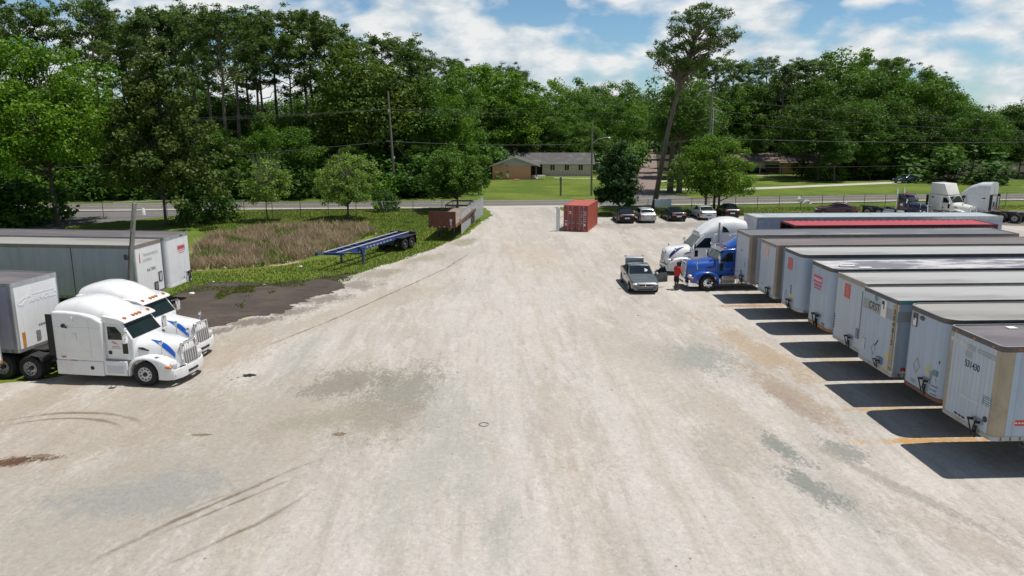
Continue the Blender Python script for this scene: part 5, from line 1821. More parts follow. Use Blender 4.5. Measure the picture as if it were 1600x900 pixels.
# 53 foot, rounded nose
t = rt(1, label="white round-cornered box trailer marked 53 with brown bottom rail and vent window", r=.48, wall="bluish trailer panel", roof="beige roof", brail="red-brown rail")
lettering("53'", .33, "ink black", t, FM(.006 - .03, .80, 1.14 + .44 * 2.96), bold=.012)
v = MB()
v.box(-.01, .03, -.80, -.52, 3.40, 3.88, "dark rail").box(.03, .035, -.76, -.56, 3.43, 3.70, "sign white").box(.03, .036, -.73, -.68, 3.62, 3.82, "ink black")
v.build("vent_door", t)
o = MB().lathe([(0, .11), (.02, .10), (.025, .05)], (0, -.25, 3.80), "dark rail", 12, "x").build("round_vent", t)
o.scale = (1, 1.4, .8)
o.location = (0, .1, .75)
glad(t, .66, .20, sc_=.95)
plate(t, .66, .33, .12, .30, "label yellow", "sign")
plate(t, .74, .28, .13, .34, "ink grey", "sign")
plate(t, .82, .33, .26, .20, "label teal", "sign")
plate(t, .81, .245, .2, .08, "faint mark", "sign")
for vv in (.17, .12, .07):
    textrows(t, .82, vv, .42, .09, 1, "ink grey", .004)
textrows(t, .34, .10, .4, .14, 2, "ink grey", .004)
textrows(t, .08, .10, .12, .3, 4, "ink grey", .004)
dm = MB()
for k in range(4):
    a = PI / 2 * k
    p, q = Vector((.006, -.28 + .19 * math.cos(a), 2.05 + .27 * math.sin(a))), Vector((.006, -.28 + .19 * math.cos(a + PI / 2), 2.05 + .27 * math.sin(a + PI / 2)))
    dm.tube([p, q], .008, "ink grey", 4)
dm.build("placard_frame", t)
MB().box(-.42, -.38, -.0, .003, 1.2, 1.3, "ink black").build("marker_light", t)

# 304015
t = rt(2, label="white box trailer with grey stripe and vertical number 304015", r=.07, wall="bluish trailer panel", post="aluminium post", postw=.17, roof="pale roof", railh=.15)
z0 = 1.14 + .72 * 2.96
MB().prism([(-1.24, z0), (1.16, z0), (1.16, z0 + .40), (-1.24, z0 + .40)], "x", .004, .007, "grey band").build("stripe", t)
for s in (1, -1):
    MB().box(-15.9, -.02, min(s * 1.281, s * 1.289), max(s * 1.281, s * 1.289), z0, z0 + .40, "grey band").build("stripe", t)
lettering("CRST", .42, "ink black", t, FM(.009, -.36, z0 + .20), sx=.85, bold=.010)
lettering("CRST", .42, "faint mark", t, FM(.0085, -.345, z0 + .185), sx=.85, bold=.018)
MB().ell((.006, -.28, z0 + .58), (.004, .13, .13), "label teal", 14, 8).build("emblem", t)
v = MB()
v.box(.0, .03, .18, .56, z0 - .02, z0 + .66, "sign white").box(.03, .036, .22, .40, z0 + .46, z0 + .60, "ink black").box(.03, .036, .34, .40, z0 + .30, z0 + .5, "ink black")
v.build("vent_door", t)
MB().prism([(1.02, 1.36), (1.27, 1.36), (1.27, 3.9), (1.02, 3.9)], "x", .012, .015, "tan post").build("post_panel", t)
for k, ch in enumerate("304015"):
    lettering(ch, .27, "ink black", t, FM(.018, 1.145, 3.62 - k * .235), bold=.008)
plate(t, .965, .935, .12, .12, "label orange", "emblem", x0=.016)
plate(t, .14, .24, .26, .42, "faint mark", "hatch", th=.02)
MB().tube([(.012, -.02, 2.02), (.012, .16, 2.26)], .02, "ink black", 5).build("scratch", t)
dm = MB()
for k in range(4):
    a = PI / 2 * k
    dm.tube([(.006, -.14 + .16 * math.cos(a), 1.83 + .24 * math.sin(a)), (.006, -.14 + .16 * math.cos(a + PI / 2), 1.83 + .24 * math.sin(a + PI / 2))], .008, "ink grey", 4)
dm.build("placard_frame", t)
g_ = MB().box(.0, .07, .22, .62, 1.40, 1.66, "ink grey", .02).box(.07, .075, .42, .6, 1.44, 1.6, "ink black").build("connector_box", t)
glad(t, .62, .13, sc_=.6)
plate(t, .865, .245, .20, .24, "label yellow", "sign")
plate(t, .85, .085, .16, .24, "label yellow", "sign")
plate(t, .955, .10, .2, .12, "sign blue", "sign", x0=.016)
MB().box(-.9, -.35, 1.282, 1.288, 1.36, 1.5, "sign red").box(-.9, -.35, 1.282, 1.289, 1.27, 1.34, "sign white").build("reflector_tape", t)
MB().box(-.6, -.02, 1.295, 1.299, 3.95, 4.09, "label teal").build("sign", t)

# flat front, red square sign, vertical dark number on the far edge
t = rt(3, label="white box trailer with red square sign and rusty streaked right edge", r=.06, wall="white trailer panel", post="aluminium post", postw=.12, roof="pale roof", railh=.2, rail="tan post")
plate(t, .40, .79, .52, .62, "sign red", "sign")
textrows(t, .40, .79, .52, .62, 7, "faded sign red")
textrows(t, .035, .27, .10, .72, 6, "ink black", .0205)
glad(t, .64, .16, sc_=.9)
plate(t, .84, .26, .2, .42, "ink grey", "hatch", th=.03)
MB().box(.006, .01, 1.0, 1.08, 1.7, 3.75, "ink grey").build("rust_streak", t)
plate(t, .45, .955, .12, .12, "ink grey", "round_vent")

# pink sign, marked 53
t = rt(4, label="white round-cornered box trailer with pink sign and rusty orange bottom rail", r=.40, wall="bluish trailer panel", roof="peeling roof", brail="rusty rail")
lettering("MORGAN", .19, "sign white", t, FM(.012, -.26, 3.33), sx=1.0, bold=.006)
plate(t, .40, .745, .92, .34, "magenta sign", "sign")
textrows(t, .40, .62, .92, .26, 2, "magenta sign", .006)
plate(t, .40, .66, .96, .03, "magenta sign")
lettering("53", .33, "ink black", t, FM(.004, .63, 1.14 + .06 * 2.96), bold=.012)
glad(t, .52, .19, sc_=1.25)
dm = MB()
for k in range(4):
    a = PI / 2 * k
    dm.tube([(.006, -.93 + .16 * math.cos(a), 1.78 + .26 * math.sin(a)), (.006, -.93 + .16 * math.cos(a + PI / 2), 1.78 + .26 * math.sin(a + PI / 2))], .007, "faint mark", 4)
dm.build("placard_frame", t)
MB().box(.014, .03, -.1, .06, 3.98, 4.04, "marker red").build("marker_light", t)
rp = MB()
rp.box(-1.3, -.6, .4, .62, 4.083, 4.15, "sign white", .02).box(-1.25, -.7, .44, .5, 4.15, 4.156, "ink black").box(-1.9, -1.3, .8, 1.0, 4.083, 4.13, "sign white", .02)
rp.build("roof_flap", t)

t = rt(5, label="white round-cornered box trailer with red square sign beside brown-post trailer", r=.42, wall="bluish trailer panel", roof="pale roof", brail="steel rail", railh=.16)
plate(t, .44, .765, .58, .62, "sign red", "sign")
textrows(t, .44, .765, .58, .62, 6, "faded sign red")
textrows(t, .56, .33, .22, .48, 4, "ink black", .004)
glad(t, .58, .14)
plate(t, .60, .2, .2, .22, "label yellow", "sign")
dm = MB()
for k in range(4):
    a = PI / 2 * k
    dm.tube([(.006, -.45 + .16 * math.cos(a), 1.72 + .26 * math.sin(a)), (.006, -.45 + .16 * math.cos(a + PI / 2), 1.72 + .26 * math.sin(a + PI / 2))], .012, "ink grey", 4)
dm.build("placard_frame", t)

t = rt(6, label="white box trailer with brown corner posts and faded red sign", r=.12, wall="white trailer panel", post="brown post", postw=.34, roof="brown roof", rail="brown post")
plate(t, .44, .80, .62, .62, "faded sign red", "sign")
textrows(t, .44, .80, .62, .62, 6, "sign white")
glad(t, .72, .15)
textrows(t, .26, .17, .3, .12, 2, "ink grey")

t = rt(7, label="white box trailer with wide grey-brown posts beside the blue tractor", r=.14, wall="white trailer panel", post="brown post", postw=.40, roof="slate roof", rail="brown post")
textrows(t, .44, .62, .50, .16, 1, "ink grey", .004)
plate(t, .70, .36, .3, .28, "faint mark", "sign")
textrows(t, .70, .36, .3, .28, 5, "ink grey")
glad(t, .66, .12)
plate(t, .50, .16, .4, .36, "brown post", "rust_patch")
textrows(t, .2, .15, .6, .12, 1, "ink grey")
MB().box(-.9, -.6, 1.282, 1.287, 1.4, 1.6, "ink grey").build("sign", t)

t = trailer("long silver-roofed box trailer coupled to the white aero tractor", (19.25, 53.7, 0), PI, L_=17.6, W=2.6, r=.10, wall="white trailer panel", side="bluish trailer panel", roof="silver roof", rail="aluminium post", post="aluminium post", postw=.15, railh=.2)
MB().box(.003, .02, -.5, -.25, 1.9, 2.9, "ink grey").box(.003, .02, .3, .6, 1.7, 2.4, "ink grey").build("hatch", t)
MB().box(.014, .03, .9, 1.1, 3.95, 4.02, "marker amber").build("marker_light", t)

# ------------------------------------------------ left trailers
t = trailer("white box trailer with faded curling logo hitched behind the front tractor", (-18.92, 32.83, 0), R(-12.5), L_=16.1, W=2.56, r=.09, wall="old white front", side="bare aluminium side", post="aluminium post", postw=.22, roof="dark roof", rail="aluminium post", wheels=False)
lettering("ARNOLD", .30, "faded logo white", t, FM(.008, .34, 3.22) , shear=.25, sx=1.25, bold=.012)
MB().box(.006, .009, -.25, 1.05, 3.42, 3.47, "faded logo white").build("decal", t)
sw = MB()
for pts in ([(-1.05, 3.22), (-.98, 3.12), (-.8, 3.10), (-.6, 3.25), (-.35, 3.55), (-.22, 3.72)], [(-.30, 3.70), (-.28, 3.4), (-.25, 3.12)], [(-.98, 3.24), (-.7, 3.38), (-.25, 3.40)], [(-1.0, 3.20), (-1.02, 3.3), (-.9, 3.36)]):
    sw.tube([(.008, y, z) for y, z in pts], .045, "faded logo white", 6)
o = sw.build("emblem", t)
o.scale = (.08, 1, 1)
o.location = (.0065, 0, 0)
textrows(t, .56, .31, .66, .16, 1, "ink grey", .004)
plate(t, .44, .17, .22, .42, "ink grey", "hatch", th=.02)
MB().box(.004, .008, -1.02, -.85, 1.3, 1.95, "label orange").build("rust_patch", t)
MB().box(.013, .02, .35, .65, 1.18, 1.24, "label yellow").build("sign", t)

t = trailer("white box trailer cut off by the photo's left edge beside the front tractor", (-19.32, 29.07, 0), R(-10), L_=16.1, W=2.56, r=.09, wall="old white front", side="bare aluminium side", post="aluminium post", roof="pale roof", brail="rusty rail", wheels=False)

t = trailer("grey-sided box trailer with faded leasing lettering behind the white tractors", (-18.27, 42.75, 0), R(-8.2), L_=16.1, W=2.54, r=.07, wall="old white front", side="bare aluminium side", post="old white front", postw=.12, roof="beige roof", rail="brown post", railh=.19, wheels=False)
lettering("TRANSAMERICA", .25, "faded ink", t, FM(.006, .15, 3.45), sx=.82)
lettering("LEASING", .25, "faded ink", t, FM(.006, -.22, 3.16), sx=.95)
MB().prism([(-.98, 3.1), (-.88, 3.1), (-.91, 3.62), (-.95, 3.62)], "x", .004, .008, "sign red").build("emblem", t)
lettering("RLAC 720740", .24, "ink grey", t, FM(.006, .08, 2.58), sx=.60, bold=.004)
w_ = MB().box(.004, .03, .72, 1.1, 1.75, 2.30, "dark rail", .01).box(.03, .036, .80, 1.02, 1.8, 2.22, "faint mark").build("hatch", t)
w_ = MB().box(.004, .03, .22, .62, 1.30, 1.80, "dark rail", .01).box(.03, .036, .32, .52, 1.36, 1.70, "ink grey").build("hatch", t)
textrows(t, .16, .13, .4, .14, 2, "ink grey")
MB().box(-3.7, -3.66, -1.285, -1.27, 1.3, 3.9, "dark rail").build("seam", t)

t = trailer("dark-roofed white box trailer with small pink sign farthest back on the left", (-17.77, 45.72, 0), R(-8.2), L_=16.6, W=2.6, r=.30, wall="clean white panel", side="bluish trailer panel", roof="dark roof", rail="aluminium post", railh=.17, brail="old white front", wheels=False)
lettering("MORGAN", .17, "magenta sign", t, FM(.010, .22, 3.32), sx=.95, bold=.006)
plate(t, .59, .735, .84, .26, "faded sign red", "sign", th=.003)
plate(t, .59, .67, .84, .03, "magenta sign")
textrows(t, .59, .63, .8, .10, 1, "faded sign red", .006)
lettering("53", .32, "ink black", t, FM(-.03, -.98, 1.14 + .10 * 2.96), bold=.012)
glad(t, .83, .20, sc_=1.1)
plate(t, .64, .22, .08, .08, "label yellow", "sign")
plate(t, .53, .12, .08, .08, "label yellow", "sign")
textrows(t, .62, .12, .14, .14, 2, "ink black")
MB().box(.014, .03, .2, .4, 3.98, 4.04, "ink black").build("marker_light", t)

# ------------------------------------------------ containers
mat("container red", (0.38, 0.075, 0.045), .5, var=.12, scale=2, dirt=(.22, .05, .04), dirt_amt=.5, dirt_scale=1.4)
mat("container shaded door red", (0.24, 0.055, 0.05), .5, var=.15, scale=2, dirt=(.13, .035, .03), dirt_amt=.5)  # darker copy of the red: shade on the door end painted in
mat("container roof red", (0.44, 0.11, 0.085), .55, var=.1, scale=1.2, dirt=(.34, .09, .085), dirt_amt=.7)
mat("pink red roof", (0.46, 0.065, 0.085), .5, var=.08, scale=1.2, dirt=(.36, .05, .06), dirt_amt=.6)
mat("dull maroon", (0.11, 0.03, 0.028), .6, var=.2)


def corrug(mb, a0, a1, z0, z1, depth, pitch, place, m):
    """trapezoid corrugated sheet; place(a, d, z) -> point"""
    pts = []
    a = a0
    while a < a1 - .01:
        for da, d in ((0, 0), (.28, 0), (.5, 1), (.78, 1)):
            x = a + da * pitch
            if x <= a1:
                pts.append((x, d * depth))
        a += pitch
    pts.append((a1, 0))
    n = len(pts)
    v = [place(x, d, z0) for x, d in pts] + [place(x, d, z1) for x, d in pts]
    mb.add(v, [(i, i + 1, n + i + 1, n + i) for i in range(n - 1)], m)


def container(label, loc, rz, L_, W=2.438, H=2.59, z0=0.0, body="container red", roofm="container roof red", door="container shaded door red", detail=True, group=None):
    """front (doors) at +x = 0, box runs to -x"""
    t = thing("shipping_container", label, "shipping container", loc, rz, group)
    f = MB()
    h = W / 2
    for x in (0, -L_ + .12):
        for y in (-h, h - .12):
            f.box(x - .12, x, y, y + .12, z0 + .05, z0 + H, body, .01)
    for y in (-h + .001, h - .061):
        f.box(-L_ + .02, -.02, y, y + .06, z0 + .03, z0 + .19, body)
        f.box(-L_ + .02, -.02, y, y + .06, z0 + H - .09, z0 + H - .001, body)
    for x in (-.10, -L_ + .02):
        f.box(x, x + .08, -h + .1, h - .1, z0 + .03, z0 + .18, body).box(x, x + .08, -h + .1, h - .1, z0 + H - .12, z0 + H - .002, body)
    f.build("frame", t)
    for s in (-1, 1):
        c = MB()
        corrug(c, -L_ + .12, -.12, z0 + .19, z0 + H - .09, .036, .278, lambda a, d, z: (a, s * (h - .045 + d * .9), z), body)
        c.build("side_panel", t, 20, recalc=False)
    c = MB()
    corrug(c, -L_ + .06, -.06, -h + .055, h - .055, .022, .42, lambda a, d, z: (a, z, z0 + H - .03 + d), roofm)
    c.build("roof", t, 20, recalc=False)
    MB().box(-L_ + .03, -L_ + .06, -h + .1, h - .1, z0 + .15, z0 + H - .1, body).build("end_wall", t)
    MB().box(-L_ + .06, -.06, -h + .06, h - .06, z0 + .08, z0 + .14, "dull maroon").build("floor", t)
    if detail:
        for s in (-1, 1):
            d = MB()
            d.box(-.06, -.02, min(s * .01, s * (h - .13)), max(s * .01, s * (h - .13)), z0 + .20, z0 + H - .14, door, .012)
            o = d.build("door", t)
            for yy in (.36, .78):
                b_ = MB().cyl((-.0, s * yy, z0 + .12), (0, s * yy, z0 + H - .08), .022, "steel rail", n=6)
                for z in (.22, 1.0, H - .2):
                    b_.box(-.015, .03, s * yy - .05, s * yy + .05, z0 + z, z0 + z + .07, "steel rail")
                b_.box(.0, .035, s * yy - .02 - (.25 if s > 0 else 0), s * yy + .02 + (.25 if s < 0 else 0), z0 + .82, z0 + .86, "steel rail")
                b_.build("lock_bar", o)
        def dl(y, z, w__, h__, m, nm="decal"):
            MB().box(-.018, -.012, y - w__ / 2, y + w__ / 2, z0 + z - h__ / 2, z0 + z + h__ / 2, m).build(nm, t)
        dl(-.56, 1.95, .33, .20, "sign red", "sign")
        MB().box(-.011, -.008, -.68, -.46, z0 + 1.91, z0 + 1.99, "sign white").build("sign_print", t)
        dl(-.56, 1.79, .36, .04, "sign white")
        dl(-.98, 1.05, .18, .08, "sign white")
        dl(-.98, .72, .18, .28, "faint mark", "sign")
        dl(.88, .68, .18, .22, "sign white", "sign")
        dl(.92, .18, .12, .06, "sign white")
        rr = random.Random(3)
        for k, z in enumerate((1.98, 1.82, 1.66, 1.44, 1.22, 1.0)):
            for j in range(3):
                if rr.random() < .9:
                    MB().box(-.018, -.013, .80 + j * .09, .86 + j * .09, z0 + z - .045, z0 + z + .045, "faint mark").build("marking", t)
        for k, z in enumerate((1.98, 1.68, 1.48, 1.25, 1.05, .88, .68)):
            MB().box(-.018, -.013, .46, .46 + rr.uniform(.08, .24), z0 + z - .02, z0 + z + .02, "faint mark").build("marking", t)
    return t


ang = math.atan2(74.85 - 80.98, 10.66 - 12.62)
ct = container("red twenty-foot shipping container with closed doors standing in the yard", (9.50, 75.08, 0), ang, 6.06)
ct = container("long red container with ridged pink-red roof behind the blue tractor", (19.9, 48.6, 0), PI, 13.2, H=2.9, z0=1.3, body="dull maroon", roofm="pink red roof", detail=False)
u = thing("container_chassis", "trailer chassis under the long red container", "chassis", (19.9, 48.6, 0), PI)
f = MB()
for y in (-.5, .38):
    f.box(-13.1, 0, y, y + .12, .95, 1.33, "black steel")
for x in (-.3, -4, -8, -12.9):
    f.box(x - .15, x, -1.2, 1.2, 1.1, 1.3, "black steel")
f.build("frame", u)
for x in (-10.6, -11.85):
    for s in (-1, 1):
        wheel(W_TRAIL, u, x, s * 1.1, .52, True)
for s in (-1, 1):
    MB().box(-3.0, -2.88, s * .6 - .06, s * .6 + .06, .05, 1.0, "steel rail").build("landing_leg", u)

# ------------------------------------------------ blue skeletal chassis on the grass
mat("chassis blue", (0.022, 0.07, 0.28), .5, var=.25, scale=3, dirt=(.10, .07, .055), dirt_amt=.8, dirt_scale=3)
mat("chassis pale edge", (0.42, 0.40, 0.42), .5, var=.3, scale=4)
ca, cb = Vector((-10.85, 55.45)), Vector((-6.55, 66.45))
ch_rz = math.atan2(ca.y - cb.y, ca.x - cb.x)
u = thing("container_chassis", "blue skeletal container chassis standing on the grass", "chassis", (ca.x, ca.y, 0.0), ch_rz)
u.rotation_euler = (R(2.2), 0, ch_rz)
LC = (ca - cb).length
f = MB()
for s in (-1, 1):
    y = s * .55
    # gooseneck: shallow in front, deep behind
    f.prism([(0, 1.16), (0, 1.30), (-LC, 1.30), (-LC, 1.0), (-2.7, .92), (-2.2, 1.14)], "y", y - .07, y + .07, "chassis blue")
    f.box(-LC, 0, y - .10, y + .10, 1.302, 1.335, "chassis pale edge")
f.build("frame_rail", u)
f = MB()
for k in range(10):
    x = -.9 - k * 1.12
    f.box(x - .06, x + .06, -.48, .48, 1.14, 1.318, "chassis blue")
f.build("cross_member", u)
MB().box(-.16, .0, -1.22, 1.22, 1.14, 1.34, "chassis blue", .015).box(.001, .01, -.95, -.45, 1.2, 1.28, "faint mark").build("front_bolster", u)
MB().box(-LC - .1, -LC + .12, -1.22, 1.22, 1.06, 1.36, "black steel", .02).box(-LC - .05, -LC + .02, -1.0, 1.0, .55, .68, "black steel").build("rear_bolster", u)
MB().box(-3.25, -3.05, -1.15, 1.15, 1.12, 1.30, "chassis blue", .015).build("middle_bolster", u)
for s in (-1, 1):
    g = MB()
    g.prism([(-2.85, 1.25), (-3.4, 1.25), (-3.2, .6), (-3.04, .6)], "y", s * .95 - .09, s * .95 + .09, "chassis blue")
    g.box(-3.18, -3.06, s * .95 - .06, s * .95 + .06, .06, .65, "chassis blue").box(-3.28, -2.96, s * .95 - .14, s * .95 + .14, .0, .06, "black steel")
    g.build("landing_leg", u)
    MB().box(-3.06, -3.02, s * 1.05, s * 1.05 + .01, 1.1, 1.3, "marker red").build("marker_light", u)
MB().tube([(-3.12, -.95, .75), (-3.12, .95, .75)], .04, "chassis blue", 5).tube([(-3.12, .95, .8), (-1.9, .5, 1.15)], .04, "chassis blue", 5).tube([(-3.12, -.95, .8), (-1.9, -.5, 1.15)], .04, "chassis blue", 5).build("brace", u)
lt = MB()
for k in range(9):
    lt.box(-4.0 - k * .55, -3.75 - k * .55, .622, .627, 1.04, 1.12, "faint mark")
lt.build("lettering", u)
MB().box(-LC + .3, -LC + 3.2, -.5, .5, .6, .98, "black steel").build("bogie", u)
for x in (-LC + .75, -LC + 2.02):
    for s in (-1, 1):
        wheel(W_DARK, u, x, s * 1.05, .53, True)
    MB().cyl((x, -.9, .53), (x, .9, .53), .07, "black steel").build("axle", u)
for s in (-1, 1):
    MB().box(-LC - .06, -LC - .04, s * .9 - .3, s * .9 + .3, .35, 1.05, "black rubber").build("mud_flap", u)
    MB().box(-LC + .05, -LC + 2.7, s * .95 - .3, s * .95 + .3, 1.09, 1.12, "black steel").build("fender", u)

# ------------------------------------------------ brown flatbed with headboard
mat("flatbed brown", (0.155, 0.055, 0.036), .7, var=.3, scale=3, dirt=(.05, .03, .025), dirt_amt=.7)
mat("deck planks", (0.24, 0.20, 0.165), .9, var=.3, scale=3, stretch=(.15, 6, 1), dirt=(.12, .095, .08), dirt_amt=.8)
mat("rust orange", (0.36, 0.12, 0.04), .8, var=.4, scale=4)
u = thing("flatbed_trailer", "rusty brown flatbed trailer with solid headboard behind the shiny fence", "flatbed trailer", (-3.36, 69.6, 0), R(-90 - 7))
MB().box(-14.4, 0, -1.22, 1.22, 1.38, 1.44, "deck planks").build("deck", u)
f = MB()
for s in (-1, 1):
    f.box(-14.4, 0, s * 1.22 - .04, s * 1.22 + .04, 1.22, 1.46, "flatbed brown").box(-14.2, -.4, s * .5 - .06, s * .5 + .06, .85, 1.38, "flatbed brown")
for k in range(11):
    f.box(-.6 - k * 1.3, -.5 - k * 1.3, -1.2, 1.2, 1.2, 1.37, "flatbed brown")
f.build("frame", u)
hb = MB().box(-.06, .02, -1.24, 1.24, 1.22, 2.62, "flatbed brown", .01)
for k in range(9):
    hb.box(.02, .045, -1.1 + k * .275 - .02, -1.1 + k * .275 + .02, 1.3, 2.6, "flatbed brown")
hb.box(-.08, .04, -1.25, 1.25, 2.60, 2.66, "flatbed brown")
hb.build("headboard", u)
MB().box(.046, .052, .70, .92, 1.72, 2.0, "faint mark").box(.046, .052, .76, .86, 1.42, 1.68, "sign white").build("sign", u)
for y in (-.9, -.25, .2, .85):
    MB().box(.022, .04, y - .06, y + .06, 1.27, 1.33, "sign white").build("marker_light", u)
MB().box(-3.4, -2.6, 1.262, 1.27, 1.24, 1.4, "rust orange").box(-.9, -.1, 1.262, 1.27, 1.23, 1.42, "rust orange").build("rust_patch", u)
for s in (-1, 1):
    MB().box(-2.4, -2.28, s * .7 - .06, s * .7 + .06, .02, 1.2, "black steel").build("landing_leg", u)
for x in (-12, -13.25):
    for s in (-1, 1):
        wheel(W_DARK, u, x, s * 1.08, .52, True)
MB().box(-14.3, -11.4, -.5, .5, .55, 1.0, "black steel").build("bogie", u)
rk = MB()
for s in (-1, 1):
    rk.tube([(-8.6, s * 1.1, 1.45), (-8.6, s * 1.1, 2.35)], .04, "black steel", 5).tube([(-13.4, s * 1.1, 1.45), (-13.4, s * 1.1, 2.35)], .04, "black steel", 5)
    rk.box(-13.5, -8.5, s * 1.1 - .05, s * 1.1 + .05, 2.3, 2.4, "black steel")
rk.box(-8.65, -8.55, -1.1, 1.1, 2.25, 2.4, "black steel").box(-13.45, -13.35, -1.1, 1.1, 2.25, 2.4, "black steel")
rk.build("stake_rack", u)
# ---------------------------------------------------------------- tractors
mat("white truck paint", (0.80, 0.81, 0.82), .32, var=.03, scale=1.5, dirt=(.60, .59, .56), dirt_amt=.4, dirt_scale=1.6, coat=.5)
mat("blue truck paint", (0.012, 0.085, 0.42), .28, var=.06, scale=1.5, dirt=(.03, .10, .36), dirt_amt=.5, coat=.7)
mat("deep blue truck paint", (0.006, 0.009, 0.038), .25, var=.1, coat=.7)
mat("grey white truck paint", (0.60, 0.635, 0.67), .35, var=.05, dirt=(.42, .44, .47), dirt_amt=.5, coat=.3)
mat("cream truck paint", (0.74, 0.735, 0.69), .35, var=.05, dirt=(.55, .52, .45), dirt_amt=.5, coat=.3)
mat("truck glass", (0.010, 0.020, 0.018), .08, spec=.45)
mat("swoosh blue", (0.015, 0.10, 0.52), .3, coat=.5)
mat("navy swoosh", (0.01, 0.02, 0.14), .3, coat=.5)
mat("maroon swoosh", (0.20, 0.02, 0.03), .4)
mat("headlight lens", (0.62, 0.64, 0.64), .12, spec=.8, coat=.8)
mat("grille dark", (0.02, 0.021, 0.023), .5)
mat("seam grey", (0.34, 0.35, 0.36), .5, var=.05)
mat("visor metal", (0.42, 0.45, 0.47), .3, metal=.6)
mat("aluminium tank", (0.62, 0.63, 0.64), .22, metal=.9, var=.1, scale=6)


def super_ring(x, w, zb, zt, n=3.2, k=16, lean=0.0):
    """closed ring at station x: flat bottom, superellipse top"""
    pts = []
    for i in range(k + 1):
        a = PI * i / k
        c, s_ = math.cos(a), math.sin(a)
        y = w * math.copysign(abs(c) ** (2 / n), c)
        z = zb + (zt - zb) * abs(s_) ** (2 / n)
        pts.append((x + lean * (z - zb), y, z))
    return pts


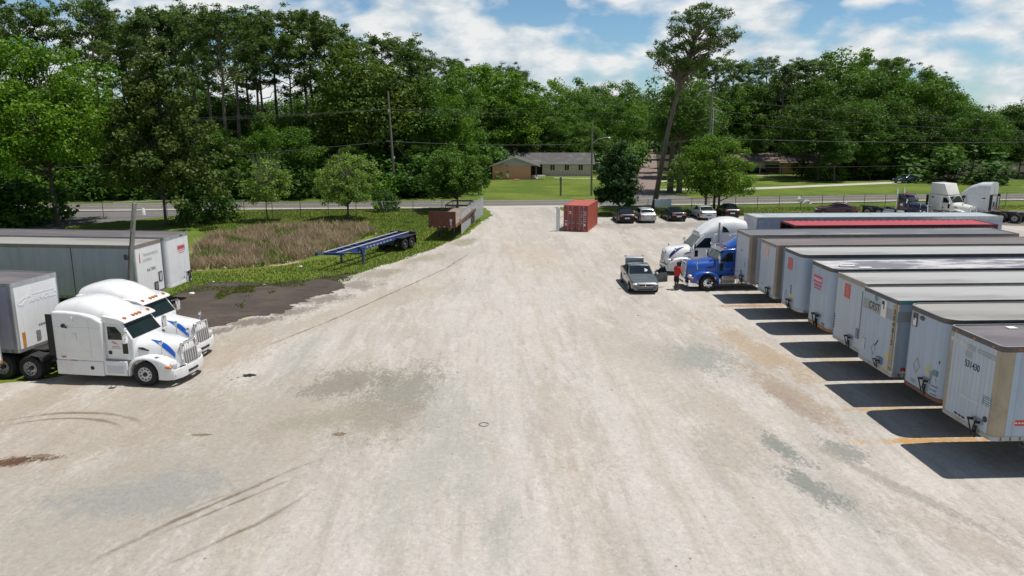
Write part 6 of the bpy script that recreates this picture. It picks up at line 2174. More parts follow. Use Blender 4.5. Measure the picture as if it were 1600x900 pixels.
def tractor(label, loc, rz, paint="white truck paint", hood=None, fender_w=1.21, bumper="white truck paint", windbase=(-.50, 1.93), windtop=(-1.0, 2.62), cabback=-1.75, cabw=1.03, sleeper=None, sleeperw=1.21, fairing=None, fn=3.0,
            visor=None, roofcap=True, skirt=True, swoosh=None, grille="vertical", gz=(.80, 1.66), gw=.50, gx=1.30, glean=-.10, steer=None, name="semi_tractor", markers=True, mirrors=True, hoodmirror=True, door_mark=True, frame_end=-7.1, drive=(-5.2, -6.5), rimsdrive=True, stacks=False, lights="oval", group=None, wheels=True):
    t = thing(name, label, "truck", loc, rz, group)
    # chassis
    f = MB()
    for s in (-1, 1):
        f.box(frame_end, 1.0, s * .43 - .05, s * .43 + .05, .72, 1.0, "black steel")
    for x in (-1.5, -3.2, -4.3, -5.85, frame_end + .1):
        f.box(x - .06, x + .06, -.43, .43, .76, .96, "black steel")
    f.cyl((0, -.95, .5), (0, .95, .5), .07, "black steel")
    for x in drive:
        f.cyl((x, -.95, .52), (x, .95, .52), .10, "black steel").ell((x, 0, .52), (.28, .28, .26), "black steel")
        for s in (-1, 1):
            f.cyl((x + .25, s * .33, .45), (x + .25, s * .33, .78), .13, "black rubber")
    f.build("chassis_frame", t)
    fw = MB()
    fw.prism([(-5.1, -.42), (-6.25, -.42), (-6.45, -.18), (-5.95, 0), (-6.45, .18), (-6.25, .42), (-5.1, .42), (-4.95, .25), (-4.95, -.25)], "z", 1.06, 1.12, "black steel").box(-6.0, -5.3, -.45, .45, .98, 1.06, "black steel")
    fw.build("fifth_wheel", t)
    # hood
    hood = hood or [(1.30, .50, .78, 1.62), (1.22, .585, .74, 1.70), (.85, .70, .74, 1.76), (.35, .80, .78, 1.82), (-.15, .92, .82, 1.88), (-.52, 1.00, .86, 1.95)]
    rings = []
    for i in range(len(hood) - 1):
        a, b_ = hood[i], hood[i + 1]
        for k in range(3):
            s = k / 3
            rings.append(super_ring(*[a[j] + (b_[j] - a[j]) * s for j in range(4)]))
    rings.append(super_ring(*hood[-1]))
    o = MB().loft(rings, paint).build("hood", t, 60)

    def hp(x, a, off=.006):
        for p, q in zip(hood, hood[1:]):
            if q[0] <= x <= p[0]:
                s = (p[0] - x) / (p[0] - q[0])
                _, w, zb, zt = [p[j] + (q[j] - p[j]) * s for j in range(4)]
                c, sn = math.cos(a), math.sin(a)
                n = 3.2
                return Vector((x, (w + off) * math.copysign(abs(c) ** (2 / n), c), zb + (zt + off - zb) * abs(sn) ** (2 / n)))
    if swoosh:
        for sg in (1, -1):
            v = []
            for k in range(15):
                s = k / 14
                x = -.02 + 1.08 * s
                a1 = R(67 - 43 * s ** 2.5)
                a0 = R(65 - 54 * s ** 1.12)
                for j in range(5):
                    a = a0 + (a1 - a0) * j / 4
                    p = hp(x, a if sg > 0 else PI - a)
                    v.append(p)
            MB().add(v, [(i * 5 + j, i * 5 + j + 1, i * 5 + j + 6, i * 5 + j + 5) for i in range(14) for j in range(4)], swoosh).build("swoosh", t, recalc=False)
    for sg in (1, -1):
        v = MB()
        p0, p1 = hp(.05, R(25) if sg > 0 else PI - R(25), .012), hp(-.38, R(30) if sg > 0 else PI - R(30), .012)
        v.tube([p1, p1.lerp(p0, .4) + Vector((0, 0, .02)), p0], [.02, .055, .025], "grille dark", 6)
        v.build("hood_vent", t)
    # fenders
    top = [(1.16, .56), (1.20, .80), (1.08, 1.00), (.75, 1.17), (.35, 1.27), (-.05, 1.28), (-.42, 1.19), (-.66, 1.02), (-.76, .80), (-.78, .42)]
    arch = [(-.66, .42)] + [(.63 * math.cos(PI - k * PI / 10), .54 + .63 * math.sin(PI - k * PI / 10)) for k in range(0, 11)] + [(.66, .50)]
    for s in (-1, 1):
        rg = []
        for y, d in ((.55, 0), (1.02, 0), (fender_w - .07, .025), (fender_w - .02, .06), (fender_w, .11)):
            ring = []
            for x, z in top:
                k_ = math.hypot(x - .15, z - .5)
                ring.append((x - (x - .15) / k_ * d, s * y, z - (z - .5) / k_ * d))
            ring += [(x, s * y, z) for x, z in arch]
            rg.append(ring)
        MB().loft(rg, paint).build("fender", t, 50)
        if lights == "oval":
            h_ = MB()
            h_.ell((1.12, s * .92, .93), (.15, .23, .13), "headlight lens", 12, 8)
            o = h_.build("headlight", t)
            MB().ell((1.04, s * (fender_w - .06), .86), (.17, .10, .075), "marker amber", 10, 6).build("turn_signal", t)
        else:
            MB().ell((1.10, s * .88, 1.02), (.20, .22, .16), "headlight lens", 12, 8).build("headlight", t)
            MB().ell((.92, s * (fender_w - .12), 1.12), (.12, .06, .06), "marker amber", 8, 5).build("turn_signal", t)
    # bumper
    bp = [(1.0, -1.20), (1.24, -1.10), (1.38, -.75), (1.44, 0), (1.38, .75), (1.24, 1.10), (1.0, 1.20), (.62, 1.215), (.62, 1.16), (.98, 1.14), (1.2, 1.02), (1.30, .7), (1.34, 0), (1.30, -.7), (1.2, -1.02), (.98, -1.14), (.62, -1.16), (.62, -1.215)]
    o = MB().prism(bp, "z", .32, .74, bumper, .018).build("bumper", t, 45)
    MB().box(1.385, 1.45, -.34, .34, .44, .54, "grille dark").build("bumper_slot", o)
    for s in (-1, 1):
        MB().box(1.235, 1.29, s * .97 - .09, s * .97 + .09, .44, .54, "headlight lens", .01).build("fog_lamp", o)
    # grille
    g = MB()
    z0, z1 = gz
    gm = Matrix.Translation((gx, 0, z0)) @ Matrix.Rotation(glean, 4, "Y")
    g.M = gm
    H_ = z1 - z0
    g.box(.0, .05, -gw, gw, 0, H_, "grille dark")
    g.build("grille", t)
    gf = MB(gm)
    for a in ((-gw - .04, -gw + .03, -.03, H_ + .03), (gw - .03, gw + .04, -.03, H_ + .03), (-gw + .03, gw - .03, H_ - .04, H_ + .05), (-gw + .03, gw - .03, -.05, .0)):
        gf.box(.01, .085, *a, "chrome", .008)
    if grille == "vertical":
        for k in range(1, 6):
            y = -gw + 2 * gw * k / 6
            gf.box(.05, .08, y - .022, y + .022, .0, H_ - .04, "chrome")
        for k in range(24):
            gf.box(.05, .056, -gw + .03, gw - .03, .03 + k * (H_ - .06) / 24, .045 + k * (H_ - .06) / 24, "seam grey")
    else:
        for k in range(7):
            z = .05 + k * (H_ - .1) / 6
            gf.box(.05, .078, -gw + .03, gw - .03, z - .015, z + .015, "chrome")
        for k in range(1, 8):
            y = -gw + 2 * gw * k / 8
            gf.box(.05, .06, y - .01, y + .01, .0, H_ - .04, "seam grey")
    gf.build("grille_frame", t)
    MB().ell((gx + .03, 0, z1 + .06), (.03, .09, .035), "chrome", 8, 5).build("emblem", t)
    # cab
    bx, bz = windbase
    tx_, tz = windtop
    c = MB()
    c.prism([(bx, 1.02), (bx, bz), (tx_, tz), (tx_ - .2, tz + .06), (cabback, tz + .10), (cabback, 1.02)], "y", -cabw, cabw, paint, .07, 3)
    c.build("cab", t, 50)
    sl = Vector((tx_ - bx, 0, tz - bz))
    nrm = Vector((sl.z, 0, -sl.x)).normalized()

    def wp(y, s, off):
        return Vector((bx, y, bz)) + sl * s + nrm * off
    bw, tw = cabw - .07, cabw - .15
    MB().add([wp(-bw - .0, .03, .004), wp(bw, .03, .004), wp(tw + .01, .98, .004), wp(-tw - .01, .98, .004), wp(-bw, .03, -.03), wp(bw, .03, -.03), wp(tw, .98, -.03), wp(-tw, .98, -.03)], [(0, 1, 2, 3), (0, 4, 5, 1), (1, 5, 6, 2), (2, 6, 7, 3), (3, 7, 4, 0)], "black rubber").build("window_gasket", t)
    for s in (-1, 1):
        v = [wp(s * .02, .08, .010), wp(s * (bw - .05), .08, .008), wp(s * (tw - .03), .94, .008), wp(s * .02, .94, .010)]
        MB().add(v + [p - nrm * .012 for p in v], [(0, 1, 2, 3), (0, 4, 5, 1), (1, 5, 6, 2), (2, 6, 7, 3), (3, 7, 4, 0)], "truck glass").build("windshield", t)
        y = s * (cabw + .004)
        y2 = s * (cabw + .022)
        ya, yb = min(y, y2), max(y, y2)
        d = MB()
        d.prism([(bx - .14, 1.10), (bx - .14, bz - .02), (tx_ - .16, tz - .10), (cabback + .10, tz - .08), (cabback + .10, 1.10)], "y", ya, yb, paint, .008)
        d.build("door", t)
        k = (bz - 1.9)
        MB().prism([(bx - .22, bz - .02), (tx_ - .20, tz - .17), (cabback + .18, tz - .17), (cabback + .18, bz - .04)], "y", min(y2, y2 + s * .006), max(y2, y2 + s * .006), "truck glass", .002).build("side_window", t)
        MB().prism([(bx - .22, 1.32), (bx - .22, 1.78), (bx - .46, 1.78), (bx - .46, 1.32)], "y", min(y2, y2 + s * .006), max(y2, y2 + s * .006), "truck glass", .0025).build("vent_window", t)
        hd = MB()
        hd.box(cabback + .16, cabback + .30, min(y2, y2 + s * .03), max(y2, y2 + s * .03), 1.28, 1.42, "black rubber", .01)
        hd.build("door_handle", t)
        MB().tube([(cabback - .05, s * (cabw + .05), 1.25), (cabback - .05, s * (cabw + .12), 1.32), (cabback - .05, s * (cabw + .12), 2.2), (cabback - .05, s * (cabw + .05), 2.28)], .018, "chrome", 6).build("grab_handle", t)
        if door_mark:
            q = MB()
            yy0, yy1 = min(y2 + s * .001, y2 + s * .004), max(y2 + s * .001, y2 + s * .004)
            q.prism([(cabback + .38, 1.84), (cabback + .30, 1.80), (cabback + .45, 1.72), (cabback + .62, 1.70), (cabback + .54, 1.77)], "y", yy0, yy1, "faded sign red")
            for z, a, b_ in ((1.62, .34, .66), (1.55, .30, .72)):
                q.box(cabback + a, cabback + b_, yy0, yy1, z - .012, z + .012, "ink grey")
            q.build("door_marking", t)
        if mirrors:
            mm = MB()
            mm.tube([(bx - .22, s * cabw, 2.35), (bx - .10, s * (cabw + .30), 2.38), (bx - .10, s * (cabw + .32), 1.85), (bx - .2, s * cabw, 1.8)], .018, "chrome", 6)
            mm.box(bx - .16, bx - .04, s * (cabw + .32) - .11, s * (cabw + .32) + .11, 1.86, 2.32, "chrome", .03, 2)
            o = mm.build("mirror", t)
            MB().box(bx - .167, bx - .160, s * (cabw + .32) - .09, s * (cabw + .32) + .09, 1.9, 2.28, "truck glass").build("mirror_glass", o)
        if hoodmirror:
            hm = MB()
            hm.tube([(.62, s * .86, 1.30), (.72, s * .98, 1.72), (.70, s * .98, 1.80)], .016, "chrome", 5)
            hm.ell((.70, s * .98, 1.84), (.07, .10, .10), "chrome", 10, 6)
            hm.build("hood_mirror", t)
        # steps / skirts / tanks
        end = sleeper[-2][0] if sleeper else cabback - .6
        if skirt:
            k_ = MB()
            k_.box(-1.80 + .002, -.78, min(s * .9, s * 1.17), max(s * .9, s * 1.17), .40, 1.02, paint, .04, 2)
            k_.box(end, -1.80, min(s * .85, s * 1.205), max(s * .85, s * 1.205), .36, .985, paint, .05, 2)
            o = k_.build("side_skirt", t, 45)
            MB().box(-1.66, -.92, min(s * 1.172, s * 1.18), max(s * 1.172, s * 1.18), .50, .82, "grey white truck paint", .003).box(-1.62, -.85, min(s * 1.0, s * 1.14), max(s * 1.0, s * 1.14), 1.022, 1.035, "steel rail").build("step_panel", o)
            MB().lathe([(0, .085), (s * .008, .085), (s * .014, .05)], (-2.3, s * 1.206, .70), "ink black", 12).build("fuel_cap", o)
            MB().box(-3.25, -2.95, min(s * .95, s * 1.20), max(s * .95, s * 1.20), .985, 1.0, "ink black").build("step_hole", o)
        else:
            k_ = MB()
            k_.box(-1.75, -.88, min(s * .75, s * 1.12), max(s * .75, s * 1.12), .45, .98, "aluminium tank", .03, 2)
            k_.box(-1.75, -.88, min(s * .8, s * 1.2), max(s * .8, s * 1.2), .38, .43, "chrome").box(-1.7, -.95, min(s * .8, s * 1.16), max(s * .8, s * 1.16), .985, 1.0, "chrome")
            k_.build("step_box", t)
            MB().lathe([(-3.4, .02), (-3.4, .26), (-3.36, .31), (-2.02, .31), (-1.98, .26), (-1.98, .02)], (0, s * .86, .66), "aluminium tank", 18, "x").build("fuel_tank", t)
        # flaps and quarter fenders
        MB().box(frame_end + .05, frame_end + .07, s * .93 - .3, s * .93 + .3, .22, .95, "black rubber").build("mud_flap", t)
        MB().prism([(drive[0] + .62, .85), (drive[0] + .50, 1.05), (drive[0] + .05, 1.13), (drive[0] + .05, 1.10), (drive[0] + .46, 1.02), (drive[0] + .58, .83)], "y", s * .93 - .28, s * .93 + .28, "black rubber").build("quarter_fender", t)
    # sleeper and fairing
    if sleeper:
        MB().prism(sleeper, "y", -sleeperw, sleeperw, paint, .10, 4).build("sleeper", t, 50)
        x0 = min(p[0] for p in sleeper)
        zt = max(p[1] for p in sleeper)
        for s in (-1, 1):
            e = s * sleeperw
            MB().box(x0 - .28, x0 - .002, min(e - s * .05, e - s * .02), max(e - s * .05, e - s * .02), 1.15, zt - .12, "black rubber").build("side_extender", t)
            q = MB()
            q.box(x0 + .03, cabback - .05, min(e, e + s * .002), max(e, e + s * .002), 2.40, 2.408, "seam grey")
            q.box(cabback - .52, cabback - .512, min(e, e + s * .002), max(e, e + s * .002), 1.1, 2.72, "seam grey")
            q.build("panel_seam", t)
            MB().box(x0 + .30, x0 + .50, min(e, e + s * .02), max(e, e + s * .02), 1.10, 1.16, "marker amber", .006).build("marker_light", t)
            MB().box(x0 + .85, x0 + .98, min(e, e + s * .03), max(e, e + s * .03), 2.62, 2.84, paint, .01).build("vent_cover", t)
            MB().box(x0 + .95, x0 + 1.06, min(e, e + s * .03), max(e, e + s * .03), 1.9, 2.15, paint, .01).build("vent_cover", t)
            MB().lathe([(0, .085), (s * .06, .08), (s * .09, .03)], (x0 + .52, e, 2.45), "ink black", 10).tube([(x0 + .55, e + s * .07, 2.44), (x0 + .72, e + s * .08, 2.40)], .035, "ink black", 6).build("heater_vent", t)
    if fairing:
        rings = []
        for i in range(len(fairing) - 1):
            a, b_ = fairing[i], fairing[i + 1]
            for k in range(3):
                s = k / 3
                s = s * s * (3 - 2 * s) if False else s
                rings.append(super_ring(*[a[j] + (b_[j] - a[j]) * s for j in range(4)], n=fn, k=20))
        rings.append(super_ring(*fairing[-1], n=fn, k=20))
        MB().loft(rings, paint).build("roof_fairing", t, 60)
    if roofcap:
        MB().prism([(tx_ + .24, tz - .03), (tx_ + .20, tz + .05), (tx_ - .05, tz + .15), (cabback - .02, tz + .26), (cabback - .02, tz - .02), (tx_ + .0, tz - .04)], "y", -cabw - .04, cabw + .04, paint, .03, 2).build("roof_cap", t, 50)
    if visor:
        MB().prism([(tx_ + .30, tz - .10), (tx_ + .32, tz - .07), (tx_ - .02, tz + .06), (tx_ - .02, tz + .03)], "y", -cabw + .02, cabw - .02, visor, .006).build("sun_visor", t)
    if markers:
        for y in (-.78, -.22, 0, .22, .78):
            MB().ell((tx_ + (.06 if roofcap else -.1), y, tz + (.14 if roofcap else .12)), (.11, .055, .045), "marker amber", 8, 5).build("marker_light", t)
    if stacks:
        for s in (-1, 1):
            MB().tube([(cabback - .18, s * .88, 1.1), (cabback - .18, s * .88, tz + .55), (cabback - .28, s * .88, tz + .72)], .075, "chrome", 10).build("exhaust_stack", t)
    if wheels:
        for s in (-1, 1):
            wheel(steer or W_STEER, t, 0, s * 1.03, .52)
            for x in drive:
                wheel(W_DRIVE, t, x, s * 1.06, .52, True)
    return t


SL_A = [(-1.72, .98), (-1.72, 2.66), (-2.1, 2.86), (-2.6, 2.97), (-3.2, 3.02), (-3.92, 3.02), (-3.92, .98)]
FA_A = [(-1.05, .80, 2.60, 2.72), (-1.35, .90, 2.60, 2.92), (-1.8, .98, 2.60, 3.18), (-2.3, 1.04, 2.60, 3.38), (-2.8, 1.06, 2.60, 3.48), (-3.3, 1.06, 2.60, 3.46), (-3.75, 1.04, 2.60, 3.35), (-3.96, 1.0, 2.60, 3.27)]
h1 = R(-11)
tA = tractor("front white high-roof tractor with blue swoosh hitched to the dark-roofed trailer", (-13.42, 31.58, 0), h1, sleeper=SL_A, fairing=FA_A, swoosh="swoosh blue", steer=W_STEERW, group="white high-roof tractors")
tB = copy_tree(tA)
tB.location = (-14.0, 34.70, 0)
tB["label"] = "rear white high-roof tractor with blue swoosh, half hidden behind the front one"
tC = tractor("bright blue flat-topped tractor with chrome grille and bumper", (14.55, 48.55, 0), PI, "blue truck paint", bumper="chrome", sleeper=[(-1.72, .98), (-1.72, 2.72), (-3.9, 2.78), (-3.9, .98)], sleeperw=1.1,
             hood=[(1.30, .50, .80, 1.70), (1.22, .60, .76, 1.77), (.85, .72, .76, 1.83), (.35, .80, .78, 1.88), (-.15, .88, .82, 1.93), (-.52, .96, .86, 1.98)],
             fairing=[(-1.3, .62, 2.7, 2.76), (-1.7, .82, 2.7, 3.02), (-2.2, .92, 2.7, 3.32), (-2.8, .97, 2.7, 3.62), (-3.3, .97, 2.7, 3.78), (-3.9, .95, 2.7, 3.80)], visor="visor metal", roofcap=False, skirt=False, door_mark=False, gz=(.80, 1.74))
f = MB()
for y in (-.5, .5):
    f.tube([(-1.05, y, 2.86), (-.55, y, 2.86)], [.05, .09], "chrome", 8)
f.build("air_horn", tC)
tD = tractor("white aerodynamic sleeper tractor with tall curved roof beyond the blue one", (14.45, 53.75, 0), PI, "white truck paint", bumper="grey white truck paint", windbase=(-.42, 1.98), windtop=(-1.12, 2.82), cabback=-1.95, cabw=1.08,
             hood=[(1.28, .62, .80, 1.66), (1.18, .74, .76, 1.78), (.85, .86, .76, 1.88), (.35, .94, .78, 1.95), (-.1, 1.0, .82, 2.0), (-.5, 1.05, .86, 2.03)],
             sleeper=[(-1.9, .98), (-1.9, 2.95), (-2.3, 3.0), (-3.95, 3.0), (-3.95, .98)], sleeperw=1.22, fn=3.6,
             fairing=[(-.98, .98, 2.72, 2.92), (-1.3, 1.08, 2.72, 3.20), (-1.75, 1.17, 2.72, 3.55), (-2.3, 1.20, 2.72, 3.84), (-2.8, 1.21, 2.72, 3.97), (-3.3, 1.21, 2.72, 4.0), (-3.75, 1.20, 2.72, 3.95), (-4.3, 1.14, 2.72, 3.78)],
             roofcap=False, markers=False, swoosh="navy swoosh", grille="grid", gz=(.86, 1.62), gw=.46, lights="high", door_mark=False)
for s in (-1, 1):
    MB().prism([(-3.0, 3.05), (-2.75, 3.38), (-2.5, 3.5), (-2.5, 3.05)], "y", min(s * 1.19, s * 1.222), max(s * 1.19, s * 1.222), "truck glass").build("sleeper_window", tD)
    MB().tube([(-2.25, s * 1.27, 1.9), (-2.25, s * 1.27, 3.75)], .07, "seam grey", 8).build("exhaust_stack", tD)
sg = MB()
for y in (-.5, -.25, 0, .25, .5):
    sg.box(-1.06, -.99, y - .05, y + .05, 2.93, 2.98, "ink black")
sg.build("marker_light", tD)

tE = tractor("dark blue day-cab tractor with twin chrome stacks near the road fence", (48.6, 83.2, 0), R(-52), "deep blue truck paint", bumper="chrome", roofcap=False, visor="deep blue truck paint", skirt=False, door_mark=False, stacks=True, grille="grid", windtop=(-.95, 2.72), frame_end=-5.6, drive=(-3.7, -5.0), rimsdrive=True)
f = MB()
for y in (-.6, .6):
    f.lathe([(0, .08), (.10, .07), (.13, .02)], (-1.2, y, 2.83), "marker amber", 8, "z")
f.build("beacon", tE)
MB().box(-1.42, -1.16, -1.066, -1.058, 1.5, 1.75, "sign white").build("sign", tE)
tF = tractor("cream white tractor with boxy roof fairing between dark day-cab and grey sleeper", (52.9, 82.0, 0), R(-66), "cream truck paint", bumper="grey white truck paint", skirt=False, door_mark=False, swoosh=None, grille="grid", lights="oval", markers=False, roofcap=False, frame_end=-6.8, drive=(-4.9, -6.2),
             sleeper=[(-1.72, .98), (-1.72, 2.72), (-3.3, 2.74), (-3.3, .98)], sleeperw=1.12)
MB().prism([(-1.05, 2.74), (-1.6, 3.95), (-3.2, 4.0), (-3.2, 2.74)], "y", -1.02, 1.02, "cream truck paint", .08, 2).build("roof_fairing", tF, 50)
tG = tractor("pale grey tall sleeper tractor seen from behind with bare frame", (53.9, 85.2, 0), R(128), "grey white truck paint", skirt=False, door_mark=False, swoosh="maroon swoosh", markers=False, roofcap=False, cabw=1.08, windtop=(-1.1, 2.8), frame_end=-7.2, drive=(-5.3, -6.6),
             sleeper=[(-1.72, .98), (-1.72, 2.95), (-4.0, 3.0), (-4.0, .98)], sleeperw=1.22, fn=4.0,
             fairing=[(-1.0, .98, 2.7, 2.9), (-1.4, 1.1, 2.7, 3.3), (-2.0, 1.18, 2.7, 3.8), (-2.8, 1.21, 2.7, 4.12), (-4.0, 1.21, 2.7, 4.2)])
MB().box(-4.05, -4.003, -.38, .38, 1.5, 2.05, "black steel", .02).build("rear_window", tG)
MB().box(-4.015, -4.003, -1.1, 1.1, 2.72, 2.75, "seam grey").box(-4.015, -4.003, -.02, .02, 2.2, 3.8, "seam grey").build("panel_seam", tG)
for s in (-1, 1):
    MB().tube([(-4.2, s * .95, 1.1), (-4.2, s * .95, 2.6)], .07, "sign white", 8).build("exhaust_stack", tG)
MB().tube([(-4.05, .3, 1.5), (-4.3, .2, 1.2), (-5.2, 0, 1.15)], .03, "black rubber", 6).tube([(-4.05, -.2, 1.5), (-4.35, -.1, 1.25), (-5.2, .1, 1.15)], .03, "sign red", 6).build("air_hose", tG)

# ---------------------------------------------------------------- cars
mat("car black", (0.006, 0.006, 0.008), .3, var=.05, coat=.1, spec=.3)
mat("car silver", (0.40, 0.41, 0.42), .3, metal=.45, var=.04, coat=.7)
mat("car pale silver", (0.52, 0.54, 0.57), .3, metal=.4, var=.04, coat=.7)
mat("car grey", (0.155, 0.178, 0.182), .3, metal=.4, var=.05, coat=.8)
mat("car green black", (0.007, 0.014, 0.013), .3, coat=.15, spec=.35)
mat("car maroon", (0.07, 0.010, 0.022), .25, coat=.8)
mat("car navy", (0.020, 0.040, 0.085), .25, coat=.8)
mat("car blue silver", (0.18, 0.22, 0.30), .3, metal=.4, coat=.7)
mat("car glass", (0.010, 0.017, 0.025), .05, spec=.7)
mat("tail lamp", (0.42, 0.012, 0.015), .2, coat=.8)
mat("alloy", (0.55, 0.56, 0.57), .3, metal=.7)
mat("plate paper", (0.70, 0.72, 0.74), .5)
mat("black trim", (0.018, 0.018, 0.018), .5)
W_CAR = tyre_rim(.325, .21, "alloy", True, "alloy")
W_CARD = tyre_rim(.325, .21, "seam grey", True, "ink black")


def car(label, loc, rz, paint, L_=4.7, W=1.8, H=1.46, kind="sedan", open_parts=False, wheels=None, tail="wide", name="parked_car", group=None, plate_m="plate paper", stripe=False):
    t = thing(name, label, "car", loc, rz, group)
    h = L_ / 2
    w_ = W / 2
    if kind == "hatch":
        st = [(h, .60, .40, .58), (h - .10, .82, .33, .70), (h - .5, .95, .26, .82), (.95, 1.0, .24, .98), (.15, None, None, None), (-.5, None, None, None), (-1.35, None, None, None), (-h + .42, 1.0, .26, 1.02), (-h + .10, .97, .28, .95), (-h, .88, .36, .80)]
        rf = {4: (.70, H), 5: (.72, H + .01), 6: (.68, H - .05)}
    elif kind == "coupe":
        st = [(h, .62, .40, .60), (h - .10, .84, .32, .72), (h - .55, .97, .24, .84), (.60, 1.0, .22, .93), (-.20, None, None, None), (-.55, None, None, None), (-.95, None, None, None), (-1.75, 1.0, .24, .99), (-h + .12, .95, .28, .98), (-h, .86, .40, .88)]
        rf = {4: (.64, H - .02), 5: (.66, H), 6: (.63, H - .03)}
    else:
        st = [(h, .60, .40, .60), (h - .10, .83, .32, .70), (h - .55, .96, .24, .83), (.80, 1.0, .22, .95), (.02, None, None, None), (-.5, None, None, None), (-1.05, None, None, None), (-1.72, 1.0, .24, 1.02), (-h + .15, .95, .27, 1.0), (-h, .86, .36, .90)]
        rf = {4: (.66, H - .01), 5: (.68, H), 6: (.65, H - .03)}
    rings, n = [], 8
    for i, (x, fw, zl, zb) in enumerate(st):
        if i in rf:
            fw, zl, zb = 1.0, .22, .95 + .035 * (i - 3)
            wr, zr = rf[i][0] * 1.0, rf[i][1]
            pts = [(0, zl), (fw * w_ * .86, zl), (fw * w_ * .985, zl + .13), (fw * w_, zl + .42), (fw * w_ * .955, zb), (wr * w_ * 1.12, zr - .045), (wr * w_ * .86, zr), (0, zr + .02)]
        else:
            rise = .035 if 0 < i < 9 else .02
            pts = [(0, zl), (fw * w_ * .86, zl), (fw * w_ * .985, zl + .13 * (zb - zl) / .7), (fw * w_, zl + (zb - zl) * .58), (fw * w_ * .955, zb - .01), (fw * w_ * .87, zb + rise * .5), (fw * w_ * .6, zb + rise), (0, zb + rise * 1.2)]
        rings.append([(x, y, z) for y, z in pts])
    # refine the coarse body grid with a rounded spline both ways
    G = np.array(rings)
    SX, SJ = 3, 3

    def spline(A, sub):
        A = np.asarray(A, float)
        n_ = len(A)
        out = []
        for i in range(n_ - 1):
            p0, p1, p2, p3 = A[max(0, i - 1)], A[i], A[i + 1], A[min(n_ - 1, i + 2)]
            m1, m2 = (p2 - p0) * .36, (p3 - p1) * .36
            for k in range(sub):
                s = k / sub
                out.append((2 * s ** 3 - 3 * s ** 2 + 1) * p1 + (s ** 3 - 2 * s ** 2 + s) * m1 + (-2 * s ** 3 + 3 * s ** 2) * p2 + (s ** 3 - s ** 2) * m2)
        out.append(A[-1])
        return np.array(out)
    G = spline(G, SX)
    G = spline(G.transpose(1, 0, 2), SJ).transpose(1, 0, 2)
    nx, nj = G.shape[:2]
    G[:, 0, 1] = 0
    G[:, -1, 1] = 0
    b = bmesh.new()
    V = {}
    for i in range(nx):
        for s in (1, -1):
            for j in range(nj):
                if s < 0 and j in (0, nj - 1):
                    V[i, j, s] = V[i, j, 1]
                else:
                    p = G[i, j]
                    V[i, j, s] = b.verts.new((p[0], p[1] * s, p[2]))
    tagl = b.faces.layers.int.new("tag")
    for i in range(nx - 1):
        for s in (1, -1):
            for j in range(nj - 1):
                f_ = b.faces.new([V[i, j, s], V[i + 1, j, s], V[i + 1, j + 1, s], V[i, j + 1, s]][::s])
                ci, cj = i // SX, j // SJ
                if cj == 4 and 3 <= ci <= 6:
                    f_[tagl] = 1
                elif cj >= 5 and ci == 3:
                    f_[tagl] = 2
                elif cj >= 5 and ci == 6:
                    f_[tagl] = 3
    for i in (0, nx - 1):
        b.faces.new([V[i, j, 1] for j in range(nj)] + [V[i, j, -1] for j in range(nj - 2, 0, -1)])
    bmesh.ops.recalc_face_normals(b, faces=list(b.faces))
    # windows are let into the body: inset each group, keep the rim painted
    for k in (1, 2, 3):
        for s in (1, -1):
            fs = [f_ for f_ in b.faces if f_[tagl] == k and (k > 1 or f_.calc_center_median().y * s > 0)]
            if k > 1 and s < 0:
                continue
            old = set(fs)
            r_ = bmesh.ops.inset_region(b, faces=fs, thickness=.045, depth=-.006, use_even_offset=True)
            for f_ in r_["faces"]:
                f_[tagl] = 0
    parts = {0: MB(), 1: MB(), 2: MB(), 3: MB()}
    b.verts.index_update()
    for f_ in b.faces:
        k = f_[tagl]
        parts[k].add([v.co.copy() for v in f_.verts], [tuple(range(len(f_.verts)))], paint if k == 0 else "car glass")
    b.free()

    def weld(mb, nm):
        me = mb.mesh(nm, 48, False)
        q = bmesh.new()
        q.from_mesh(me)
        bmesh.ops.remove_doubles(q, verts=list(q.verts), dist=.0005)
        q.to_mesh(me)
        q.free()
        me.polygons.foreach_set("use_smooth", [True] * len(me.polygons))
        me.set_sharp_from_angle(angle=R(42))
        return link(nm, me, t)
    weld(parts[0], "body")
    weld(parts[1], "side_window")
    weld(parts[2], "windshield")
    weld(parts[3], "rear_window")
    # wheels and arches
    ax = (h - .90, -h + 1.0)
    for x in ax:
        for s in (-1, 1):
            y = s * (w_ + .004)
            MB().prism([(x + .39 * math.cos(k * PI / 12), max(.2, .325 + .39 * math.sin(k * PI / 12))) for k in range(13)] + [(x - .39, .2), (x + .39, .2)][:0], "y", min(y - s * .03, y), max(y - s * .03, y), "black trim").build("wheel_arch", t)
            wheel(wheels or W_CAR, t, x, s * (w_ - .075), .325)
    for s in (-1, 1):
        for x0_, x1_ in ((.35, .40), (-.58, -.53)):
            pass
        hd = MB()
        for x in (-.25, -1.15):
            hd.box(x - .08, x + .08, min(s * w_ * .965, s * (w_ * .965 + .035)), max(s * w_ * .965, s * (w_ * .965 + .035)), .84, .87, paint)
        hd.build("door_handle", t)
        sm = MB()
        for x in (-.48, .52):
            sm.box(x - .006, x + .006, min(s * w_ * .99, s * (w_ + .004)), max(s * w_ * .99, s * (w_ + .004)), .32, .82, "black trim")
        sm.box(-h + 1.5, h - 1.4, min(s * w_ * .99, s * (w_ + .006)), max(s * w_ * .99, s * (w_ + .006)), .27, .33, "black trim")
        sm.build("door_seam", t)
        pl = MB()
        pl.prism([(-.50, .99), (-.55, H - .08), (-.62, H - .08), (-.60, .99)], "y", min(s * w_ * .80, s * w_ * .955), max(s * w_ * .80, s * w_ * .955), "black trim") if False else None
        mi_ = MB()
        mi_.ell((.62, s * (w_ + .10), 1.0), (.09, .13, .075), paint, 8, 5)
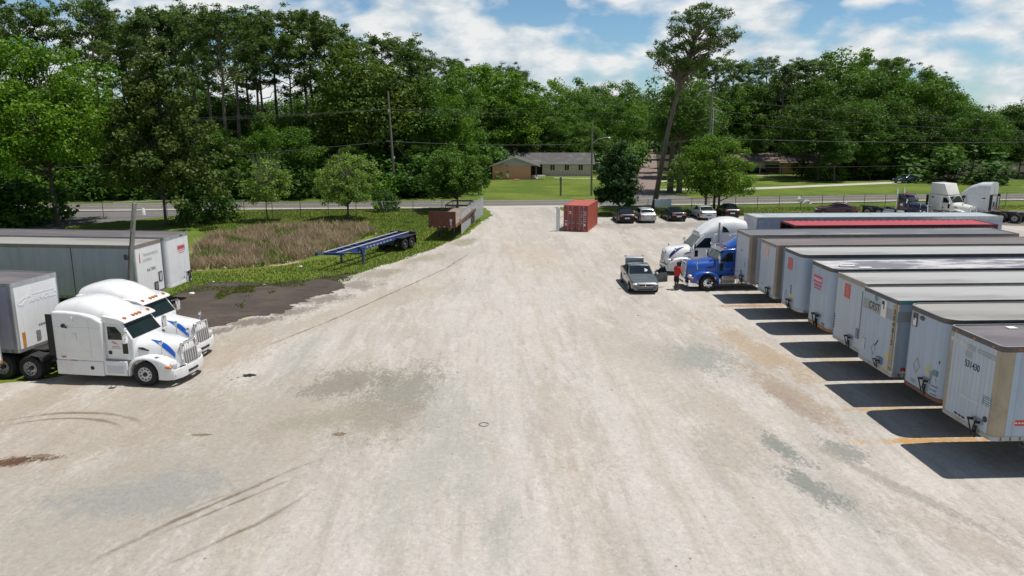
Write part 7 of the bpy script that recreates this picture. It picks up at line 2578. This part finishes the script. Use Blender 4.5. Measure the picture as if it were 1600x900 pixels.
        mi_.build("mirror", t)
        z = .78 if kind != "hatch" else .82
        hl = MB().ell((h - .14, s * w_ * .68, .645), (.17, .19, .075), "headlight lens", 10, 6)
        hl.build("headlight", t)
        tl = MB()
        zz = .80
        if tail == "bar":
            tl.box(-h - .012, -h + .1, min(s * .30, s * w_ * .82), max(s * .30, s * w_ * .82), zz - .05, zz + .06, "tail lamp", .015)
        else:
            tl.box(-h - .008, -h + .16, min(s * w_ * .50, s * w_ * .86), max(s * w_ * .50, s * w_ * .86), zz - .06, zz + .08, "tail lamp", .02)
            tl.box(-h + .02, -h + .26, min(s * w_ * .84, s * w_ * .95), max(s * w_ * .84, s * w_ * .95), zz - .04, zz + .08, "tail lamp", .02)
        tl.build("tail_light", t)
    MB().box(-h - .02, -h + .08, -.26, .26, .52, .66, plate_m, .004).build("number_plate", t)
    MB().box(-h - .05, -h + .3, -w_ * .84, w_ * .84, .30, .50, paint, .06, 2).box(-h - .03, -h + .2, -w_ * .7, w_ * .7, .24, .30, "black trim").build("rear_bumper", t)
    MB().box(h - .25, h + .04, -w_ * .78, w_ * .78, .26, .46, paint, .06, 2).box(h - .05, h + .045, -.5, .5, .30, .38, "grille dark").build("front_bumper", t)
    gr = MB().box(h - .08, h + .012, -.40, .40, .52, .66, "grille dark", .02)
    gr.box(h - .0, h + .024, -.43, .43, .655, .68, "chrome").box(h - .0, h + .024, -.02, .02, .52, .66, "chrome").box(h, h + .022, -.43, .43, .50, .52, "chrome")
    gr.build("grille", t)
    if tail == "bar":
        MB().box(-h - .014, -h + .02, -.74, .74, .70, .735, "car silver").build("trim_strip", t)
    if stripe:
        MB().box(-h - .006, -h + .05, -w_ * .55, w_ * .55, .84, .88, "chrome").build("trim_strip", t)
    return t


GC = "cars parked nose-in along the fence"
for px, py, kd, pm_, W_, L__, H_, tail, rz, lb in (
        (980, 350, "sedan", "car black", 1.78, 4.55, 1.46, "wide", 90.5, "black sedan parked nose-in next to the red container"),
        (1013, 349.5, "hatch", "car silver", 1.78, 4.3, 1.50, "wide", 91, "silver hatchback parked between two black cars"),
        (1060, 347, "coupe", "car black", 1.86, 4.95, 1.42, "bar", 92, "black muscle coupe with full-width red tail lamps and silver strip"),
        (1107, 345, "sedan", "car pale silver", 1.82, 4.8, 1.47, "wide", 92, "pale silver sedan parked under the bright round tree"),
        (1147, 341.5, "sedan", "car green black", 1.78, 4.6, 1.45, "wide", 86, "dark green-black sedan parked last in the row beside the white tractor")):
    x, y = gp(px, py)
    car(lb, (x, y + L__ / 2 + .1, 0), R(rz), pm_, L__, W_, H_, kd, tail=tail, group=GC, stripe=kd == "hatch", plate_m="sign blue" if pm_ == "car pale silver" else "plate paper")
x, y = gp(1309, 336.5)
car("maroon sedan parked before the road fence beyond the silver roof", (x, y + .6, 0), R(160), "car maroon", 4.6, 1.78, 1.44)
x, y = gp(1418, 286)
car("dark blue sedan driving down the concrete side road", (x, y + .6, 0.02), R(196), "car navy", 4.7, 1.8, 1.46, name="moving_car")
x, y = 53.6, 161.9
car("blue-silver sedan parked under the carport", (x, y, 0.06), R(180), "car blue silver", 4.7, 1.8, 1.46)
x, y = gp(1017, 247)
car("pale car far down the side street", (x, 246, 0.02), R(80), "car pale silver", 4.6, 1.8, 1.5)

# grey sedan with boot and driver's door open
s_rz = R(-91.5)
tS = car("grey sedan with open boot lid and open driver's door in the yard", (10.42, 49.0, 0), s_rz, "car grey", 4.85, 1.82, 1.47)
h = 4.85 / 2
lid = MB()
lid.M = Matrix.Translation((-1.72, 0, 1.05)) @ Matrix.Rotation(R(84), 4, "Y")
lid.box(-.56, .0, -.62, .62, .0, .05, "car grey", .02, 2).box(-.58, -.02, -.62, .62, -.02, -.002, "black trim")
lid.M = Matrix.Translation((-1.80, 0, 1.58)) @ Matrix.Rotation(R(20), 4, "Y")
lid.box(-.28, .03, -.62, .62, .0, .05, "car pale silver", .02, 2)  # lid's upper edge in paler silver, its sunlit tone painted in
o = lid.build("boot_lid", tS)
tl = MB()
for s in (-1, 1):
    tl.M = Matrix.Translation((-1.80, 0, 1.585)) @ Matrix.Rotation(R(20), 4, "Y")
    tl.box(-.27, -.17, s * .58 - .07, s * .58 + .07, .03, .054, "black trim", .004)
tl.build("boot_lamp", o)
MB().box(-2.25, -1.75, -.6, .6, 1.04, 1.062, "black trim").build("boot_dark_patch", tS)  # dark patch on the closed deck, standing in for the shaded boot inside
MB().box(-.62, -.22, -.36, .36, 1.478, 1.502, "car glass", .008).build("sunroof", tS)
MB().box(-.52, .50, .895, .916, .42, .93, "black trim", .0).build("doorway_dark_patch", tS)  # dark panel on the closed flank, standing in for the shaded doorway
dr = MB()
dm_ = Matrix.Translation((.56, .90, 0)) @ Matrix.Rotation(R(-66), 4, "Z")
dr.M = dm_
dr.prism([(0, .36), (0, .95), (-.95, .99), (-1.05, .75), (-1.05, .36)], "y", -.03, .03, "car grey", .015, 2)
dr.prism([(-.08, .36), (-.08, .92), (-.95, .95), (-1.0, .7), (-1.0, .36)], "y", -.05, -.03, "black trim", .008)
o = dr.build("driver_door", tS)
fr_ = MB(dm_)
fr_.tube([(-.08, 0, .95), (-.50, 0, 1.36), (-.80, 0, 1.40), (-.98, 0, 1.0)], .02, "black trim", 6)
fr_.build("window_frame", o)
MB(dm_).prism([(-.12, .97), (-.50, 1.33), (-.79, 1.37), (-.94, 1.0)], "y", -.006, .006, "car glass").build("door_window", o)
MB(dm_).ell((-.12, .13, 1.0), (.07, .13, .08), "sign white", 8, 5).build("mirror", o)
# interior hints behind the windscreen
mat("pale shade", (0.55, 0.57, 0.55), .6)
MB().add([(.70, .25, 1.012), (.52, .10, 1.12), (.30, .32, 1.29), (.42, .50, 1.20)], [(0, 1, 2, 3)], "pale shade").build("sun_shade", tS)

# ---------------------------------------------------------------- person by the blue tractor
mat("dark skin", (0.075, 0.042, 0.028), .5, var=.08)
mat("red shirt", (0.62, 0.022, 0.015), .8, var=.08, scale=8)
mat("dark shorts", (0.018, 0.018, 0.022), .9, var=.1)
mat("black hair", (0.01, 0.009, 0.009), .8)
mat("shoe", (0.03, 0.03, 0.03), .6)
mat("eye white", (0.7, 0.7, 0.68), .3)


def skin(name, verts, edges, radii, m, root, parent, sub=2):
    me = bpy.data.meshes.new(name)
    me.from_pydata(verts, edges, [])
    o = bpy.data.objects.new(name, me)
    COL.objects.link(o)
    o.modifiers.new("s", "SKIN")
    for i, r_ in enumerate(radii):
        me.skin_vertices[0].data[i].radius = r_ if isinstance(r_, tuple) else (r_, r_)
        me.skin_vertices[0].data[i].use_root = i == root
    sb = o.modifiers.new("u", "SUBSURF")
    sb.levels = sub
    bpy.context.view_layer.update()
    nm = bpy.data.meshes.new_from_object(o.evaluated_get(bpy.context.evaluated_depsgraph_get()))
    bpy.data.objects.remove(o)
    nm.materials.clear()
    nm.materials.append(MATS[m])
    nm.polygons.foreach_set("use_smooth", [True] * len(nm.polygons))
    return link(name, nm, parent)


pr = thing("person", "person in red shirt and dark shorts standing at the blue tractor's grille", "person", (12.62, 47.85, 0), R(40))
# local +x: towards the truck; stance leaning forward, one foot ahead
J = {"pel": (0, 0, .95), "spine": (.02, 0, 1.18), "chest": (.05, 0, 1.40), "neck": (.09, 0, 1.55), "head": (.13, 0, 1.65), "crown": (.145, 0, 1.76),
     "hl": (.0, .10, .90), "kl": (.10, .12, .50), "al": (.02, .12, .09), "tl": (.20, .13, .05),
     "hr": (.0, -.10, .90), "kr": (-.02, -.13, .50), "ar": (-.16, -.13, .10), "tr": (.03, -.15, .05),
     "sl": (.05, .19, 1.45), "el": (.16, .25, 1.19), "wl": (.37, .20, 1.10), "sr": (.05, -.19, 1.45), "er": (.06, -.27, 1.17), "wr": (.22, -.25, 1.0)}
keys = list(J)
E_ = [("pel", "spine"), ("spine", "chest"), ("chest", "neck"), ("neck", "head"), ("head", "crown"), ("pel", "hl"), ("hl", "kl"), ("kl", "al"), ("al", "tl"), ("pel", "hr"), ("hr", "kr"), ("kr", "ar"), ("ar", "tr"), ("chest", "sl"), ("sl", "el"), ("el", "wl"), ("chest", "sr"), ("sr", "er"), ("er", "wr")]
RD = {"pel": .13, "spine": .125, "chest": .14, "neck": .055, "head": .095, "crown": .07, "hl": .095, "kl": .06, "al": .042, "tl": .04, "hr": .095, "kr": .06, "ar": .042, "tr": .04, "sl": .062, "el": .044, "wl": .03, "sr": .062, "er": .044, "wr": .03}
vv = [J[k] for k in keys]
ee = [(keys.index(a), keys.index(b_)) for a, b_ in E_]
rr = [RD[k] for k in keys]
for sd_, dirv in (("l", Vector((.9, -.25, -.25))), ("r", Vector((.8, .1, -.5)))):
    wv = Vector(J["w" + sd_])
    d = dirv.normalized()
    side = d.cross(Vector((0, 0, 1))).normalized()
    vv.append(tuple(wv + d * .075))
    rr.append((.036, .018))
    pi = len(vv) - 1
    ee.append((keys.index("w" + sd_), pi))
    for q, ln in ((-.03, .075), (-.01, .085), (.01, .08), (.03, .065)):
        a = wv + d * .10 + side * q
        m_ = a + d * ln * .6
        e_ = a + d * ln + Vector((0, 0, -.03))
        for p_, r_ in ((a, .010), (m_, .009), (e_, .008)):
            vv.append(tuple(p_))
            rr.append(r_)
        i = len(vv)
        ee += [(pi, i - 3), (i - 3, i - 2), (i - 2, i - 1)]
    a = wv + d * .04 + side * (.04 if sd_ == "l" else -.04)
    vv += [tuple(a), tuple(a + d * .05 + Vector((0, 0, -.02)))]
    rr += [.011, .009]
    ee += [(keys.index("w" + sd_), len(vv) - 2), (len(vv) - 2, len(vv) - 1)]
bd = skin("body", vv, ee, rr, "dark skin", 0, pr)


def sub(names, edges, scale, nm, m, extra=None):
    v = [J[k] for k in names]
    e = [(names.index(a), names.index(b_)) for a, b_ in edges]
    r_ = [scale[k] for k in names]
    return skin(nm, v, e, r_, m, 0, pr)


J["sh_l"] = tuple(Vector(J["sl"]).lerp(Vector(J["el"]), .75))
J["sh_r"] = tuple(Vector(J["sr"]).lerp(Vector(J["er"]), .75))
J["hem"] = (-.02, 0, .90)
J["nk"] = (.075, 0, 1.51)
sub(["spine", "chest", "hem", "nk", "sl", "sh_l", "sr", "sh_r"], [("hem", "spine"), ("spine", "chest"), ("chest", "nk"), ("chest", "sl"), ("sl", "sh_l"), ("chest", "sr"), ("sr", "sh_r")],
    {"spine": .158, "chest": .17, "hem": .165, "nk": .08, "sl": .085, "sh_l": .078, "sr": .085, "sh_r": .078}, "shirt", "red shirt")
J["lk"] = (.09, .12, .48)
J["rk"] = (-.02, -.13, .48)
J["waist"] = (0, 0, .97)
sub(["pel", "waist", "hl", "lk", "hr", "rk"], [("pel", "waist"), ("pel", "hl"), ("hl", "lk"), ("pel", "hr"), ("hr", "rk")], {"pel": .15, "waist": .14, "hl": .12, "lk": .10, "hr": .12, "rk": .10}, "shorts", "dark shorts")
hr_ = MB().ell((.125, 0, 1.725), (.115, .098, .10), "black hair", 12, 8)
hr_.build("hair", pr)
fc = MB()
for s in (-1, 1):
    fc.ell((.222, s * .032, 1.675), (.010, .014, .009), "eye white", 6, 4)
fc.build("eyes", bd)
fc = MB()
fc.ell((.232, 0, 1.645), (.02, .016, .022), "dark skin", 6, 5).ell((.218, 0, 1.605), (.012, .03, .01), "dark skin", 6, 4)
for s in (-1, 1):
    fc.ell((.12, s * .098, 1.66), (.022, .012, .035), "dark skin", 6, 5)
fc.build("face", bd)
for k, s in (("l", .12), ("r", -.14)):
    a, t_ = Vector(J["a" + k]), Vector(J["t" + k])
    d = (t_ - a)
    d.z = 0
    d.normalize()
    MB().tube([a + Vector((0, 0, -.02)) - d * .07 + Vector((0, 0, -.02)), a + Vector((0, 0, -.035)) + d * .04, Vector((t_.x, t_.y, .045)), Vector((t_.x, t_.y, .038)) + d * .07], [.05, .055, .05, .03], "shoe", 8).build("shoe", pr)
